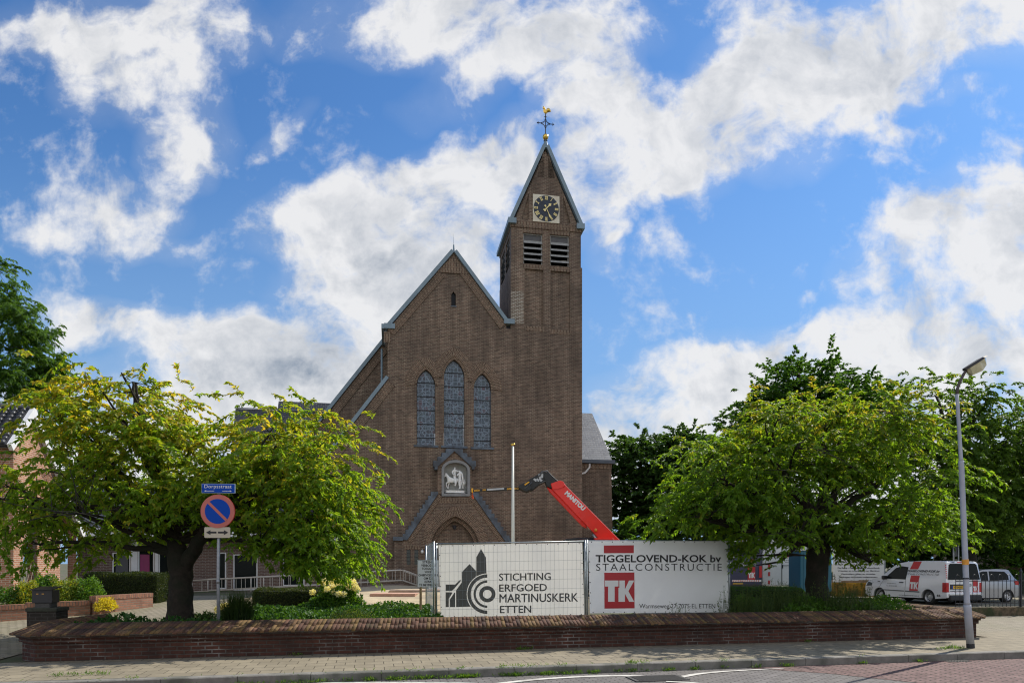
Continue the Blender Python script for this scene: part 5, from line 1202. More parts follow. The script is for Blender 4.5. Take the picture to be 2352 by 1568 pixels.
# parking sign
Y = 12.55; f0 = P(501,1425,Y)
ps = thing('traffic_sign','grey pole with no parking disc, two way arrow plate and blue street name sign','sign',(f0.x,Y,.08),R(3))
zS = lambda py: P(0,py,Y).z-.08
k = Y/FL
g = MB(); g.tube([(0,.03,-.1),(-.01,.03,zS(1330)),(.01,.03,zS(1112))],[.030,.029,.029],14); g.tube([(-.012,.03,zS(1339)),(-.012,.03,zS(1330))],[.034,.034],14); g.build('pole', mat('pole_galvanised',(.30,.31,.33),rough=.5,metal=.5,noise_amt=.25,nscale=10), ps, smooth=True)
MSn = lambda a,b,d: Vector((a,d,b))
dc = (0.0,zS(1174)); rd = .305
SBLUE = mat('sign_blue',(.003,.060,.40),rough=.5,spec=.15); SRED = mat('faded_sign_red',(.52,.155,.13),rough=.5,spec=.3,noise_amt=.08,nscale=3)
cir = lambda r,n=48: [(dc[0]+r*math.cos(2*math.pi*i/n),dc[1]+r*math.sin(2*math.pi*i/n)) for i in range(n)]
g = MB(); g.prism(cir(rd),MSn,-.030,-.012); disc = g.build('disc', SRED, ps)
g = MB(); g.prism(cir(rd+.006),MSn,-.012,.0); g.build('rim', mat('sign_edge_red',(.55,.03,.02),rough=.4), disc)
g = MB(); g.prism(cir(rd*.745),MSn,-.033,-.0305); g.build('blue_field', SBLUE, disc)
g = MB(); c45 = math.cos(R(45)); Ms = lambda a,b,d: MSn(dc[0]+(a+b)*c45, dc[1]+(b-a)*c45, d); g.prism([(-rd*.75,-.024),(rd*.75,-.024),(rd*.75,.024),(-rd*.75,.024)],Ms,-.036,-.0335); g.build('slash', SRED, disc)
a0_,a1_ = -30*k,28*k; z0_,z1_ = zS(1234.5),zS(1210)
def rrect(x0,x1,y0,y1,r,n=4):
    o=[]; 
    for cx_,cy_,s in ((x1-r,y0+r,-90),(x1-r,y1-r,0),(x0+r,y1-r,90),(x0+r,y0+r,180)): o += [(cx_+r*math.cos(R(s+90*i/n)),cy_+r*math.sin(R(s+90*i/n))) for i in range(n+1)]
    return o
g = MB(); g.prism(rrect(a0_,a1_,z0_,z1_,.02),MSn,-.022,-.008); pl = g.build('arrow_plate', mat('beige_plate',(.50,.45,.36),rough=.5), ps)
g = MB(); zc_ = (z0_+z1_)/2; w = a1_-a0_
for s_ in (1,-1):
    c0_ = (a0_+a1_)/2; pts = [(.03*w,-.09*w*.4),(.26*w,-.09*w*.4),(.26*w,-.095*w),(.43*w,0),(.26*w,.095*w),(.26*w,.09*w*.4),(.03*w,.09*w*.4)]
    pts = [(c0_+s_*x,zc_+y) for x,y in pts]; g.prism(pts if s_>0 else pts[::-1],MSn,-.025,-.0225)
g.build('arrows', BLACKT, pl)
a0_,a1_ = -36*k,39*k; z0_,z1_ = zS(1132),zS(1110.5)
g = MB(); g.box(a0_,a1_,-.022,-.006,z0_,z1_); sn = g.build('street_name_plate', mat('sign_border_pale',(.35,.45,.62),rough=.5), ps)
g = MB(); g.box(a0_+.008,a1_-.008,-.025,-.0225,z0_+.008,z1_-.008); g.build('blue_field', SBLUE, sn)
g = MB(); w = a1_-a0_; h = z1_-z0_; text(g,'Dorpsstraat',a0_+.085*w,a1_-.10*w,z0_+.40*h,z0_+.90*h,MSn,-.027,bold=.0,space=1.05)
for s_,xa,xb in ((-1,.085,.38),(1,.62,.90)):
    x0,x1 = a0_+xa*w,a0_+xb*w; zz = z0_+.22*h; g.add([MSn(*q,-.027) for q in ((x0,zz-.004),(x1,zz-.004),(x1,zz+.004),(x0,zz+.004))],[(0,1,2,3)])
    xt = x0 if s_<0 else x1; q = [(xt,zz),(xt-s_*.03,zz-.014),(xt-s_*.03,zz+.014)]; q = q if s_<0 else q[::-1]; g.add([MSn(*p,-.0275) for p in q],[(0,1,2)])
g.build('lettering', WHITEP, sn)
# flagpole
Y = 23.0; f0 = P(1178,1420,Y); zg = gh(f0.x,Y)
fp = thing('flagpole','slender white flagpole with gold cap standing in front of the church door','flagpole',(f0.x,Y,zg))
zt = P(0,1022,Y).z-zg; g = MB(); g.tube([(0,0,-.2),(0,0,2),(0,0,zt)],[.062,.055,.036],14); g.build('pole', mat('cream_white_paint',(.74,.74,.66),rough=.35), fp, smooth=True)
g = MB(); g.lathe([(.0,-.02),(.06,-.01),(.09,.02),(.07,.05),(0,.065)],(0,0,zt),14); g.build('cap', GOLD, fp, smooth=True)

# ------------------------------------------------------------------ fences and banners
def fence_panel(label, X0, Y0, X1, Y1, z0, z1, mesh=True, tilt=0.0, group='temporary fence panels'):
    dx, dy = X1-X0, Y1-Y0; L_ = math.hypot(dx,dy); T = thing('fence_panel',label,'fence',(X0,Y0,z0),math.atan2(dy,dx),group)
    h = z1-z0; 
    for x in (0,L_): g = MB(); g.tube([(x,0,0),(x+0.0,0,h+tilt*x)],.021,10); g.build('post', GALV, T, smooth=True)
    g = MB(); g.tube([(0,0,h-.02),(L_,0,h-.02+tilt*L_)],.014,8); g.tube([(0,0,.12),(L_,0,.12+tilt*L_)],.014,8); build_each(g, 'rails', GALV, T, smooth=True)
    if mesh:
        g = MB(); n = int(L_/.105)
        for i in range(1,n): x = L_*i/n; j = random.uniform(-.006,.006); g.tube([(x,-.012,.1+tilt*x),(x+j,-.012-abs(random.gauss(0,.004)),h*.5+tilt*x),(x-j,-.012,h-.02+tilt*x)],.0022,4)
        for k in range(1,8): z = .12+(h-.14)*k/8; g.tube([(0,-.016,z),(L_*.5,-.018+random.gauss(0,.004),z+tilt*L_*.5+random.gauss(0,.01)),(L_,-.016,z+tilt*L_)],.0024,4)
        g.build('wire_mesh', GALV, T)
    g = MB(); 
    for x in (0,L_): g.box(x-.11,x+.11,-.33,.33,-.0,.12)
    build_each(g,'concrete_foot', mat('concrete_foot',(.30,.29,.27),rough=.9,noise_amt=.2), T, bevel=.02)
    return T
z5 = lambda x,y: ((1040+x/2.94)/1.0884, (1300+y/2.94)/1.0884)
FYL, FYR0, FYR1 = 16.5, 16.45, 16.95
A0 = z5(150,175); A1 = z5(1232,160)
zgl = .13
def fz(py,Y): return P(0,py,Y).z
fl_ = fence_panel('temporary fence panel carrying the left banner with the grey church emblem', XY(A0[0],FYL), FYL, XY(z5(1243,0)[0],FYL), FYL, zgl, fz(z5(0,166)[1],FYL), tilt=.018)
fr_ = fence_panel('temporary fence panel carrying the right banner with the red logo', XY(z5(1258,0)[0],FYR0), FYR0, XY(z5(2303,0)[0],FYR1), FYR1, zgl, fz(z5(0,148)[1],FYR0)+.02)
xx = XY(z5(133,0)[0],FYL)
fence_panel('bare temporary fence panel turning back from the left end of the banners', xx-.02, FYL+.1, xx-.62, FYL+3.4, zgl+.02, fz(z5(0,160)[1],FYL)+.02)
def bannermat(name, col, tr):
    m = mat(name, col, rough=.4, noise_amt=.03, nscale=2, bump=.15, bscale=5); t = m.node_tree; b = t.nodes['Principled BSDF']; out = t.nodes['Material Output']
    q = t.nodes.new('ShaderNodeBsdfTranslucent'); q.inputs[0].default_value = (.85,.83,.76,1); ms = t.nodes.new('ShaderNodeMixShader'); ms.inputs[0].default_value = tr
    t.links.new(b.outputs[0],ms.inputs[1]); t.links.new(q.outputs[0],ms.inputs[2]); t.links.new(ms.outputs[0],out.inputs[0]); return m
BW = bannermat('banner_cloth',(.96,.96,.96),.40)
BW2 = bannermat('banner_cloth_coated',(.96,.97,.99),.05)
def banner(name,label,corn,Ys,BWm,wav,off):
    # corn: TL,TR,BR,BL in view units; Ys: distance left, right
    (tl,tr_,br_,bl_) = corn; P0 = P(*bl_,Ys[0]-off); P1 = P(*br_,Ys[1]-off); P2 = P(*tl,Ys[0]-off); P3 = P(*tr_,Ys[1]-off)
    T = thing(name,label,'banner',P0); 
    nrm_ = Vector((-(P1-P0).y,(P1-P0).x,0)).normalized()
    def rip(a,b): return wav*(.5*math.sin(a*23+b*3)+.6*math.sin(a*11+1+b*5)*b+.35*math.sin(a*47)*max(0,b-.6)*2+.25*math.sin(a*7-b*9))
    def M(a,b,d):   # a,b in 0..1, d metres towards the viewer
        p = (P0*(1-a)+P1*a)*(1-b)+(P2*(1-a)+P3*a)*b; return p-P0-nrm_*(-rip(a,b))-nrm_*d
    g = MB(); n,m_ = 90,30; vs=[M(i/n,j/m_,0) for j in range(m_+1) for i in range(n+1)]
    g.add(vs,[(j*(n+1)+i,j*(n+1)+i+1,(j+1)*(n+1)+i+1,(j+1)*(n+1)+i) for j in range(m_) for i in range(n)]); g.build('cloth',BWm,T,smooth=True)
    g = MB()
    for i in range(14):
        for b_ in (.012,.988): c = M((i+.3)/13.6,b_,.004); g.lathe([(.012,-.002),(.012,.004),(.004,.006),(.0,.006)],(0,0,0),8,M=Matrix.Translation(c)@Matrix.Rotation(R(90),4,'X'))
    for j in range(1,7):
        for a_ in (.006,.994): c = M(a_,j/7,.004); g.lathe([(.012,-.002),(.012,.004),(.004,.006),(.0,.006)],(0,0,0),8,M=Matrix.Translation(c)@Matrix.Rotation(R(90),4,'X'))
    build_each(g,'eyelet',IRON,T,gap=.001)
    return T,M
TL,MLb = banner('banner','translucent white banner with grey church emblem reading STICHTING ERFGOED MARTINUSKERK ETTEN',(z5(165,181),z5(1222,163),z5(1238,695),z5(181,713)),(FYL,FYL),BW,.013,-.035)
TRb,MRb = banner('banner','white banner with red logo reading TIGGELOVEND-KOK bv STAALCONSTRUCTIE',(z5(1266,152),z5(2290,152),z5(2298,673),z5(1278,682)),(FYR0,FYR1),BW2,.007,.05)
def inv(c):  # picture point -> banner a,b
    (x0,y0),(x1,y1),(x2,y2),(x3,y3) = c   # TL TR BR BL
    def f(x,y):
        a,b = .5,.5
        for _ in range(8):
            X = (x3*(1-a)+x2*a)*(1-b)+(x0*(1-a)+x1*a)*b; Yq = (y3*(1-a)+y2*a)*(1-b)+(y0*(1-a)+y1*a)*b
            a += (x-X)/(x2-x3); b -= (y-Yq)/((y3-y0))
        return a,b
    return f
fL = inv([(165,181),(1222,163),(1238,695),(181,713)]); fR = inv([(1266,152),(2290,152),(2298,673),(1278,682)])
def subdiv_tri(vs, fs, mx):
    vs = list(vs); fs = [list(f) for f in fs]; out = []
    st = []
    for f in fs:
        for i in range(1,len(f)-1): st.append((vs[f[0]],vs[f[i]],vs[f[i+1]]))
    res = []
    while st:
        a,b,c = st.pop(); e = [(math.dist(a,b),0),(math.dist(b,c),1),(math.dist(c,a),2)]; l,i = max(e)
        if l > mx:
            tri = [a,b,c]; p,q,r = tri[i],tri[(i+1)%3],tri[(i+2)%3]; m = ((p[0]+q[0])/2,(p[1]+q[1])/2); st += [(p,m,r),(m,q,r)]
        else: res.append((a,b,c))
    return res
def printpoly(mb, polys, f, M, d):
    for poly in polys:
        holes = []
        if isinstance(poly, dict): holes = poly['h']; poly = poly['p']
        loops = [poly]+holes; flat = [p for l in loops for p in l]; tr = tessellate_polygon([[Vector((p[0],p[1],0)) for p in l] for l in loops])
        for a,b,c in subdiv_tri(flat, tr, 40):
            ar = (b[0]-a[0])*(c[1]-a[1])-(c[0]-a[0])*(b[1]-a[1])
            if abs(ar) < 1e-9: continue
            if ar > 0: b,c = c,b
            mb.add([M(*f(*p),d) for p in (a,b,c)],[(0,1,2)])
def printtext(mb, s, x0,x1,y0,y1, f, M, d, **kw):   # y0 bottom, y1 top (picture, y down)
    vs, fs = textpolys(s, kw.get('bold',.02), kw.get('space',1.0), kw.get('shear',0))
    xs=[v[0] for v in vs]; ys=[v[1] for v in vs]; a0,a1,b0,b1=min(xs),max(xs),min(ys),max(ys)
    q = lambda v: (x0+(v[0]-a0)/(a1-a0)*(x1-x0), y0+(v[1]-b0)/(b1-b0)*(y1-y0))
    mb.add([M(*f(*q(v)),d) for v in vs],fs)
# left print
em = MB(); cxr,cyr = 524,541
arc = lambda r,a0,a1,n=20: [(cxr+r*math.cos(R(a0+(a1-a0)*i/n)),cyr-r*math.sin(R(a0+(a1-a0)*i/n))) for i in range(n+1)]
printpoly(em,[[(443,270),(478,209),(514,272),(518,392)]+arc(152,93,122,8)+[(443,402)],
 [(393,320),(442,372),(442,403)]+arc(152,124,217,18)+[(295,636),(295,512),(336,456),(336,380)],
 [(218,470),(288,470),(328,432),(328,446),(282,500),(262,518),(218,518)],[(218,527),(262,527),(268,531),(241,575),(241,636),(218,636)],[(249,636),(249,580),(282,530),(288,530),(288,636)],
 arc(146,90,270,30)+arc(121,270,90,30), arc(101,90,270,30)+arc(84,270,90,30)],fL,MLb,.003)
o1_=arc(60,0,354,36); o2_=arc(32,0,354,36); printpoly(em,[dict(p=o1_,h=[o2_])],fL,MLb,.003)
em.build('church_emblem', mat('dark_grey_print',(.10,.10,.095),rough=.55), TL)
for s,x0,x1,yb,yt in (('STICHTING',611,990,443,390),('ERFGOED',612,961,523,470),('MARTINUSKERK',614,1190,603,541),('ETTEN',618,846,680,628)):
    lt = MB()
    for ox,oy,dd in ((-1.3,0,.004),(1.3,0,.0043),(0,-.9,.0046),(0,.9,.0049)): printtext(lt,s,x0,x1,yb,yt,lambda x,y: fL(x+ox,y+oy-(x-x0)*.014),MLb,dd,bold=0)
    lt.build('lettering', mat('dark_grey_print2',(.05,.05,.05),rough=.55), TL)
pass
# right print
for q_ in ([(1377,184),(1594,182),(1594,240),(1377,241)],[(1380,384),(1598,382),(1600,645),(1382,647)]): rp = MB(); printpoly(rp,[q_],fR,MRb,.003); rp.build('red_logo', mat('deep_red_print',(.47,.025,.035),rough=.45), TRb)
def tkpolys(x0,y0,x1,y1):  # letters T and K filling the box, y down
    X = lambda u: x0+(x1-x0)*u; Yv = lambda v: y0+(y1-y0)*v
    T_ = [(0,0),(.46,0),(.46,.28),(.33,.28),(.33,1),(.11,1),(.11,.28),(0,.28)]
    K_ = [(.49,0),(.68,0),(.68,.42),(.82,0),(1.0,0),(.80,.50),(1.0,1),(.83,1),(.68,.62),(.68,1),(.46,1),(.46,.34),(.49,.34)]
    return [[(X(a),Yv(b)) for a,b in q] for q in (T_,K_)]
rp = MB(); printpoly(rp,tkpolys(1384,441,1597,597),fR,MRb,.006); rp.build('white_letters', WHITEP, TRb)
lt = MB(); printtext(lt,'TIGGELOVEND-KOK bv',1318,2240,308,253,fR,MRb,.005,bold=.02); lt.build('lettering', BLACKT, TRb); lt = MB(); printtext(lt,'STAALCONSTRUCTIE',1322,2245,369,317,fR,MRb,.005,bold=-.005,space=1.25); lt.build('lettering', BLACKT, TRb); lt = MB(); printtext(lt,'Warmseweg 27 7075 EL ETTEN',1634,2196,655,612,fR,MRb,.005,bold=.0); lt.build('lettering', BLACKT, TRb)
# prohibition sign
Y = 17.9; a = P(959,1348,Y); b = P(1003,1285,Y)
sg = thing('notice_board','white notice board reading STRENG VERBODEN TOEGANG beside the left fence post','sign',(a.x,Y,gh(a.x,Y)))
w = b.x-a.x+.06; z0_ = a.z-sg.location.z; z1_ = b.z-sg.location.z
g = MB(); g.box(0,w,-.01,.0,z0_,z1_); bd_ = g.build('board', mat('notice_white',(.72,.74,.80),rough=.4), sg)
g = MB(); e_=.008
for q in ((e_,w-e_,z1_-.014,z1_-.008),(e_,w-e_,z0_+.008,z0_+.014),(e_,e_+.006,z0_+.014,z1_-.014),(w-e_-.006,w-e_,z0_+.014,z1_-.014)): g.box(q[0],q[1],-.0125,-.0105,q[2],q[3])
g.build('border', BLACKT, bd_)
h = z1_-z0_; lines = ['STRENG','VERBODEN','TOEGANG','VOOR','ONBEVOEGDEN','OM DE','KERK','TE BETREDEN']; wd_ = [.54,.66,.60,.34,.90,.42,.34,.86]
for i,(s,q) in enumerate(zip(lines,wd_)): g = MB(); zt = z1_-h*(.04+.118*i); text(g,s,w*(.5-q/2),w*(.5+q/2),zt-h*.085,zt,MSn,-.0115,bold=.03); g.build('lettering', BLACKT, bd_)
g = MB(); 
for x in (.08,w-.08): g.box(x-.03,x+.03,.001,.05,-.3,z1_-.02)
build_each(g, 'wooden_stakes', mat('raw_wood',(.30,.21,.12),rough=.8,noise_amt=.3), sg)

# ------------------------------------------------------------------ telehandler with its boom against the church
YB = 26.5
def TP(px,py,Y=YB): p = P(px,py,Y); return p
th0 = P(1470,1380,YB); zg = gh(th0.x,YB)
tele = thing('telehandler','red rotating telehandler behind the banners with black jib reaching towards the church statue','telehandler',(th0.x,YB,zg))
def T_(px,py,d=0.0): p = P(px,py,YB); return Vector((p.x-th0.x,d,p.z-zg))
REDPAINT = mat('red_machine_paint',(.85,.022,.010),rough=.4,coat=.25,noise_amt=.08,nscale=3)
BLK = mat('black_machine_paint',(.016,.017,.018),rough=.45,noise_amt=.3,nscale=8)
MT = lambda a,b,d: T_(a,b,d)
def tp_(mb,pts,d0,d1):
    ar = sum(pts[i][0]*pts[(i+1)%len(pts)][1]-pts[(i+1)%len(pts)][0]*pts[i][1] for i in range(len(pts)))
    if ar > 0: pts = pts[::-1]
    # picture y runs down: flip so that the solid is right side out
    mb.prism([(p[0],-p[1]) for p in pts],lambda a,b,d: T_(a,-b,d),d0,d1)
g = MB(); tp_(g,[(1268,1118),(1291,1106),(1300,1118),(1434,1253),(1388,1253),(1344,1205),(1268,1125)],-.28,.28); g.build('boom', REDPAINT, tele, bevel=.03)
g = MB(); tp_(g,[(1264,1112),(1285,1105),(1293,1108),(1297,1117),(1290,1122),(1268,1126)],-.33,.33); g.build('boom_collar', REDPAINT, tele, bevel=.02)
g = MB(); tp_(g,[(1256,1119),(1262,1129),(1338,1209),(1347,1213),(1345,1203),(1268,1124)],-.14,.14); g.build('lower_section', REDPAINT, tele, bevel=.02)
g = MB(); tp_(g,[(1247,1094),(1258,1083),(1264,1090),(1284,1108),(1268,1122),(1255,1118)],-.24,.24); g.build('boom_head', BLK, tele, bevel=.03)
g = MB(); tp_(g,[(1258,1086),(1245,1083),(1232,1092),(1213,1103),(1203,1114),(1196,1121),(1211,1127),(1222,1128),(1236,1116),(1256,1104)],-.20,.20); g.build('jib_knuckle', BLK, tele, bevel=.03)
g = MB(); tp_(g,[(1192,1115),(1205,1109),(1216,1113),(1222,1124),(1210,1131),(1200,1127),(1190,1121)],-.27,.27); g.build('jib_bracket', BLK, tele, bevel=.03)
g = MB(); tp_(g,[(1086,1124.5),(1194,1117),(1194,1125),(1086,1129.5)],-.11,.11); g.build('jib', BLK, tele, bevel=.01)
g = MB(); tp_(g,[(1083,1121.5),(1086.4,1121.5),(1087,1131),(1083.5,1131)],-.13,.13); tp_(g,[(1204,1113.5),(1214,1107),(1216,1109),(1205.5,1116.5)],-.29,-.271); build_each(g,'yellow_marker', mat('safety_yellow',(.80,.40,.02),rough=.5), tele)
g = MB(); 
for x0,s in ((1089,'6000'),(1109,'KG')): text(g,s,x0,x0+(13 if s!='KG' else 7),-1129.2+0,-1125.0,lambda a,b,d: T_(a,-b+(a-1086)*-.055-.3,d),-.113,bold=.03)
text(g,'6000 KG',1164,1191,-1129.0,-1124.4,lambda a,b,d: T_(a,-b+(a-1086)*-.055+.6,d),-.113,bold=.03); g.build('load_lettering', MATS['safety_yellow'], tele)
g = MB(); tp_(g,[(1119,1122.9),(1158,1120.3),(1158,1124.0),(1119,1126.8)],-.114,-.111); tp_(g,[(1236,1090),(1247,1088),(1247,1098),(1238,1100)],-.205,-.201); 
for i in range(3): tp_(g,[(1224+i*6,1102),(1228+i*6,1099),(1234+i*6,1104),(1230+i*6,1107)],-.206,-.201)
g.build('stickers', mat('sticker_grey',(.5,.52,.55),rough=.5), tele)
# big white lettering on the boom
g = MB(); p0 = Vector((1296,1134)); p1 = Vector((1338,1173)); dr = (p1-p0).normalized(); up2 = Vector((dr.y,-dr.x))
def BM(a,b,d): q = p0+dr*a+up2*b; return T_(q.x,q.y,d)
text(g,'MANITOU',0,(p1-p0).length,-2.0,9.0,BM,-.284,bold=.06); g.build('lettering', WHITEP, tele)
g = MB()
for k_ in range(3): g.tube([T_(1232+k_*2,1101+k_*2,-.15),T_(1244,1086-k_,-.24),T_(1256,1082+k_,-.22),T_(1263,1088+k_*2,-.18),T_(1256,1104,-.22),T_(1238,1112,-.2)],.022,6)
g.tube([T_(1195,1117,-.2),T_(1206,1122,-.27),T_(1214,1116,-.25),T_(1222,1108,-.24)],.016,6)
g.build('hydraulic_hoses', mat('hose_grey',(.10,.105,.115),rough=.5), tele, smooth=True)
g = MB(); g.tube([T_(1345,1203,-.1),T_(1362,1226,-.1)],.045,10); g.tube([T_(1362,1226,-.1),T_(1380,1252,-.1)],.07,10); g.build('lift_cylinder', mat('steel_rod',(.45,.42,.40),rough=.3,metal=.8), tele, smooth=True)
g = MB(); g.lathe([(0.001,0),(.06,0),(.055,.10),(.001,.13)],T_(1366,1221,-.35),12); g.build('beacon', mat('amber_beacon',(.85,.25,.02),rough=.2,coat=.5), tele, smooth=True)
g = MB(); g.tube([T_(1284,1249,-.3),T_(1300,1240,-.3),T_(1330,1237,-.3),T_(1362,1238,-.3)],.05,8); g.build('grab_rail', BLK, tele, smooth=True)
g = MB(); tp_(g,[(1360,1236),(1404,1237),(1407,1243),(1362,1242)],-.6,.3); g.build('engine_cover', REDPAINT, tele, bevel=.03)
g = MB(); tp_(g,[(1300,1243),(1340,1239),(1360,1243),(1360,1310),(1290,1310)],-.9,.1); g.build('cab', mat('cab_glass',(.03,.035,.04),rough=.1,spec=.8), tele, bevel=.05)
g = MB(); tp_(g,[(1290,1311),(1480,1311),(1490,1262),(1405,1243),(1362,1243),(1362,1300)],-.3,1.1); g.build('superstructure', REDPAINT, tele, bevel=.05)
g = MB(); g.box(T_(1290,0).x,T_(1500,0).x,-.8,1.4,.55,1.0); g.build('chassis', BLK, tele, bevel=.04)
for px in (1315,1475):
    for d in (-.85,1.25):
        g = MB(); c = T_(px,1340,d); Mx = Matrix.Translation((c.x,d,.55))@Matrix.Rotation(R(90),4,'X'); g.lathe([(.001,-.18),(.25,-.2),(.5,-.2),(.55,-.1),(.55,.1),(.5,.2),(.25,.2),(.001,.18)],(0,0,0),20,M=Mx); g.build('wheel', RUBBER, tele, smooth=True)
g = MB(); g.tube([T_(1085,1131),T_(1085,1137)],.018,6); g.tube([T_(1085,1137),T_(1086.5,1145)],[.05,.03],8); g.build('hoist_hook', mat('orange_hook',(.60,.09,.02),rough=.5), tele)

# ------------------------------------------------------------------ statue in the niche
zf = lambda x,y: ((980+.19127*x)/1.0884,(1100+.19127*y)/1.0884)
def SP(x,y,d=0.0): u,z = FP(*zf(x,y),DP+.12); return Vector((u,d,z))
sbase = SP(822,690); stt = thing('statue','white stone statue of a horse rider with a standing man in the church niche','statue',(0,0,0),TH)
stt.location = (Matrix.Translation((FX,FY,0)) @ Matrix.Rotation(TH,4,'Z')) @ Vector((sbase.x,DP+.17,sbase.z))
def S_(x,y,d=0.0): p = SP(x,y); return Vector((p.x-sbase.x,d,p.z-sbase.z))
g = MB(); x0 = S_(690,0).x; x1 = S_(955,0).x; hh_ = S_(0,642).z
n=24; pr=[( (x0+x1)/2+(x1-x0)/2*math.copysign(abs(math.cos(2*math.pi*i/n))**.5,math.cos(2*math.pi*i/n)), .17*math.copysign(abs(math.sin(2*math.pi*i/n))**.6,math.sin(2*math.pi*i/n))) for i in range(n)]
vs=[];
for z,s in ((-.0,1.0),(.04,1.0),(.045,.95),(hh_-.04,.95),(hh_-.03,1.0),(hh_,1.0)): vs+=[(p[0]*s,p[1]*s,z) for p in pr]
g.add(vs,[(i*n+j,i*n+(j+1)%n,(i+1)*n+(j+1)%n,(i+1)*n+j) for i in range(5) for j in range(n)]+[tuple(range(n))[::-1],tuple(range(5*n,6*n))]); g.build('plinth', MARBLE, stt)
def skin(name, nodes, edges, parent, m, sub=2):
    me = bpy.data.meshes.new(name); me.from_pydata([n_[0] for n_ in nodes],edges,[]); me.materials.append(m)
    o = bpy.data.objects.new(name,me); SC.collection.objects.link(o); o.parent = parent
    sk = o.modifiers.new('skin','SKIN'); 
    lay = me.skin_vertices[0] if me.skin_vertices else None
    if lay is None:
        bpy.context.view_layer.objects.active = o; lay = me.skin_vertices[0]
    for i,n_ in enumerate(nodes): lay.data[i].radius = (n_[1],n_[1] if len(n_)<3 else n_[2])
    lay.data[0].use_root = True; sk.use_smooth_shade = True
    s = o.modifiers.new('sub','SUBSURF'); s.levels = sub; s.render_levels = sub; return o
if True:
    D0 = .0
    H = lambda x,y,r,d=0.0: (S_(x,y,d),r)
    nodes = [H(850,520,.115),H(800,525,.12),H(755,515,.115),H(735,490,.095),H(722,460,.07),H(708,440,.06),H(694,462,.04),H(686,480,.028),
             H(735,545,.045,-.05),H(708,560,.03,-.06),H(712,600,.022,-.06),H(728,630,.025,-.05),
             H(745,560,.045,.06),H(735,595,.028,.06),H(740,632,.024,.06),
             H(895,520,.115),H(925,525,.095),H(935,560,.055,-.06),H(925,590,.03,-.06),H(915,632,.024,-.06),
             H(935,555,.055,.07),H(945,590,.028,.07),H(935,632,.024,.07),H(948,515,.035),H(955,550,.035),H(950,585,.02),H(702,425,.018,-.02),H(704,425,.018,.03)]
    edges=[(0,1),(1,2),(2,3),(3,4),(4,5),(5,6),(6,7),(2,8),(8,9),(9,10),(10,11),(2,12),(12,13),(13,14),(0,15),(15,16),(16,17),(17,18),(18,19),(16,20),(20,21),(21,22),(16,23),(23,24),(24,25),(5,26),(5,27)]
    skin('horse',nodes,edges,stt,MARBLE)
    nodes=[H(822,500,.075,-.02),H(820,460,.075,-.02),H(817,420,.075,-.02),H(817,395,.075,-.02),H(820,378,.035,-.02),H(821,364,.048,-.02),H(822,350,.03,-.02),
           H(790,405,.045,-.06),H(788,435,.032,-.10),H(820,455,.028,-.13),H(850,402,.045,-.04),H(868,412,.03,-.08),H(878,395,.024,-.08),
           H(826,520,.07,-.12),H(830,560,.055,-.15),H(826,590,.04,-.15),H(815,600,.028,-.16)]
    skin('rider',nodes,[(0,1),(1,2),(2,3),(3,4),(4,5),(5,6),(3,7),(7,8),(8,9),(3,10),(10,11),(11,12),(0,13),(13,14),(14,15),(15,16)],stt,MARBLE)
    nodes=[H(885,530,.065,-.16),H(882,490,.07,-.16),H(885,450,.065,-.16),H(888,432,.05,-.16),H(884,412,.03,-.16),H(880,396,.042,-.16),
           H(876,565,.06,-.16),H(880,600,.036,-.17),H(882,632,.03,-.17),H(868,640,.024,-.20),H(900,560,.06,-.13),H(895,600,.032,-.13),H(893,634,.028,-.12),
           H(905,430,.05,-.16),H(916,460,.045,-.16),H(920,500,.045,-.15),H(925,535,.03,-.14),H(860,450,.036,-.18),H(850,470,.028,-.2),H(852,445,.024,-.2)]
    skin('standing_man',nodes,[(0,1),(1,2),(2,3),(3,4),(4,5),(0,6),(6,7),(7,8),(8,9),(0,10),(10,11),(11,12),(3,13),(13,14),(14,15),(15,16),(3,17),(17,18),(18,19)],stt,MARBLE)
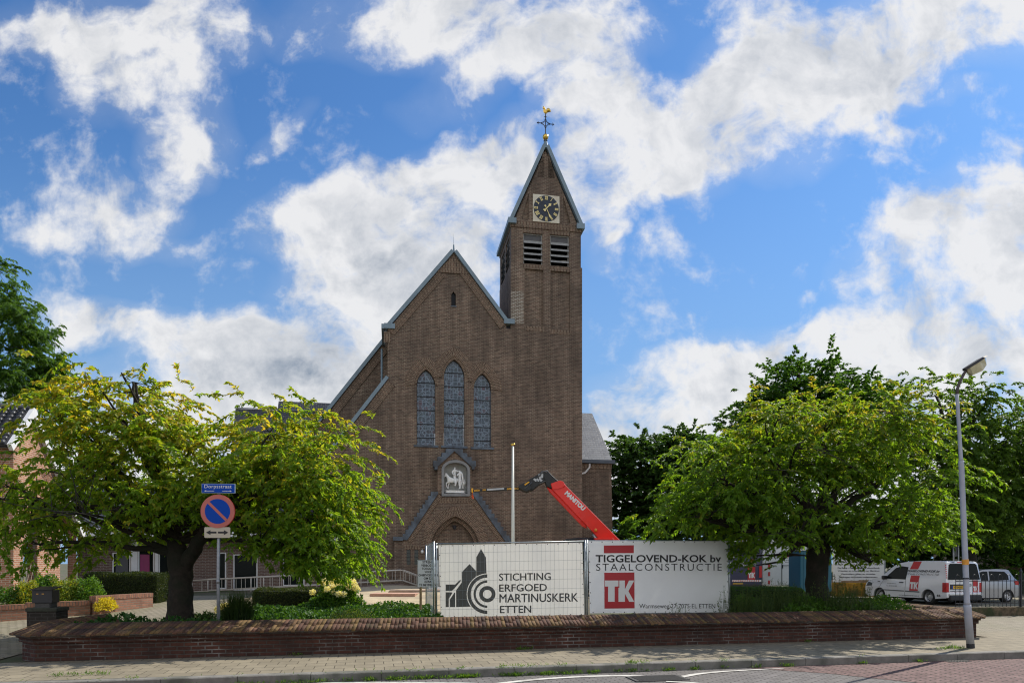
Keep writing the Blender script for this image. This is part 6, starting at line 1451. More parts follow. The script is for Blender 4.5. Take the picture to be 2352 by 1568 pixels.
# ------------------------------------------------------------------ vehicles
def vehicle(name,label,cat,loc,rz,outline,hw,belt,tumble,paint,wheels,wr,scale=1.0,rimcol=None,grp=None):
    T = thing(name,label,cat,loc,rz,grp); T.scale = (scale,)*3
    zt_ = max(p[1] for p in outline)
    yS = lambda z: hw*(1-tumble*max(0,(z-belt)/(zt_-belt)))
    pts = []
    for i,(x,z) in enumerate(outline):
        pts.append((x,z)); x2,z2 = outline[(i+1)%len(outline)]
        if (z-belt)*(z2-belt) < 0: u=(belt-z)/(z2-z); pts.append((x+(x2-x)*u,belt))
    n = len(pts); cx_ = sum(p[0] for p in pts)/n; cz_ = .95
    sl = [(-1,.030),(-.985,.008),(-.93,0),(.93,0),(.985,.008),(1,.030)]
    g = MB(); vs = []
    def ins(p,e):
        x,z = p; xm0,xm1 = min(q[0] for q in pts),max(q[0] for q in pts); 
        fx = (x-(xm0+xm1)/2)/((xm1-xm0)/2); fz_ = (z-cz_)/.9
        return (x-e*2.2*fx**3, z-e*1.6*max(-0,fz_))
    for s,e in sl:
        for p in pts: q = ins(p,e); vs.append((q[0], s*yS(p[1]), q[1]))
    fs = [(i*n+j,(i+1)*n+j,(i+1)*n+(j+1)%n,i*n+(j+1)%n) for i in range(5) for j in range(n)]
    g.add(vs,[f[::-1] for f in fs] if False else fs)
    for side,base in ((-1,0),(1,5*n)):
        for up_ in (0,1):
            idx = [j for j in range(n) if (pts[j][1] >= belt-1e-6) == bool(up_) or abs(pts[j][1]-belt)<1e-6]
            lp = [Vector((pts[j][0],pts[j][1],0)) for j in idx]
            if len(lp) < 3: continue
            for a in tessellate_polygon([lp]):
                ar = (lp[a[1]].x-lp[a[0]].x)*(lp[a[2]].y-lp[a[0]].y)-(lp[a[2]].x-lp[a[0]].x)*(lp[a[1]].y-lp[a[0]].y)
                if abs(ar)<1e-9: continue
                f = [idx[k]+base for k in a]; 
                if (ar > 0) == (side == 1): f = f[::-1]
                g.f.append(f)
    body = g.build('body',paint,T); 
    body.data.polygons.foreach_set('use_smooth',[True]*len(body.data.polygons)); es = body.modifiers.new('e','EDGE_SPLIT'); es.split_angle = R(38)
    for wx_ in wheels:
        for s in (1,-1):
            w = MB(); Mx = Matrix.Translation((wx_,s*(hw-.14),wr))@Matrix.Rotation(R(-90*s),4,'X')
            w.lathe([(wr*.62,.11),(wr*.9,.11),(wr,.06),(wr,-.08),(wr*.9,-.11),(wr*.3,-.11)],(0,0,0),28,M=Mx); wo_ = w.build('wheel',RUBBER,T,smooth=True)
            w = MB(); w.lathe([(.001,.075),(wr*.14,.075),(wr*.16,.06),(wr*.30,.055),(wr*.33,.04),(wr*.33,.02)],(0,0,0),24,M=Mx); w.lathe([(wr*.50,.06),(wr*.55,.09),(wr*.60,.115),(wr*.635,.10)],(0,0,0),28,M=Mx)
            for k in range(10): a = 2*math.pi*k/10; w.add([Mx@Vector((r*math.cos(a+o_),r*math.sin(a+o_),zz)) for r,o_,zz in ((wr*.28,-.14,.055),(wr*.54,-.09,.088),(wr*.54,.09,.088),(wr*.28,.14,.055))],[(0,1,2,3)])
            w.build('rim',rimcol or GALV,wo_,smooth=False)
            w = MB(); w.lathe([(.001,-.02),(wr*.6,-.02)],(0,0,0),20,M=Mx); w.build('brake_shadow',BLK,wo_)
    g = MB(); g.box(min(p[0] for p in pts)+.15,max(p[0] for p in pts)-.25,-hw+.30,hw-.30,.17,.8); g.build('underbody',DARK,T)
    return T, yS, body
def archpts(cx_,r,zb,n=9): return [(cx_-r*math.cos(math.asin(0)),zb)]+[(cx_-r*math.cos(math.pi*i/n),zb+.02+r*math.sin(math.pi*i/n)) for i in range(n+1)]+[(cx_+r,zb)]
phi = R(76); hwv = .895; SCV = .975
hd_ = Vector((-math.cos(phi),math.sin(phi))); lf_ = Vector((-math.sin(phi),-math.cos(phi)))
Rc = Vector((XY(2172,27.0),27.0)); Oc = Rc-lf_*hwv*SCV; zv = gh(Rc.x,Rc.y)+.004
out = [(.0,.30)]+archpts(.85,.37,.26)+archpts(3.53,.37,.24)+[(4.20,.22),(4.38,.30),(4.42,.48),(4.40,.66),(4.34,.80),(4.20,.92),(3.95,1.00),(3.55,1.08),(3.40,1.14),(3.0,1.45),(2.75,1.62),(2.45,1.74),(2.0,1.80),(1.2,1.83),(.30,1.82),(.12,1.79),(.05,1.72),(.0,1.10),(-.03,.95),(-.03,.55),(-.06,.50),(-.07,.34)]
van,yS,vb_ = vehicle('van','white delivery van with red TK logo seen from its rear left corner, behind the wall','van',(Oc.x,Oc.y,zv),math.pi-phi,out,hwv,1.0,.13,VANW,(.85,3.53),.315,SCV,mat('wheel_silver',(.50,.51,.53),rough=.4,metal=.6))
MLv = lambda a,b,d: Vector((-a,yS(b)+d,b))      # left side: a = -x
MRv = lambda a,b,d: Vector((-.0-d-(.0 if b<1.1 else 0)+ (.052*(b-1.1)/.6 if b>1.1 else -.03),hwv-a,b))   # tail
def panel(mb,poly,M,d0=.002,d1=.006):
    ar = sum(poly[i][0]*poly[(i+1)%len(poly)][1]-poly[(i+1)%len(poly)][0]*poly[i][1] for i in range(len(poly)))
    mb.prism(poly if ar>0 else poly[::-1],M,d1,d0)
# outward = +d, so front face is the larger d
g = MB(); panel(g,[(-3.18,1.04),(-2.02,1.02),(-1.95,1.56),(-2.30,1.60),(-2.62,1.52),(-3.0,1.22)],MLv); win = g.build('side_window',GLASSD,van)
g = MB(); panel(g,[(-.03+.03,1.06),(-.0+.07,1.06)] and [(.09,1.06),(1.70,1.06),(1.60,1.66),(1.52,1.71),(.27,1.71),(.19,1.66)],MRv); g.build('rear_window',GLASSD,van,bevel=0)
g = MB()
for s in (1,-1): g.prism([(.02,.50),(.17,.50),(.19,.92),(.02,.92)],(lambda a,b,d: Vector((-.045-d*0+ (0 if True else 0),s*(hwv-a+.012),b))) ,0,0) if False else None
for s in (1,-1):
    g = MB(); g.box(-.045,.16,s*(hwv-.13) if s>0 else -hwv-.012,(hwv+.012) if s>0 else -(hwv-.13),.54,.94); g.build('tail_light',mat('red_lamp',(.45,.012,.015),rough=.15,coat=.8,noise_amt=.2,nscale=10),van,bevel=.02)
g = MB(); g.box(-.15,-.0,-.80,.80,.20,.42); g.build('bumper',mat('black_plastic',(.025,.025,.027),rough=.6),van,bevel=.04)
g = MB(); g.box(-.13,.02,-.82,.82,.425,.50); g.build('bumper_top',VANW,van,bevel=.02)
g = MB(); panel(g,[(-3.52,.52+.0),(-2.12,.50),(-2.12,.545),(-3.52,.555)],MLv,.001,.018); panel(g,[(-2.06,.50),(-1.30,.49),(-1.30,.535),(-2.06,.545)],MLv,.001,.018); g.build('rubbing_strip',mat('grey_plastic',(.12,.13,.14),rough=.6),van)
g = MB()
g.prism([(-3.0,.0)]*0 or [(-2.095,.30),(-2.085,.30),(-2.015,1.0),(-2.028,1.0)],MLv,.004,.001); g.prism([(-3.56,.62),(-3.55,.62),(-3.25,1.0),(-3.26,1.0)],MLv,.004,.001); g.prism([(.03,.50),(1.75,.50),(1.75,.506),(.03,.506)],MRv,.004,.001); g.prism([(1.08,.5),(1.087,.5),(1.06,1.75),(1.053,1.75)],MRv,.006,.001); g.build('door_seams',BLK,van)
g = MB(); panel(g,[(-2.35,.87),(-2.14,.87),(-2.14,.91),(-2.35,.91)],MLv,.005,.03); panel(g,[(-3.62,.90),(-3.48,.88),(-3.48,.91),(-3.60,.93)],MLv,.002,.01); panel(g,[(1.02,.84),(1.06,.84),(1.06,.90),(1.02,.90)],MRv,.004,.03); build_each(g, 'door_handle',BLK,van)
g = MB(); g.box(3.02,3.16,hwv+.02,hwv+.22,1.0,1.17); g.box(3.05,3.12,hwv-.06,hwv+.02,1.02,1.08); g.build('mirror',BLK,van,bevel=.02)
g = MB(); g.prism([(0,0)]*0 or [(3.93,.26),(4.44,.22),(4.46,.62),(4.25,.62),(3.95,.50)],lambda a,b,d: Vector((a,d,b)),-hwv-.008,hwv+.008) if False else g.box(4.25,4.45,-.80,.80,.24,.55); g.build('front_bumper',MATS['black_plastic'],van,bevel=.05)
g = MB(); panel(g,[(-4.30,.68),(-3.98,.70),(-3.94,.82),(-4.16,.88)],MLv,.002,.012); g.build('headlight',mat('headlight_glass',(.10,.11,.12),rough=.1,coat=.5),van)
g = MB(); panel(g,[(-1.86,1.47),(-1.43,1.47),(-1.28,1.80),(-1.70,1.80)],MLv,.003,.005); panel(g,[(-1.83,.55),(-1.38,.55),(-1.325,1.0),(-1.785,1.0)],MLv,.003,.006); panel(g,[(-1.785,1.0),(-1.325,1.0),(-1.30,1.20),(-1.76,1.20)],MLv,.003,.006); panel(g,[(1.33,.53),(1.60,.53),(1.58,1.03),(1.31,1.03)],MRv,.004,.008)
for k in range(7): z=1.12+k*.085; panel(g,[(.02,z),(.075,z),(.075,z+.04),(.02,z+.04)],MRv,.004,.008)
for k in range(14): a=.12+k*.115; panel(g,[(a,.512),(a+.05,.512),(a+.075,.545),(a+.025,.545)],MRv,.005,.009)
panel(g,[(.62,1.755),(.92,1.755),(.92,1.785),(.62,1.785)],MRv,.004,.02); build_each(g,'red_marking',REDP,van,gap=.006)
g = MB()
for poly in tkpolys(0,0,1,1):
    g.add([MLv(-1.79+.42*p[0]+.02*(1-p[1]),.92-.30*p[1],.008) for p in poly],[tuple(a) for a in tessellate_polygon([[Vector((p[0],p[1],0)) for p in poly]])])
    g.add([MRv(1.345+.23*p[0],.78-.20*p[1],.012) for p in poly],[tuple(a) for a in tessellate_polygon([[Vector((p[0],p[1],0)) for p in poly]])])
build_each(g,'white_letters',WHITEP,van,gap=.1)
g = MB(); text(g,'TIGGELOVEND-KOK bv',-1.98,-.32,1.345,1.44,MLv,.007,bold=.03,shear=.25); g.build('lettering',BLACKT,van)
g = MB(); text(g,'STAALCONSTRUCTIE',-2.02,-.34,1.225,1.30,MLv,.007,bold=-.004,space=1.2,shear=.25); g.build('lettering',BLACKT,van)
g = MB(); text(g,'66',-.42,-.24,.36,.45,MLv,.007,bold=.04); g.build('lettering',BLACKT,van)
g = MB(); text(g,'www.tiggelovend-kok.nl',-2.4,-1.32,.30,.37,MLv,.007,bold=.0); g.build('lettering',BLACKT,van)
g = MB(); text(g,'ETTEN (GLD)',-3.05,-2.55,.80,.85,MLv,.007,bold=-.003); g.build('lettering',BLACKT,van)
g = MB(); text(g,'Tel. 0315-321860',-3.1,-2.5,.70,.75,MLv,.007,bold=-.003); g.build('lettering',BLACKT,van)
g = MB(); text(g,'66',.34,.50,1.74,1.79,MRv,.010,bold=.04); g.build('lettering',BLACKT,van)
g = MB(); text(g,'TIGGELOVEND-KOK bv',.15,1.12,.60-.03,.62,MRv,.008,bold=.03); g.build('lettering',BLACKT,van)
g = MB(); text(g,'ETTEN (GLD)  Tel. 0315',.10,1.0,.955,.985,MRv,.008,bold=0); g.build('lettering',BLACKT,van)
g = MB(); panel(g,[(.18,.66),(1.14,.66),(1.14,.87),(.18,.87)],MRv,.001,.004); g.build('plate_recess',BLK,van)
g = MB(); panel(g,[(.26,.69),(.86,.69),(.86,.81),(.26,.81)],MRv,.006,.012); np_ = g.build('number_plate',mat('yellow_plate',(.75,.45,.03),rough=.5),van)
g = MB(); text(g,'V-734-HD',.36,.82,.71,.79,MRv,.0135,bold=.02); g.build('lettering',BLACKT,np_)
g = MB(); panel(g,[(.26,.69),(.32,.69),(.32,.81),(.26,.81)],MRv,.0125,.0145); g.build('blue_band',SBLUE,np_)
g = MB(); g.lathe([(.045,.0),(.05,.008),(.058,.008),(.062,0)],(0,0,0),20,M=Matrix.Translation((-.04,hwv-1.20,.83))@Matrix.Rotation(R(-90),4,'Y'))
for a,b in (((-.03,.04),(-.012,-.03)),((.03,.04),(.012,-.03)),((-.012,-.03),(0,.0)),((.012,-.03),(0,.0)),((-.01,.045),(0,.01)),((.01,.045),(0,.01))): g.tube([(-.045,hwv-1.20-a[0],.83+a[1]),(-.045,hwv-1.20-b[0],.83+b[1])],.004,4)
g.build('badge',GALV,van)
# silver hatchback
phi2 = R(-12); hx = Vector((-math.cos(phi2),math.sin(phi2))); lf2 = Vector((-math.sin(phi2),-math.cos(phi2)))
Wp = Vector((XY(2310,29.0),29.0)); O2 = Wp-hx*.66-lf2*.70
out = [(.02,.32)]+archpts(.66,.36,.24)+archpts(3.15,.36,.24)+[(3.75,.22),(3.92,.32),(3.94,.55),(3.80,.78),(3.1,.98),(2.95,1.03),(2.35,1.42),(1.9,1.52),(1.2,1.55),(.62,1.53),(.50,1.50),(.28,1.15),(.12,1.02),(.02,.88),(-.03,.62),(-.02,.45)]
car,yS2,_ = vehicle('parked_car','silver grey hatchback parked behind the black railing, right of the white van','car',(O2.x,O2.y,gh(O2.x,O2.y)+.004),math.pi-phi2,out,.84,.98,.16,mat('silver_car_paint',(.36,.36,.37),rough=.3,metal=.5,coat=.8),(.66,3.15),.31,.93,mat('alloy_silver',(.6,.6,.62),rough=.35,metal=.6))
M2 = lambda a,b,d: Vector((-a,yS2(b)+d,b))
g = MB(); panel(g,[(-2.75,1.03),(-1.75,1.02),(-1.70,1.44),(-1.95,1.44),(-2.3,1.36)],M2); panel(g,[(-1.66,1.02),(-.62,1.06),(-.62,1.28),(-.78,1.43),(-1.62,1.45)],M2); g.build('side_window',GLASSD,car)
g = MB(); 
for s in (1,-1): g.prism([(0.06,.80),(.30,.84),(.36,.98),(.18,1.02),(.10,.97)],lambda a,b,d,s=s: Vector((a,s*(.846),b)) if d else Vector((a,s*.80,b)),0,1)
g.build('tail_light',MATS['red_lamp'],car)
g = MB(); g.box(-.05,.04,-.74,.74,.26,.50); g.build('bumper',MATS['silver_car_paint'],car,bevel=.03)
g = MB(); g.add([(.255,-.60,1.17),(.255,.60,1.17),(.485,.56,1.47),(.485,-.56,1.47)],[(3,2,1,0)]); g.build('rear_window',GLASSD,car)
# ------------------------------------------------------------------ navy van rear, cabin, toilet, sign, skip
z7 = lambda x,y: ((1800+.16156*x)/1.0884,(1330+.16156*y)/1.0884)
def boxthing(name,label,cat,px0,px1,pyt,pyb,Y,depth,rz=0.0,floor=None):
    a = P(px0,pyb,Y); b = P(px1,pyt,Y); zg_ = gh(a.x,Y) if floor is None else floor
    T = thing(name,label,cat,(a.x,Y,zg_),rz); return T,b.x-a.x,a.z-zg_,b.z-zg_
NAVY = mat('navy_paint',(.018,.022,.075),rough=.35,coat=.5)
Y=27.2; T,w,zb,ztp = boxthing('works_van','navy blue works van with red TK logo and striped tail beside the right banner','van',1648,1750,1243,1342,Y,3.5)
kz = Y/FL; X7 = lambda x: (z7(x,0)[0]-1648)*kz; Z7 = lambda y: P(0,z7(0,y)[1],Y).z-T.location.z
M7 = lambda a,b,d: Vector((a,d,b))
g = MB(); 
vs=[]
for y_,e in ((0.02,.05),(.08,0),(3.8,0),(4.3,.08)):
    for (x,z) in ((e,zb+.0),(w-e,zb),(w,zb+.3),(w-.02,zb+1.0),(w-.10,ztp-.08),(w-.2,ztp-e),(.2,ztp-e),(.10,ztp-.08),(.02,zb+1.0),(0,zb+.3)): vs.append((x,y_,z))
g.add(vs,[(i*10+j,i*10+(j+1)%10,i*10+10+(j+1)%10,i*10+10+j) for i in range(3) for j in range(10)]+[tuple(range(10)),tuple(range(30,40))[::-1]]); g.build('body',NAVY,T)
g = MB(); g.box(.1,w-.1,-.02,.015,Z7(330),ztp-.12); g.build('rear_window',GLASSD,T)
g = MB(); g.box(X7(430),X7(545),-.004,.016,Z7(730),Z7(535)); g.box(X7(470),X7(530),-.005,.015,Z7(460),Z7(415))
for k in range(12): 
    x = X7(200)+k*(X7(620)-X7(200))/12; g.add([M7(x,Z7(760),-.006),M7(x+.035,Z7(760),-.006),M7(x+.06,Z7(735),-.006),M7(x+.025,Z7(735),-.006)],[(0,1,2,3)])
g.box(X7(605),X7(648),-.02,.015,Z7(700),Z7(520)); build_each(g,'red_marking',REDP,T,gap=.006)
g = MB(); g.add([M7(X7(190),Z7(762),-.0045),M7(X7(640),Z7(762),-.0045),M7(X7(640),Z7(733),-.0045),M7(X7(190),Z7(733),-.0045)],[(0,1,2,3)])
for poly in tkpolys(X7(436),-Z7(620),X7(540),-Z7(705)): g.add([M7(p[0],-p[1],-.008) for p in poly],[tuple(a) for a in tessellate_polygon([[Vector((p[0],p[1],0)) for p in poly]])])
text(g,'TIGGELOVEND-KOK bv',X7(40),X7(560),Z7(490),Z7(460),M7,-.003,bold=.03); text(g,'STAALCONSTRUCTIE',X7(40),X7(560),Z7(522),Z7(500),M7,-.003,bold=0); text(g,'70',X7(165),X7(215),Z7(402),Z7(366),M7,-.021,bold=.02); g.build('lettering',WHITEP,T)
g = MB(); g.box(X7(200),X7(350),-.05,.015,Z7(828),Z7(785)); np_=g.build('number_plate',MATS['yellow_plate'],T); g = MB(); text(g,'VJ-212-P',X7(215),X7(340),Z7(820),Z7(793),M7,-.053); g.build('lettering',BLACKT,np_)
g = MB(); g.box(0.02,w-.02,-.1,.2,zb-.16,zb+.02); g.build('bumper',BLK,T,bevel=.03)
for x in (.16,w-.16):
    for y_ in (.8,3.5): g = MB(); g.lathe([(.001,-.1),(.30,-.1),(.33,-.05),(.33,.05),(.30,.1),(.001,.1)],(0,0,0),20,M=Matrix.Translation((x,y_,.33))@Matrix.Rotation(R(90),4,'Y')); g.build('wheel',RUBBER,T,smooth=True)
Y=27.8; T,w,zb,ztp = boxthing('site_cabin','white site cabin trailer with red roof logo on its door, left of the cherry trunk','cabin',1751,1838,1236,1344,Y,2.6)
kz = Y/FL; X7 = lambda x: (z7(x,0)[0]-1751)*kz; Z7 = lambda y: P(0,z7(0,y)[1],Y).z-T.location.z
g = MB(); g.box(0,w,0,5.5,zb,ztp); g.build('body',WHITE,T,bevel=.03)
g = MB(); g.box(X7(950),X7(962),-.006,.01,zb+.02,ztp-.15); g.box(X7(1225),X7(1232),-.006,.01,zb+.02,ztp-.15); g.box(X7(1060),X7(1115),-.02,.01,zb-.02,zb+.06); g.build('door_frame',BLK,T)
g = MB(); g.box(X7(966),X7(1150),-.03,-.012,Z7(514),Z7(508)); g.box(X7(958),X7(972),-.03,-.0061,Z7(555),Z7(500)); build_each(g, 'door_handle',IRON,T)
g = MB()
for y0,y1 in ((485,548),(612,675),(742,800)): g.box(X7(742),X7(756),-.008,.01,Z7(y1),Z7(y0)); g.box(X7(760),X7(775),-.008,.01,Z7(y1),Z7(y0))
x0,x1,z0_,z1_ = X7(1015),X7(1135),Z7(382),Z7(312); g.prism([(x0+.02,z0_),(x1-.05,z0_),(x1,z0_+.06),(x1,z1_-.06),(x1-.05,z1_),(x0-.01,z1_)],M7,-.010,-.001,holes=[[(x0+.09,z0_+.06),(x1-.08,z0_+.06),(x1-.06,z0_+.1),(x1-.08,z1_-.05),(x0+.09,z1_-.05)]]); build_each(g,'red_logo',REDP,T,gap=.01)
g = MB(); g.prism([(x0-.01,z1_+.01),(x1+.01,z1_+.01),((x0+x1)/2,z1_+.16)],M7,-.009,-.001); text(g,'JAN van DALMEN B.V.',X7(965),X7(1190),Z7(442),Z7(424),M7,-.004,bold=.03); text(g,'Bouwbedrijf',X7(1010),X7(1150),Z7(470),Z7(455),M7,-.004); g.build('lettering',mat('grey_ink',(.06,.06,.07),rough=.6),T)
for y_ in (1.8,2.7):
    for x in (.12,w-.12): g = MB(); g.lathe([(.001,-.1),(.26,-.1),(.28,-.05),(.28,.05),(.26,.1),(.001,.1)],(0,0,0),18,M=Matrix.Translation((x,y_,.28))@Matrix.Rotation(R(90),4,'Y')); g.build('wheel',RUBBER,T,smooth=True)
g = MB(); g.box(.1,.2,.1,.2,0,zb); g.box(w-.2,w-.1,.1,.2,0,zb); build_each(g, 'jack_leg',GALV,T)
Y=25.5; T,w,zb,ztp = boxthing('portable_toilet','teal blue portable toilet half hidden behind the thick cherry trunk','toilet',1838,1911,1252,1358,Y,1.2)
TEAL = mat('teal_plastic',(.012,.11,.17),rough=.45)
g = MB(); g.box(0,w,0,1.1,max(.02,zb),ztp-.2); g.build('cabin_walls',TEAL,T,bevel=.04)
g = MB(); g.box(-.03,w+.03,-.03,1.13,ztp-.198,ztp-.12); g.prism([(0,ztp-.12),(w,ztp-.12),(w*.8,ztp),(w*.2,ztp)],M7,0,1.1); g.build('roof',mat('pale_plastic',(.55,.58,.58),rough=.5),T,bevel=.02)
g = MB(); g.box(.12,w-.12,-.015,-.001,max(.1,zb+.1),ztp-.3); dr_ = g.build('door',TEAL,T,bevel=.008)
g = MB(); g.lathe([(.001,0),(.07,0)],(0,0,0),16,M=Matrix.Translation((.32,-.02,1.30))@Matrix.Rotation(R(90),4,'X')); g.build('pictogram',WHITEP,dr_)
Y=33.0; T,w,zb,ztp = boxthing('information_board','white information board listing sponsors on legs, between the cherry trunk and the white van','sign',1913,2030,1225,1336,Y,.1)
g = MB(); g.box(0,w,-.02,.02,zb,ztp); bo = g.build('board',mat('board_white',(.70,.71,.70),rough=.5,noise_amt=.05),T)
g = MB(); zt3 = P(0,1268,Y).z-T.location.z; g.box(.03,w-.03,-.026,-.021,zt3,zt3+.28); g.build('grey_header',mat('header_grey',(.42,.44,.46),rough=.6),bo)
for s,y_,q in (('Provincie Gelderland',1277,.56),('Gemeente Oude IJsselstreek',1283,.68),('VSB-fonds - Restauratiefonds - K.F. Hein',1289.5,.92),('RCOAK - Rabobank Cooperatiefonds - MAOC',1296.5,.92),('De Roos - Gesinkfonds - Cultuurfonds',1304,.82),('Vrienden en vrijwilligers van Martinus',1311,.82),('Particuliere giften en donaties',1318.3,.66),('Bijdragen van lokale ondernemers',1325.5,.74)):
    zz = P(0,y_+1.6,Y).z-T.location.z; g = MB(); text(g,s,w*(.5-q/2),w*(.5+q/2),zz,zz+.085,M7,-.024,bold=.03); g.build('lettering',BLACKT,bo)
g = MB(); text(g,'www.martinuskerk-etten.nl',w*.25,w*.75,zb+.04,zb+.075,M7,-.024); g.build('lettering',BLACKT,bo)
g = MB(); 
for x in (.15,w-.15,w+.07): g.tube([(x,.05,-.1),(x,.05,ztp)],.03,8)
build_each(g, 'legs',GALV,T)
Y=32.0; T,w,zb,ztp = boxthing('rubbish_skip','dirty yellow rubbish skip below the white information board, left of the white van','skip',1908,2030,1337,1374,Y,1.8)
SKY_ = mat('skip_yellow',(.42,.22,.015),rough=.6,noise_amt=.35,nscale=5,var=(.12,.06,.02)); g = MB()
g.prism([(.25,.12),(w-.05,.12),(w+.1,ztp-.08),(-.05,ztp-.08)],M7,0,1.8); g.build('tub',SKY_,T)
g = MB(); g.box(-.1,w+.15,-.05,0,ztp-.08,ztp); g.box(-.1,w+.15,1.8,1.85,ztp-.08,ztp); 
for k in range(4): x=.35+k*(w-.6)/3; g.box(x-.04,x+.04,-.05,-.001,.14,ztp-.081)
g.build('ribs',SKY_,T)
g = MB(); 
for i in range(7): x = random.uniform(.2,w-.3); g.box(x,x+.9,.3+i*.15,.36+i*.15,ztp-.12+i*.012,ztp-.05+i*.012+random.uniform(0,.1))
g.build('timber_waste',mat('waste_wood',(.28,.19,.12),rough=.9,noise_amt=.3),T)
# back of a traffic sign near the lamp
Y=33.0; T,w,zb,ztp = boxthing('traffic_sign','back of a grey rectangular traffic sign above the roof of the white van','sign',2187,2202,1245,1277,Y,.1)
g = MB(); g.box(0,w,-.02,.0,zb,ztp); g.build('plate',mat('sign_back_grey',(.13,.14,.16),rough=.5),T)
g = MB(); 
for x in (.04,w-.04): g.tube([(x,-.05,-.1),(x,-.05,ztp-.05)],.03,8)
build_each(g, 'posts',GALV,T)
# iron railing on a low stone wall, right
ra = Vector((XY(2195,20.6),20.6,0)); ri = thing('iron_railing','black iron railing with hooped tops on a low stone wall at the right edge','railing',(ra.x,ra.y,0),TS-.02)
g = MB(); x = 0.0
LW = mat('old_stone_wall',(.12,.09,.055),rough=1,noise_amt=.6,nscale=8,var=(.04,.05,.02),bump=.8,bscale=14)
g.box(-.2,12,-.16,.16,-.1,.26); g.build('base_wall',LW,ri,bevel=.03)
zr = 1.26
g = MB(); g.box(0,12,-.012,.012,.36,.385); g.box(0,12,-.012,.012,zr-.22,zr-.195); build_each(g, 'rails',IRON,ri)
g = MB(); i = 0
while x < 12:
    g.tube([(x,0,.25),(x,0,zr-.2)],.009,5)
    if i%2==0: 
        g.tube([(x,0,zr-.2)]+[(x+.075-.075*math.cos(R(a)),0,zr-.09+.075*math.sin(R(a))) for a in range(0,181,30)]+[(x+.15,0,zr-.2)],.009,5)
    x += .15; i += 1
g.build('bars',IRON,ri)
for k in range(5):
    x = .62+k*2.0-.3
    g = MB(); g.box(x-.025,x+.025,-.025,.025,.2,zr+.05); g.lathe([(.035,zr+.05),(.04,zr+.08),(.02,zr+.13),(.0,zr+.2)],(x,0,0),8); g.build('post',IRON,ri)
# far house on the right
Y=46.0; hb = P(2287,1330,Y); T = thing('house','distant sand coloured gabled house behind trees at the right edge','house',(hb.x,Y,-.1))
q = lambda px,py: (P(px,py,Y).x-hb.x, P(px,py,Y).z+.1)
g = MB(); g.prism([(q(2291,1256)[0],0),(q(2400,1256)[0],0),q(2400,1262),q(2321,1217),q(2291,1256)][:2]+[(q(2400,1262)),q(2330,1214),q(2291,1253)],M7,0,7); g.build('wall',mat('sand_render',(.32,.24,.16),rough=.9,noise_amt=.1),T)
g = MB(); along(g,q(2284,1262),q(2330,1213),0,.3,-.3,7.2,M=M7); along(g,q(2410,1268),q(2330,1213),0,.3,-.3,7.2,M=M7); g.build('roof',mat('dark_roof_tile',(.045,.045,.05),rough=.7,noise_amt=.3),T)
g = MB(); a = q(2316,1258); g.box(a[0],a[0]+.9,-.03,-.001,a[1]-1.2,a[1]); g.build('window',GLASSD,T)

# ------------------------------------------------------------------ house on the left
HB = brick('orange_brick',(.44,.195,.105),(.31,.13,.075),(.50,.42,.33),bw=.22,bh=.066,ms=.011,stain=(.26,.13,.08),stain_amt=.4,stain_scale=.8,contrast=.25)
TILE = brick('roof_tile_dark',(.060,.063,.070),(.035,.037,.042),(.012,.012,.014),bw=.22,bh=.30,ms=.016,offset=0,rough=.4,contrast=.3,bump=1.0)
Hn = (XY(31,21.2),21.2); house = thing('house','orange brick house with dark tiled gable roof and white bargeboards at the left edge','house',(Hn[0],Hn[1],.2),0)
# gable wall runs away from us along (-.2,.98)
gd_ = Vector((-.2,.98)).normalized(); fd_ = Vector((-.98,-.2)).normalized()
MG = lambda a,b,d: Vector((gd_.x*a+fd_.x*d, gd_.y*a+fd_.y*d, b))       # a along the gable, d into the house (left)
def hp(px,py):   # picture -> (a,b) on gable plane
    t_ = (px-CX)/FL; a = (Hn[0]-t_*Hn[1])/(t_*gd_.y-gd_.x); return a, EYE+(HY-py)/FL*(Hn[1]+gd_.y*a)-.2
e1 = hp(31,1008); ap_ = hp(70,948); e2 = (4.6, ap_[1]-(4.6-ap_[0])*1.0)
wbx = [hp(86,1352),hp(138,1352)]; wt_ = hp(86,1210)[1]
g = MB(); wh = [(wbx[0][0],hp(86,1352)[1]),(wbx[1][0],hp(86,1352)[1]),(wbx[1][0],wt_),(wbx[0][0],wt_)]
wh2 = [(wbx[0][0],wt_+.9),(wbx[1][0],wt_+.9),(wbx[1][0],wt_+1.9),(wbx[0][0],wt_+1.9)]
g.prism([(0,-.4),(4.6,-.4),(4.6,e2[1]),ap_,(0,e1[1])],MG,0,.3,holes=[wh,wh2]); g.prism([(0,-.4),(4.6,-.4),(4.6,e2[1]),ap_,(0,e1[1])],MG,7.7,8.0)
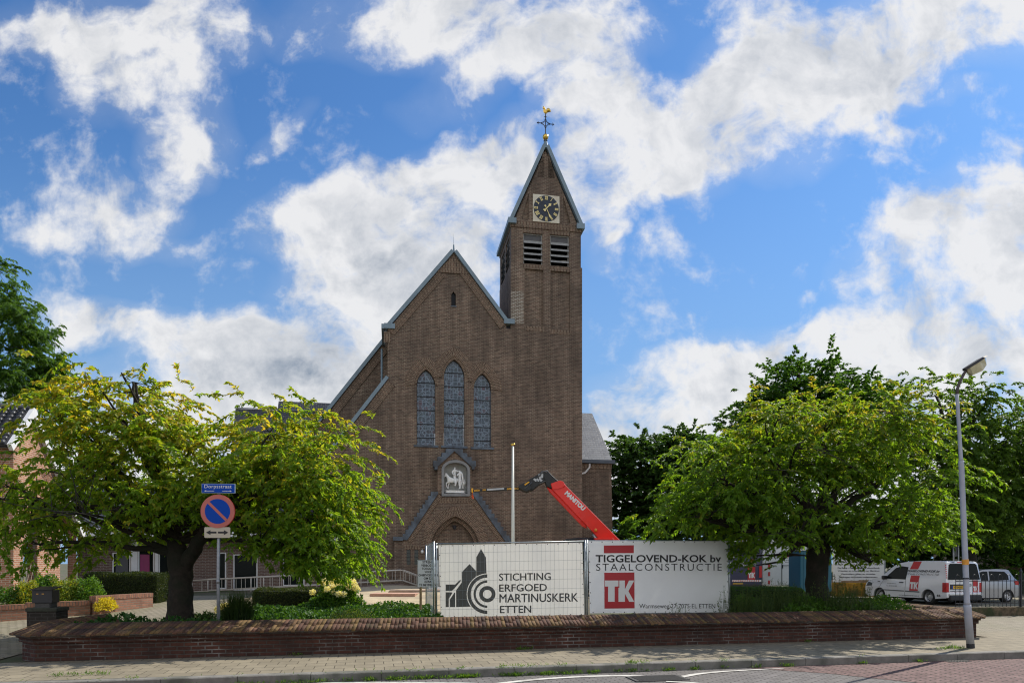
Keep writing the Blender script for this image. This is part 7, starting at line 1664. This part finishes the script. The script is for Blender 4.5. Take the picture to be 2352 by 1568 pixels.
# front wall towards the street
for (a_,b_) in ((0,.3),): 
    vs=[MG(0,z,d) for z in (-.4,e1[1]) for d in (.301,7.69)]+[MG(.3,z,d) for z in (-.4,e1[1]) for d in (.301,7.69)]
    g.add(vs,[(0,2,3,1),(4,5,7,6)])
g.build('wall',HB,house)
for wi,wh_ in enumerate((wh,wh2)):
    (x0,z0_),(x1,z1_) = wh_[0],wh_[2]; fw = .07; xm = (x0+x1)/2
    g = MB(); 
    for r4 in ((x0,x0+fw,z0_,z1_),(x1-fw,x1,z0_,z1_),(x0+fw,x1-fw,z1_-fw,z1_),(x0+fw,x1-fw,z0_,z0_+fw),(xm+.1,xm+.2,z0_+fw,z1_-fw)): g.prism([(r4[0],r4[2]),(r4[1],r4[2]),(r4[1],r4[3]),(r4[0],r4[3])],MG,.06,.14)
    wf = g.build('window_frame',WHITE,house)
    g = MB(); g.prism([(x0,z0_),(x1,z0_),(x1,z1_),(x0,z1_)],MG,.15,.16); g.build('pane',GLASSD,wf)
    if wi==0: g = MB(); g.prism([(x0+fw,z0_+fw),(x1-fw,z0_+fw),(x1-fw,z0_+(z1_-z0_)*.52),(x0+fw,z0_+(z1_-z0_)*.52)],MG,.143,.149); g.build('net_curtain',mat('net_curtain',(.62,.66,.58),rough=.9),wf)
    g = MB(); g.prism([(x0-.06,z0_-.06),(x1+.06,z0_-.06),(x1+.06,z0_-.002),(x0-.06,z0_-.002)],MG,-.05,.1); g.build('sill',WHITE,wf)
def along2(mb,p0,p1,o0,o1,d0,d1): along(mb,p0,p1,o0,o1,d0,d1,M=MG)
g = MB(); along2(g,(-.35,ap_[1]-(ap_[1]-e1[1])/ap_[0]*(ap_[0]+.35)),ap_,.02,.14,.0,8.2); along2(g,(4.9,e2[1]-.3),ap_,.02,.14,.0,8.2)
# tile ribs
roof_l = math.dist((ap_[0]-2.0,ap_[1]-(ap_[1]-e1[1])/ap_[0]*2.0),ap_); sx = (ap_[1]-e1[1])/ap_[0]; cs = 1/math.hypot(1,sx)
g.build('roof',TILE,house)
g = MB(); nrm2 = (-sx*cs, cs)
for k in range(34):
    d = .12+k*.235; q0 = (-.35+nrm2[0]*.15, ap_[1]-sx*(ap_[0]+.35)+nrm2[1]*.15); q1 = (ap_[0]+nrm2[0]*.15,ap_[1]+nrm2[1]*.15)
    nn2 = 10
    for j in range(nn2):
        u0,u1 = j/nn2,(j+1.05)/nn2; pa = (q0[0]+(q1[0]-q0[0])*u0,q0[1]+(q1[1]-q0[1])*u0+.035); pb = (q0[0]+(q1[0]-q0[0])*u1,q0[1]+(q1[1]-q0[1])*u1-.01)
        g.tube([MG(pa[0],pa[1],d),MG(pb[0],pb[1],d)],[.075,.06],7,cap=True)
g.tube([MG(ap_[0],ap_[1]+.16,-.1),MG(ap_[0],ap_[1]+.16,8.2)],.11,8); g.build('roof_tiles',mat('roof_tile_glazed',(.05,.053,.06),rough=.35,noise_amt=.35,nscale=6),house,smooth=True)
g = MB(); along2(g,(-.35,ap_[1]-sx*(ap_[0]+.35)),(ap_[0]+.06,ap_[1]+.06*sx),-.08,.15,-.14,-.02); along2(g,(4.95,e2[1]-.35),(ap_[0]-.05,ap_[1]+.05),-.08,.152,-.139,-.019); g.build('bargeboard',WHITE,house)
g = MB()
for i in range(5):
    x=.15+i*0; 
for s in (1,-1):
    for i in range(-1,6): a0q=.30+i*.22; g.tube([MG(a0q if s>0 else a0q+.5,.25,-.04),MG(a0q+.5*1.0 if s>0 else a0q,1.35,-.04)],.012,4) if 0<=i<3 else None
g.build('trellis',mat('trellis_wood',(.35,.29,.22),rough=.9),house)
# ------------------------------------------------------------------ single storey parish building
DB = brick('dark_house_brick',(.17,.10,.08),(.11,.065,.055),(.30,.27,.23),bw=.22,bh=.066,ms=.010,stain=(.08,.05,.045),stain_amt=.4,contrast=.25)
Yp0,Yp1 = 26.8,31.9
pa = Vector((XY(178,Yp0),Yp0)); pb = Vector((XY(748,Yp1),Yp1)); pw = (pb-pa).length; pr = math.atan2((pb-pa).y,(pb-pa).x)
par = thing('parish_building','long low brick building with white fascia and white framed windows behind the left cherry tree','building',(pa.x,pa.y,.35),pr)
def pp(px): 
    t_=(px-CX)/FL; dx,dy=(pb-pa).normalized(); return (pa.x-t_*pa.y)/(t_*dy-dx)
zfz = lambda px,py: EYE+(HY-py)/FL*(pa.y+pp(px)*math.sin(pr))-.35
M0 = lambda a,b,d: Vector((a,d,b))
wins = [(258,300,1268,1340),(317,355,1262,1340),(364,390,1262,1338),(500,520,1268,1352),(536,592,1272,1375),(650,700,1280,1345)]
hl = []
for a,b,t_,bt in wins: x0,x1 = pp(a),pp(b); hl.append([(x0,max(.05,zfz(a,bt))),(x1,max(.05,zfz(a,bt))),(x1,min(2.15,zfz(a,t_))),(x0,min(2.15,zfz(a,t_)))])
hf = 2.35
g = MB(); g.prism([(0,-.5),(pw+1,-.5),(pw+1,hf),(0,hf)],M0,0,.3,holes=hl); g.box(0,.3,.301,7,-.5,hf); g.build('wall',DB,par)
for i,h4 in enumerate(hl):
    (x0,z0_),(x1,z1_) = h4[0],h4[2]; fw=.05; g = MB()
    for r4 in ((x0,x0+fw,z0_,z1_),(x1-fw,x1,z0_,z1_),(x0+fw,x1-fw,z1_-fw,z1_),(x0+fw,x1-fw,z0_,z0_+fw)): g.box(r4[0],r4[1],.02,.12,r4[2],r4[3])
    wf = g.build('window_frame',WHITE,par); g = MB(); g.box(x0+.01,x1-.01,.13,.14,z0_+.01,z1_-.01); g.build('pane',GLASSD,wf)
    if i==1: g = MB(); g.box(x0+.08,x0+.08+.34,.09,.10,z0_+.45,z0_+1.2); g.build('magenta_poster',mat('magenta_print',(.26,.03,.12),rough=.5,noise_amt=.1,nscale=6),wf)
    if i==0:
        g = MB()
        for k in range(12): x=x0+.12+k*(x1-x0-.2)/12; g.box(x,x+.03,.10,.12,z0_+.1,z1_-.1)
        g.build('vertical_blind',mat('blind_grey',(.12,.125,.14),rough=.8),wf)
g = MB(); g.box(pp(301),pp(316),-.03,.0-.001,.0,2.2); g.box(pp(356),pp(363),-.03,-.001,.0,2.2); build_each(g, 'white_pier',WHITE,par)
g = MB(); g.box(-.3,pw+1,-.75,.0-.001,hf-.10,hf+.24); g.build('fascia',WHITE,par,bevel=.01)
g = MB(); g.add([(-.3,-.72,hf+.245),(pw+1.2,-.72,hf+.245),(pw+1.2,4.0,hf+2.6),(-.3,4.0,hf+2.6),(pw+1.2,8.5,hf+.2),(-.3,8.5,hf+.2)],[(0,1,2,3),(3,2,4,5)]); g.build('roof',TILE,par)
# ------------------------------------------------------------------ planter wall, mailbox, ramp
PB = brick('planter_brick',(.36,.17,.11),(.25,.12,.08),(.22,.18,.14),bw=.21,bh=.066,ms=.009,stain=(.15,.11,.07),stain_amt=.5,contrast=.3)
PBV = brick('planter_upright_brick',(.38,.18,.11),(.25,.11,.075),(.12,.10,.08),bw=.20,bh=.066,ms=.009,rot=R(90),stain=(.15,.11,.07),stain_amt=.5,contrast=.3)
def lowwall(label,pts,h,th=.2):
    T = thing('planter_wall',label,'low wall',(0,0,0),0,'low brick planter walls'); 
    for i in range(len(pts)-1):
        (xa,ya),(xb,yb) = pts[i],pts[i+1]; l = math.hypot(xb-xa,yb-ya); an_ = math.atan2(yb-ya,xb-xa); Mx = Matrix.Translation((xa,ya,gh(xa,ya)))@Matrix.Rotation(an_,4,'Z')
        for nm_,z0_,z1_,m_ in (('brickwork',-.2,h-.12,PB),('capping',h-.119,h,PBV)): g = MB(); g.box(0,l,-th/2-(.012 if nm_=='capping' else 0),th/2,z0_,z1_); o = g.build(nm_,m_,T); o.matrix_local = Mx
    return T
p1 = [(XY(-60,16.5),16.5),(XY(60,17.3),17.3),(XY(205,18.3),18.3)]; lowwall('lower reddish brick planter wall behind the mailbox at the left edge',p1,.42)
p2 = [(XY(212,18.3),18.3),(XY(345,20.2),20.2)]; lowwall('reddish brick planter wall in front of the yew hedge',p2,.50)
Y=12.7; a = P(54,1396,Y); b = P(118,1396,Y)
mb_ = thing('brick_pillar','short dark mossy brick pillar carrying the mailbox at the left end of the wall','pillar',((a.x+b.x)/2,Y+.28,0),.1)
hp_ = a.z; w = b.x-a.x; g = MB(); g.box(-w/2,w/2,-.2,.2,-.02,hp_-.07); g.build('brickwork',brick('sooty_brick',(.035,.028,.022),(.022,.018,.015),(.05,.045,.04),bw=.21,bh=.066,ms=.008,stain=(.02,.022,.012)),mb_)
g = MB(); g.box(-w/2-.02,w/2+.02,-.22,.22,hp_-.069,hp_); g.build('cap_slab',mat('mossy_slab',(.04,.042,.03),rough=1,noise_amt=.5,nscale=8),mb_,bevel=.01)
g = MB(); g.box(-w/2+.01,-w/2+.18,-.206,-.201,.42-.2,.42); g.build('house_number_plate',mat('ochre_plate',(.20,.14,.04),rough=.7),mb_)
mx_ = thing('mailbox','black metal mailbox with brass slots on top of the dark brick pillar','mailbox',((a.x+b.x)/2-.02,Y+.26,hp_),.1)
ww = (116-72)*Y/FL; hh_ = (1390-1347)*Y/FL
g = MB(); g.box(-ww/2,ww/2,-.13,.13,.09,hh_-.02); g.build('body',mat('mailbox_black',(.022,.022,.026),rough=.45,noise_amt=.1),mx_,bevel=.008)
g = MB(); g.add([(-ww/2-.02,-.16,hh_-.018),(ww/2+.02,-.16,hh_-.018),(ww/2+.02,.19,hh_+.03),(-ww/2-.02,.19,hh_+.03),(-ww/2-.02,-.16,hh_-.002),(ww/2+.02,-.16,hh_-.002),(ww/2+.02,.19,hh_+.045),(-ww/2-.02,.19,hh_+.045)],[(3,2,1,0),(4,5,6,7),(0,1,5,4),(1,2,6,5),(2,3,7,6),(3,0,4,7)]); g.build('lid',MATS['mailbox_black'],mx_)
g = MB(); g.box(-.10,-.06,-.136,-.131,hh_*.72,hh_*.72+.018); g.box(.0,.04,-.136,-.131,hh_*.72,hh_*.72+.018); build_each(g, 'brass_slots',mat('brass',(.45,.25,.08),rough=.4,metal=.8),mx_)
g = MB(); g.box(-.05,.13,-.12,-.10,.0,.08); g.box(-ww/2+.03,ww/2-.03,-.10,.10,0,.089); g.build('foot',MATS['cast_iron'],mx_)
# access ramp along the church with pipe railings
ra0 = Vector((XY(440,27.6),27.6)); ra1 = Vector((XY(928,30.3),30.3)); rl = (ra1-ra0).length; rr0 = math.atan2((ra1-ra0).y,(ra1-ra0).x)
ramp = thing('access_ramp','long brick access ramp with steps at its right end in front of the church','ramp',(ra0.x,ra0.y,0),rr0)
rz0 = .27; rz1 = .66
g = MB(); g.add([(0,0,-.2),(rl,0,-.2),(rl,0,rz1),(0,0,rz0),(0,1.15,-.2),(rl,1.15,-.2),(rl,1.15,rz1),(0,1.15,rz0)],[(0,1,2,3),(5,4,7,6),(1,5,6,2),(4,0,3,7),(3,2,6,7)]); g.build('brick_base',brick('ramp_brick',(.22,.15,.12),(.15,.10,.085),(.24,.21,.18),bw=.21,bh=.066,ms=.009,stain=(.12,.09,.07),stain_amt=.4),ramp)
g = MB()
for k in range(3): g.box(rl+.001+.3*k,rl+.3*(k+1),.0,1.15,-.2,rz1-.12*(k+1)-.02)
g.build('steps',mat('step_concrete',(.32,.27,.22),rough=.9,noise_amt=.2),ramp)
def rail(off,label,xa,xb):
    T = thing('handrail',label,'handrail',(ra0.x,ra0.y,0),rr0,'white pipe handrails of the access ramp')
    zr_ = lambda x: rz0+(rz1-rz0)*x/rl
    g = MB(); g.tube([(xa,off,zr_(xa)+.62),(xb,off,zr_(xb)+.62)]+([(rl+.95,off,.30+.62)] if xb>=rl-.01 else []),.026,8); g.tube([(xa,off,zr_(xa)+.16),(xb,off,zr_(xb)+.16)]+([(rl+.95,off,.30+.2)] if xb>=rl-.01 else []),.018,6); build_each(g, 'rails',mat('handrail_paint',(.52,.49,.44),rough=.5,noise_amt=.1),T,smooth=True)
    g = MB(); n = max(2,int((xb-xa)/.36))
    for i in range(n+1):
        x = xa+(xb-xa)*i/n
        if i%6: g.tube([(x,off,zr_(x)+.16),(x,off,zr_(x)+.61)],.011,5)
    if xb>=rl-.01:
        for k in range(1,4): x=rl+.25*k; z=.72-.17*k*1.0*.66; g.tube([(x,off,z+.18),(x,off,z+.62)],.011,5)
    build_each(g,'baluster',MATS['handrail_paint'],T,gap=.001)
    i=0
    while i<=n: x = xa+(xb-xa)*i/n; g = MB(); g.tube([(x,off,zr_(x)-.05),(x,off,zr_(x)+.63)],.024,8); g.build('post',MATS['handrail_paint'],T,smooth=True); i+=6
    if xb>=rl-.01: g = MB(); g.tube([(rl+.95,off,.05),(rl+.95,off,.93)],.024,8); g.build('post',MATS['handrail_paint'],T,smooth=True)
rail(.08,'front white pipe handrail of the access ramp, nearest the garden',0,rl); rail(1.05,'rear white pipe handrail of the access ramp, nearest the church',.5,rl)
# stacks of paving slabs lying on the sand
for i,(px,py,Y,w_,d_,h_,c,lab) in enumerate(((905,1376,23.0,1.5,.9,.10,(.50,.30,.22),'pinkish stack of slabs lying on the sand right of the hydrangea'),(955,1366,24.5,1.9,.8,.12,(.46,.33,.24),'second, longer stack of pinkish slabs on the sand behind the first'),(1010,1352,27.0,.9,.6,.10,(.55,.55,.57),'small pale grey stack of slabs nearest the church steps'))):
    c0 = P(px,py,Y); zz = gh(c0.x,Y)+.12; T = thing('slab_stack',lab,'slabs',(c0.x,Y,zz),.1*i,'slab stacks on the sand'); M_=mat('slab_colour_%s'%'abc'[i],c,rough=.9,noise_amt=.2,nscale=5)
    for k in range(3): g = MB(); o_=random.uniform(-.05,.05); g.box(-w_/2+o_,w_/2+o_,-d_/2,d_/2,k*h_/3+.001,(k+1)*h_/3); g.build('slab',M_,T,bevel=.004)
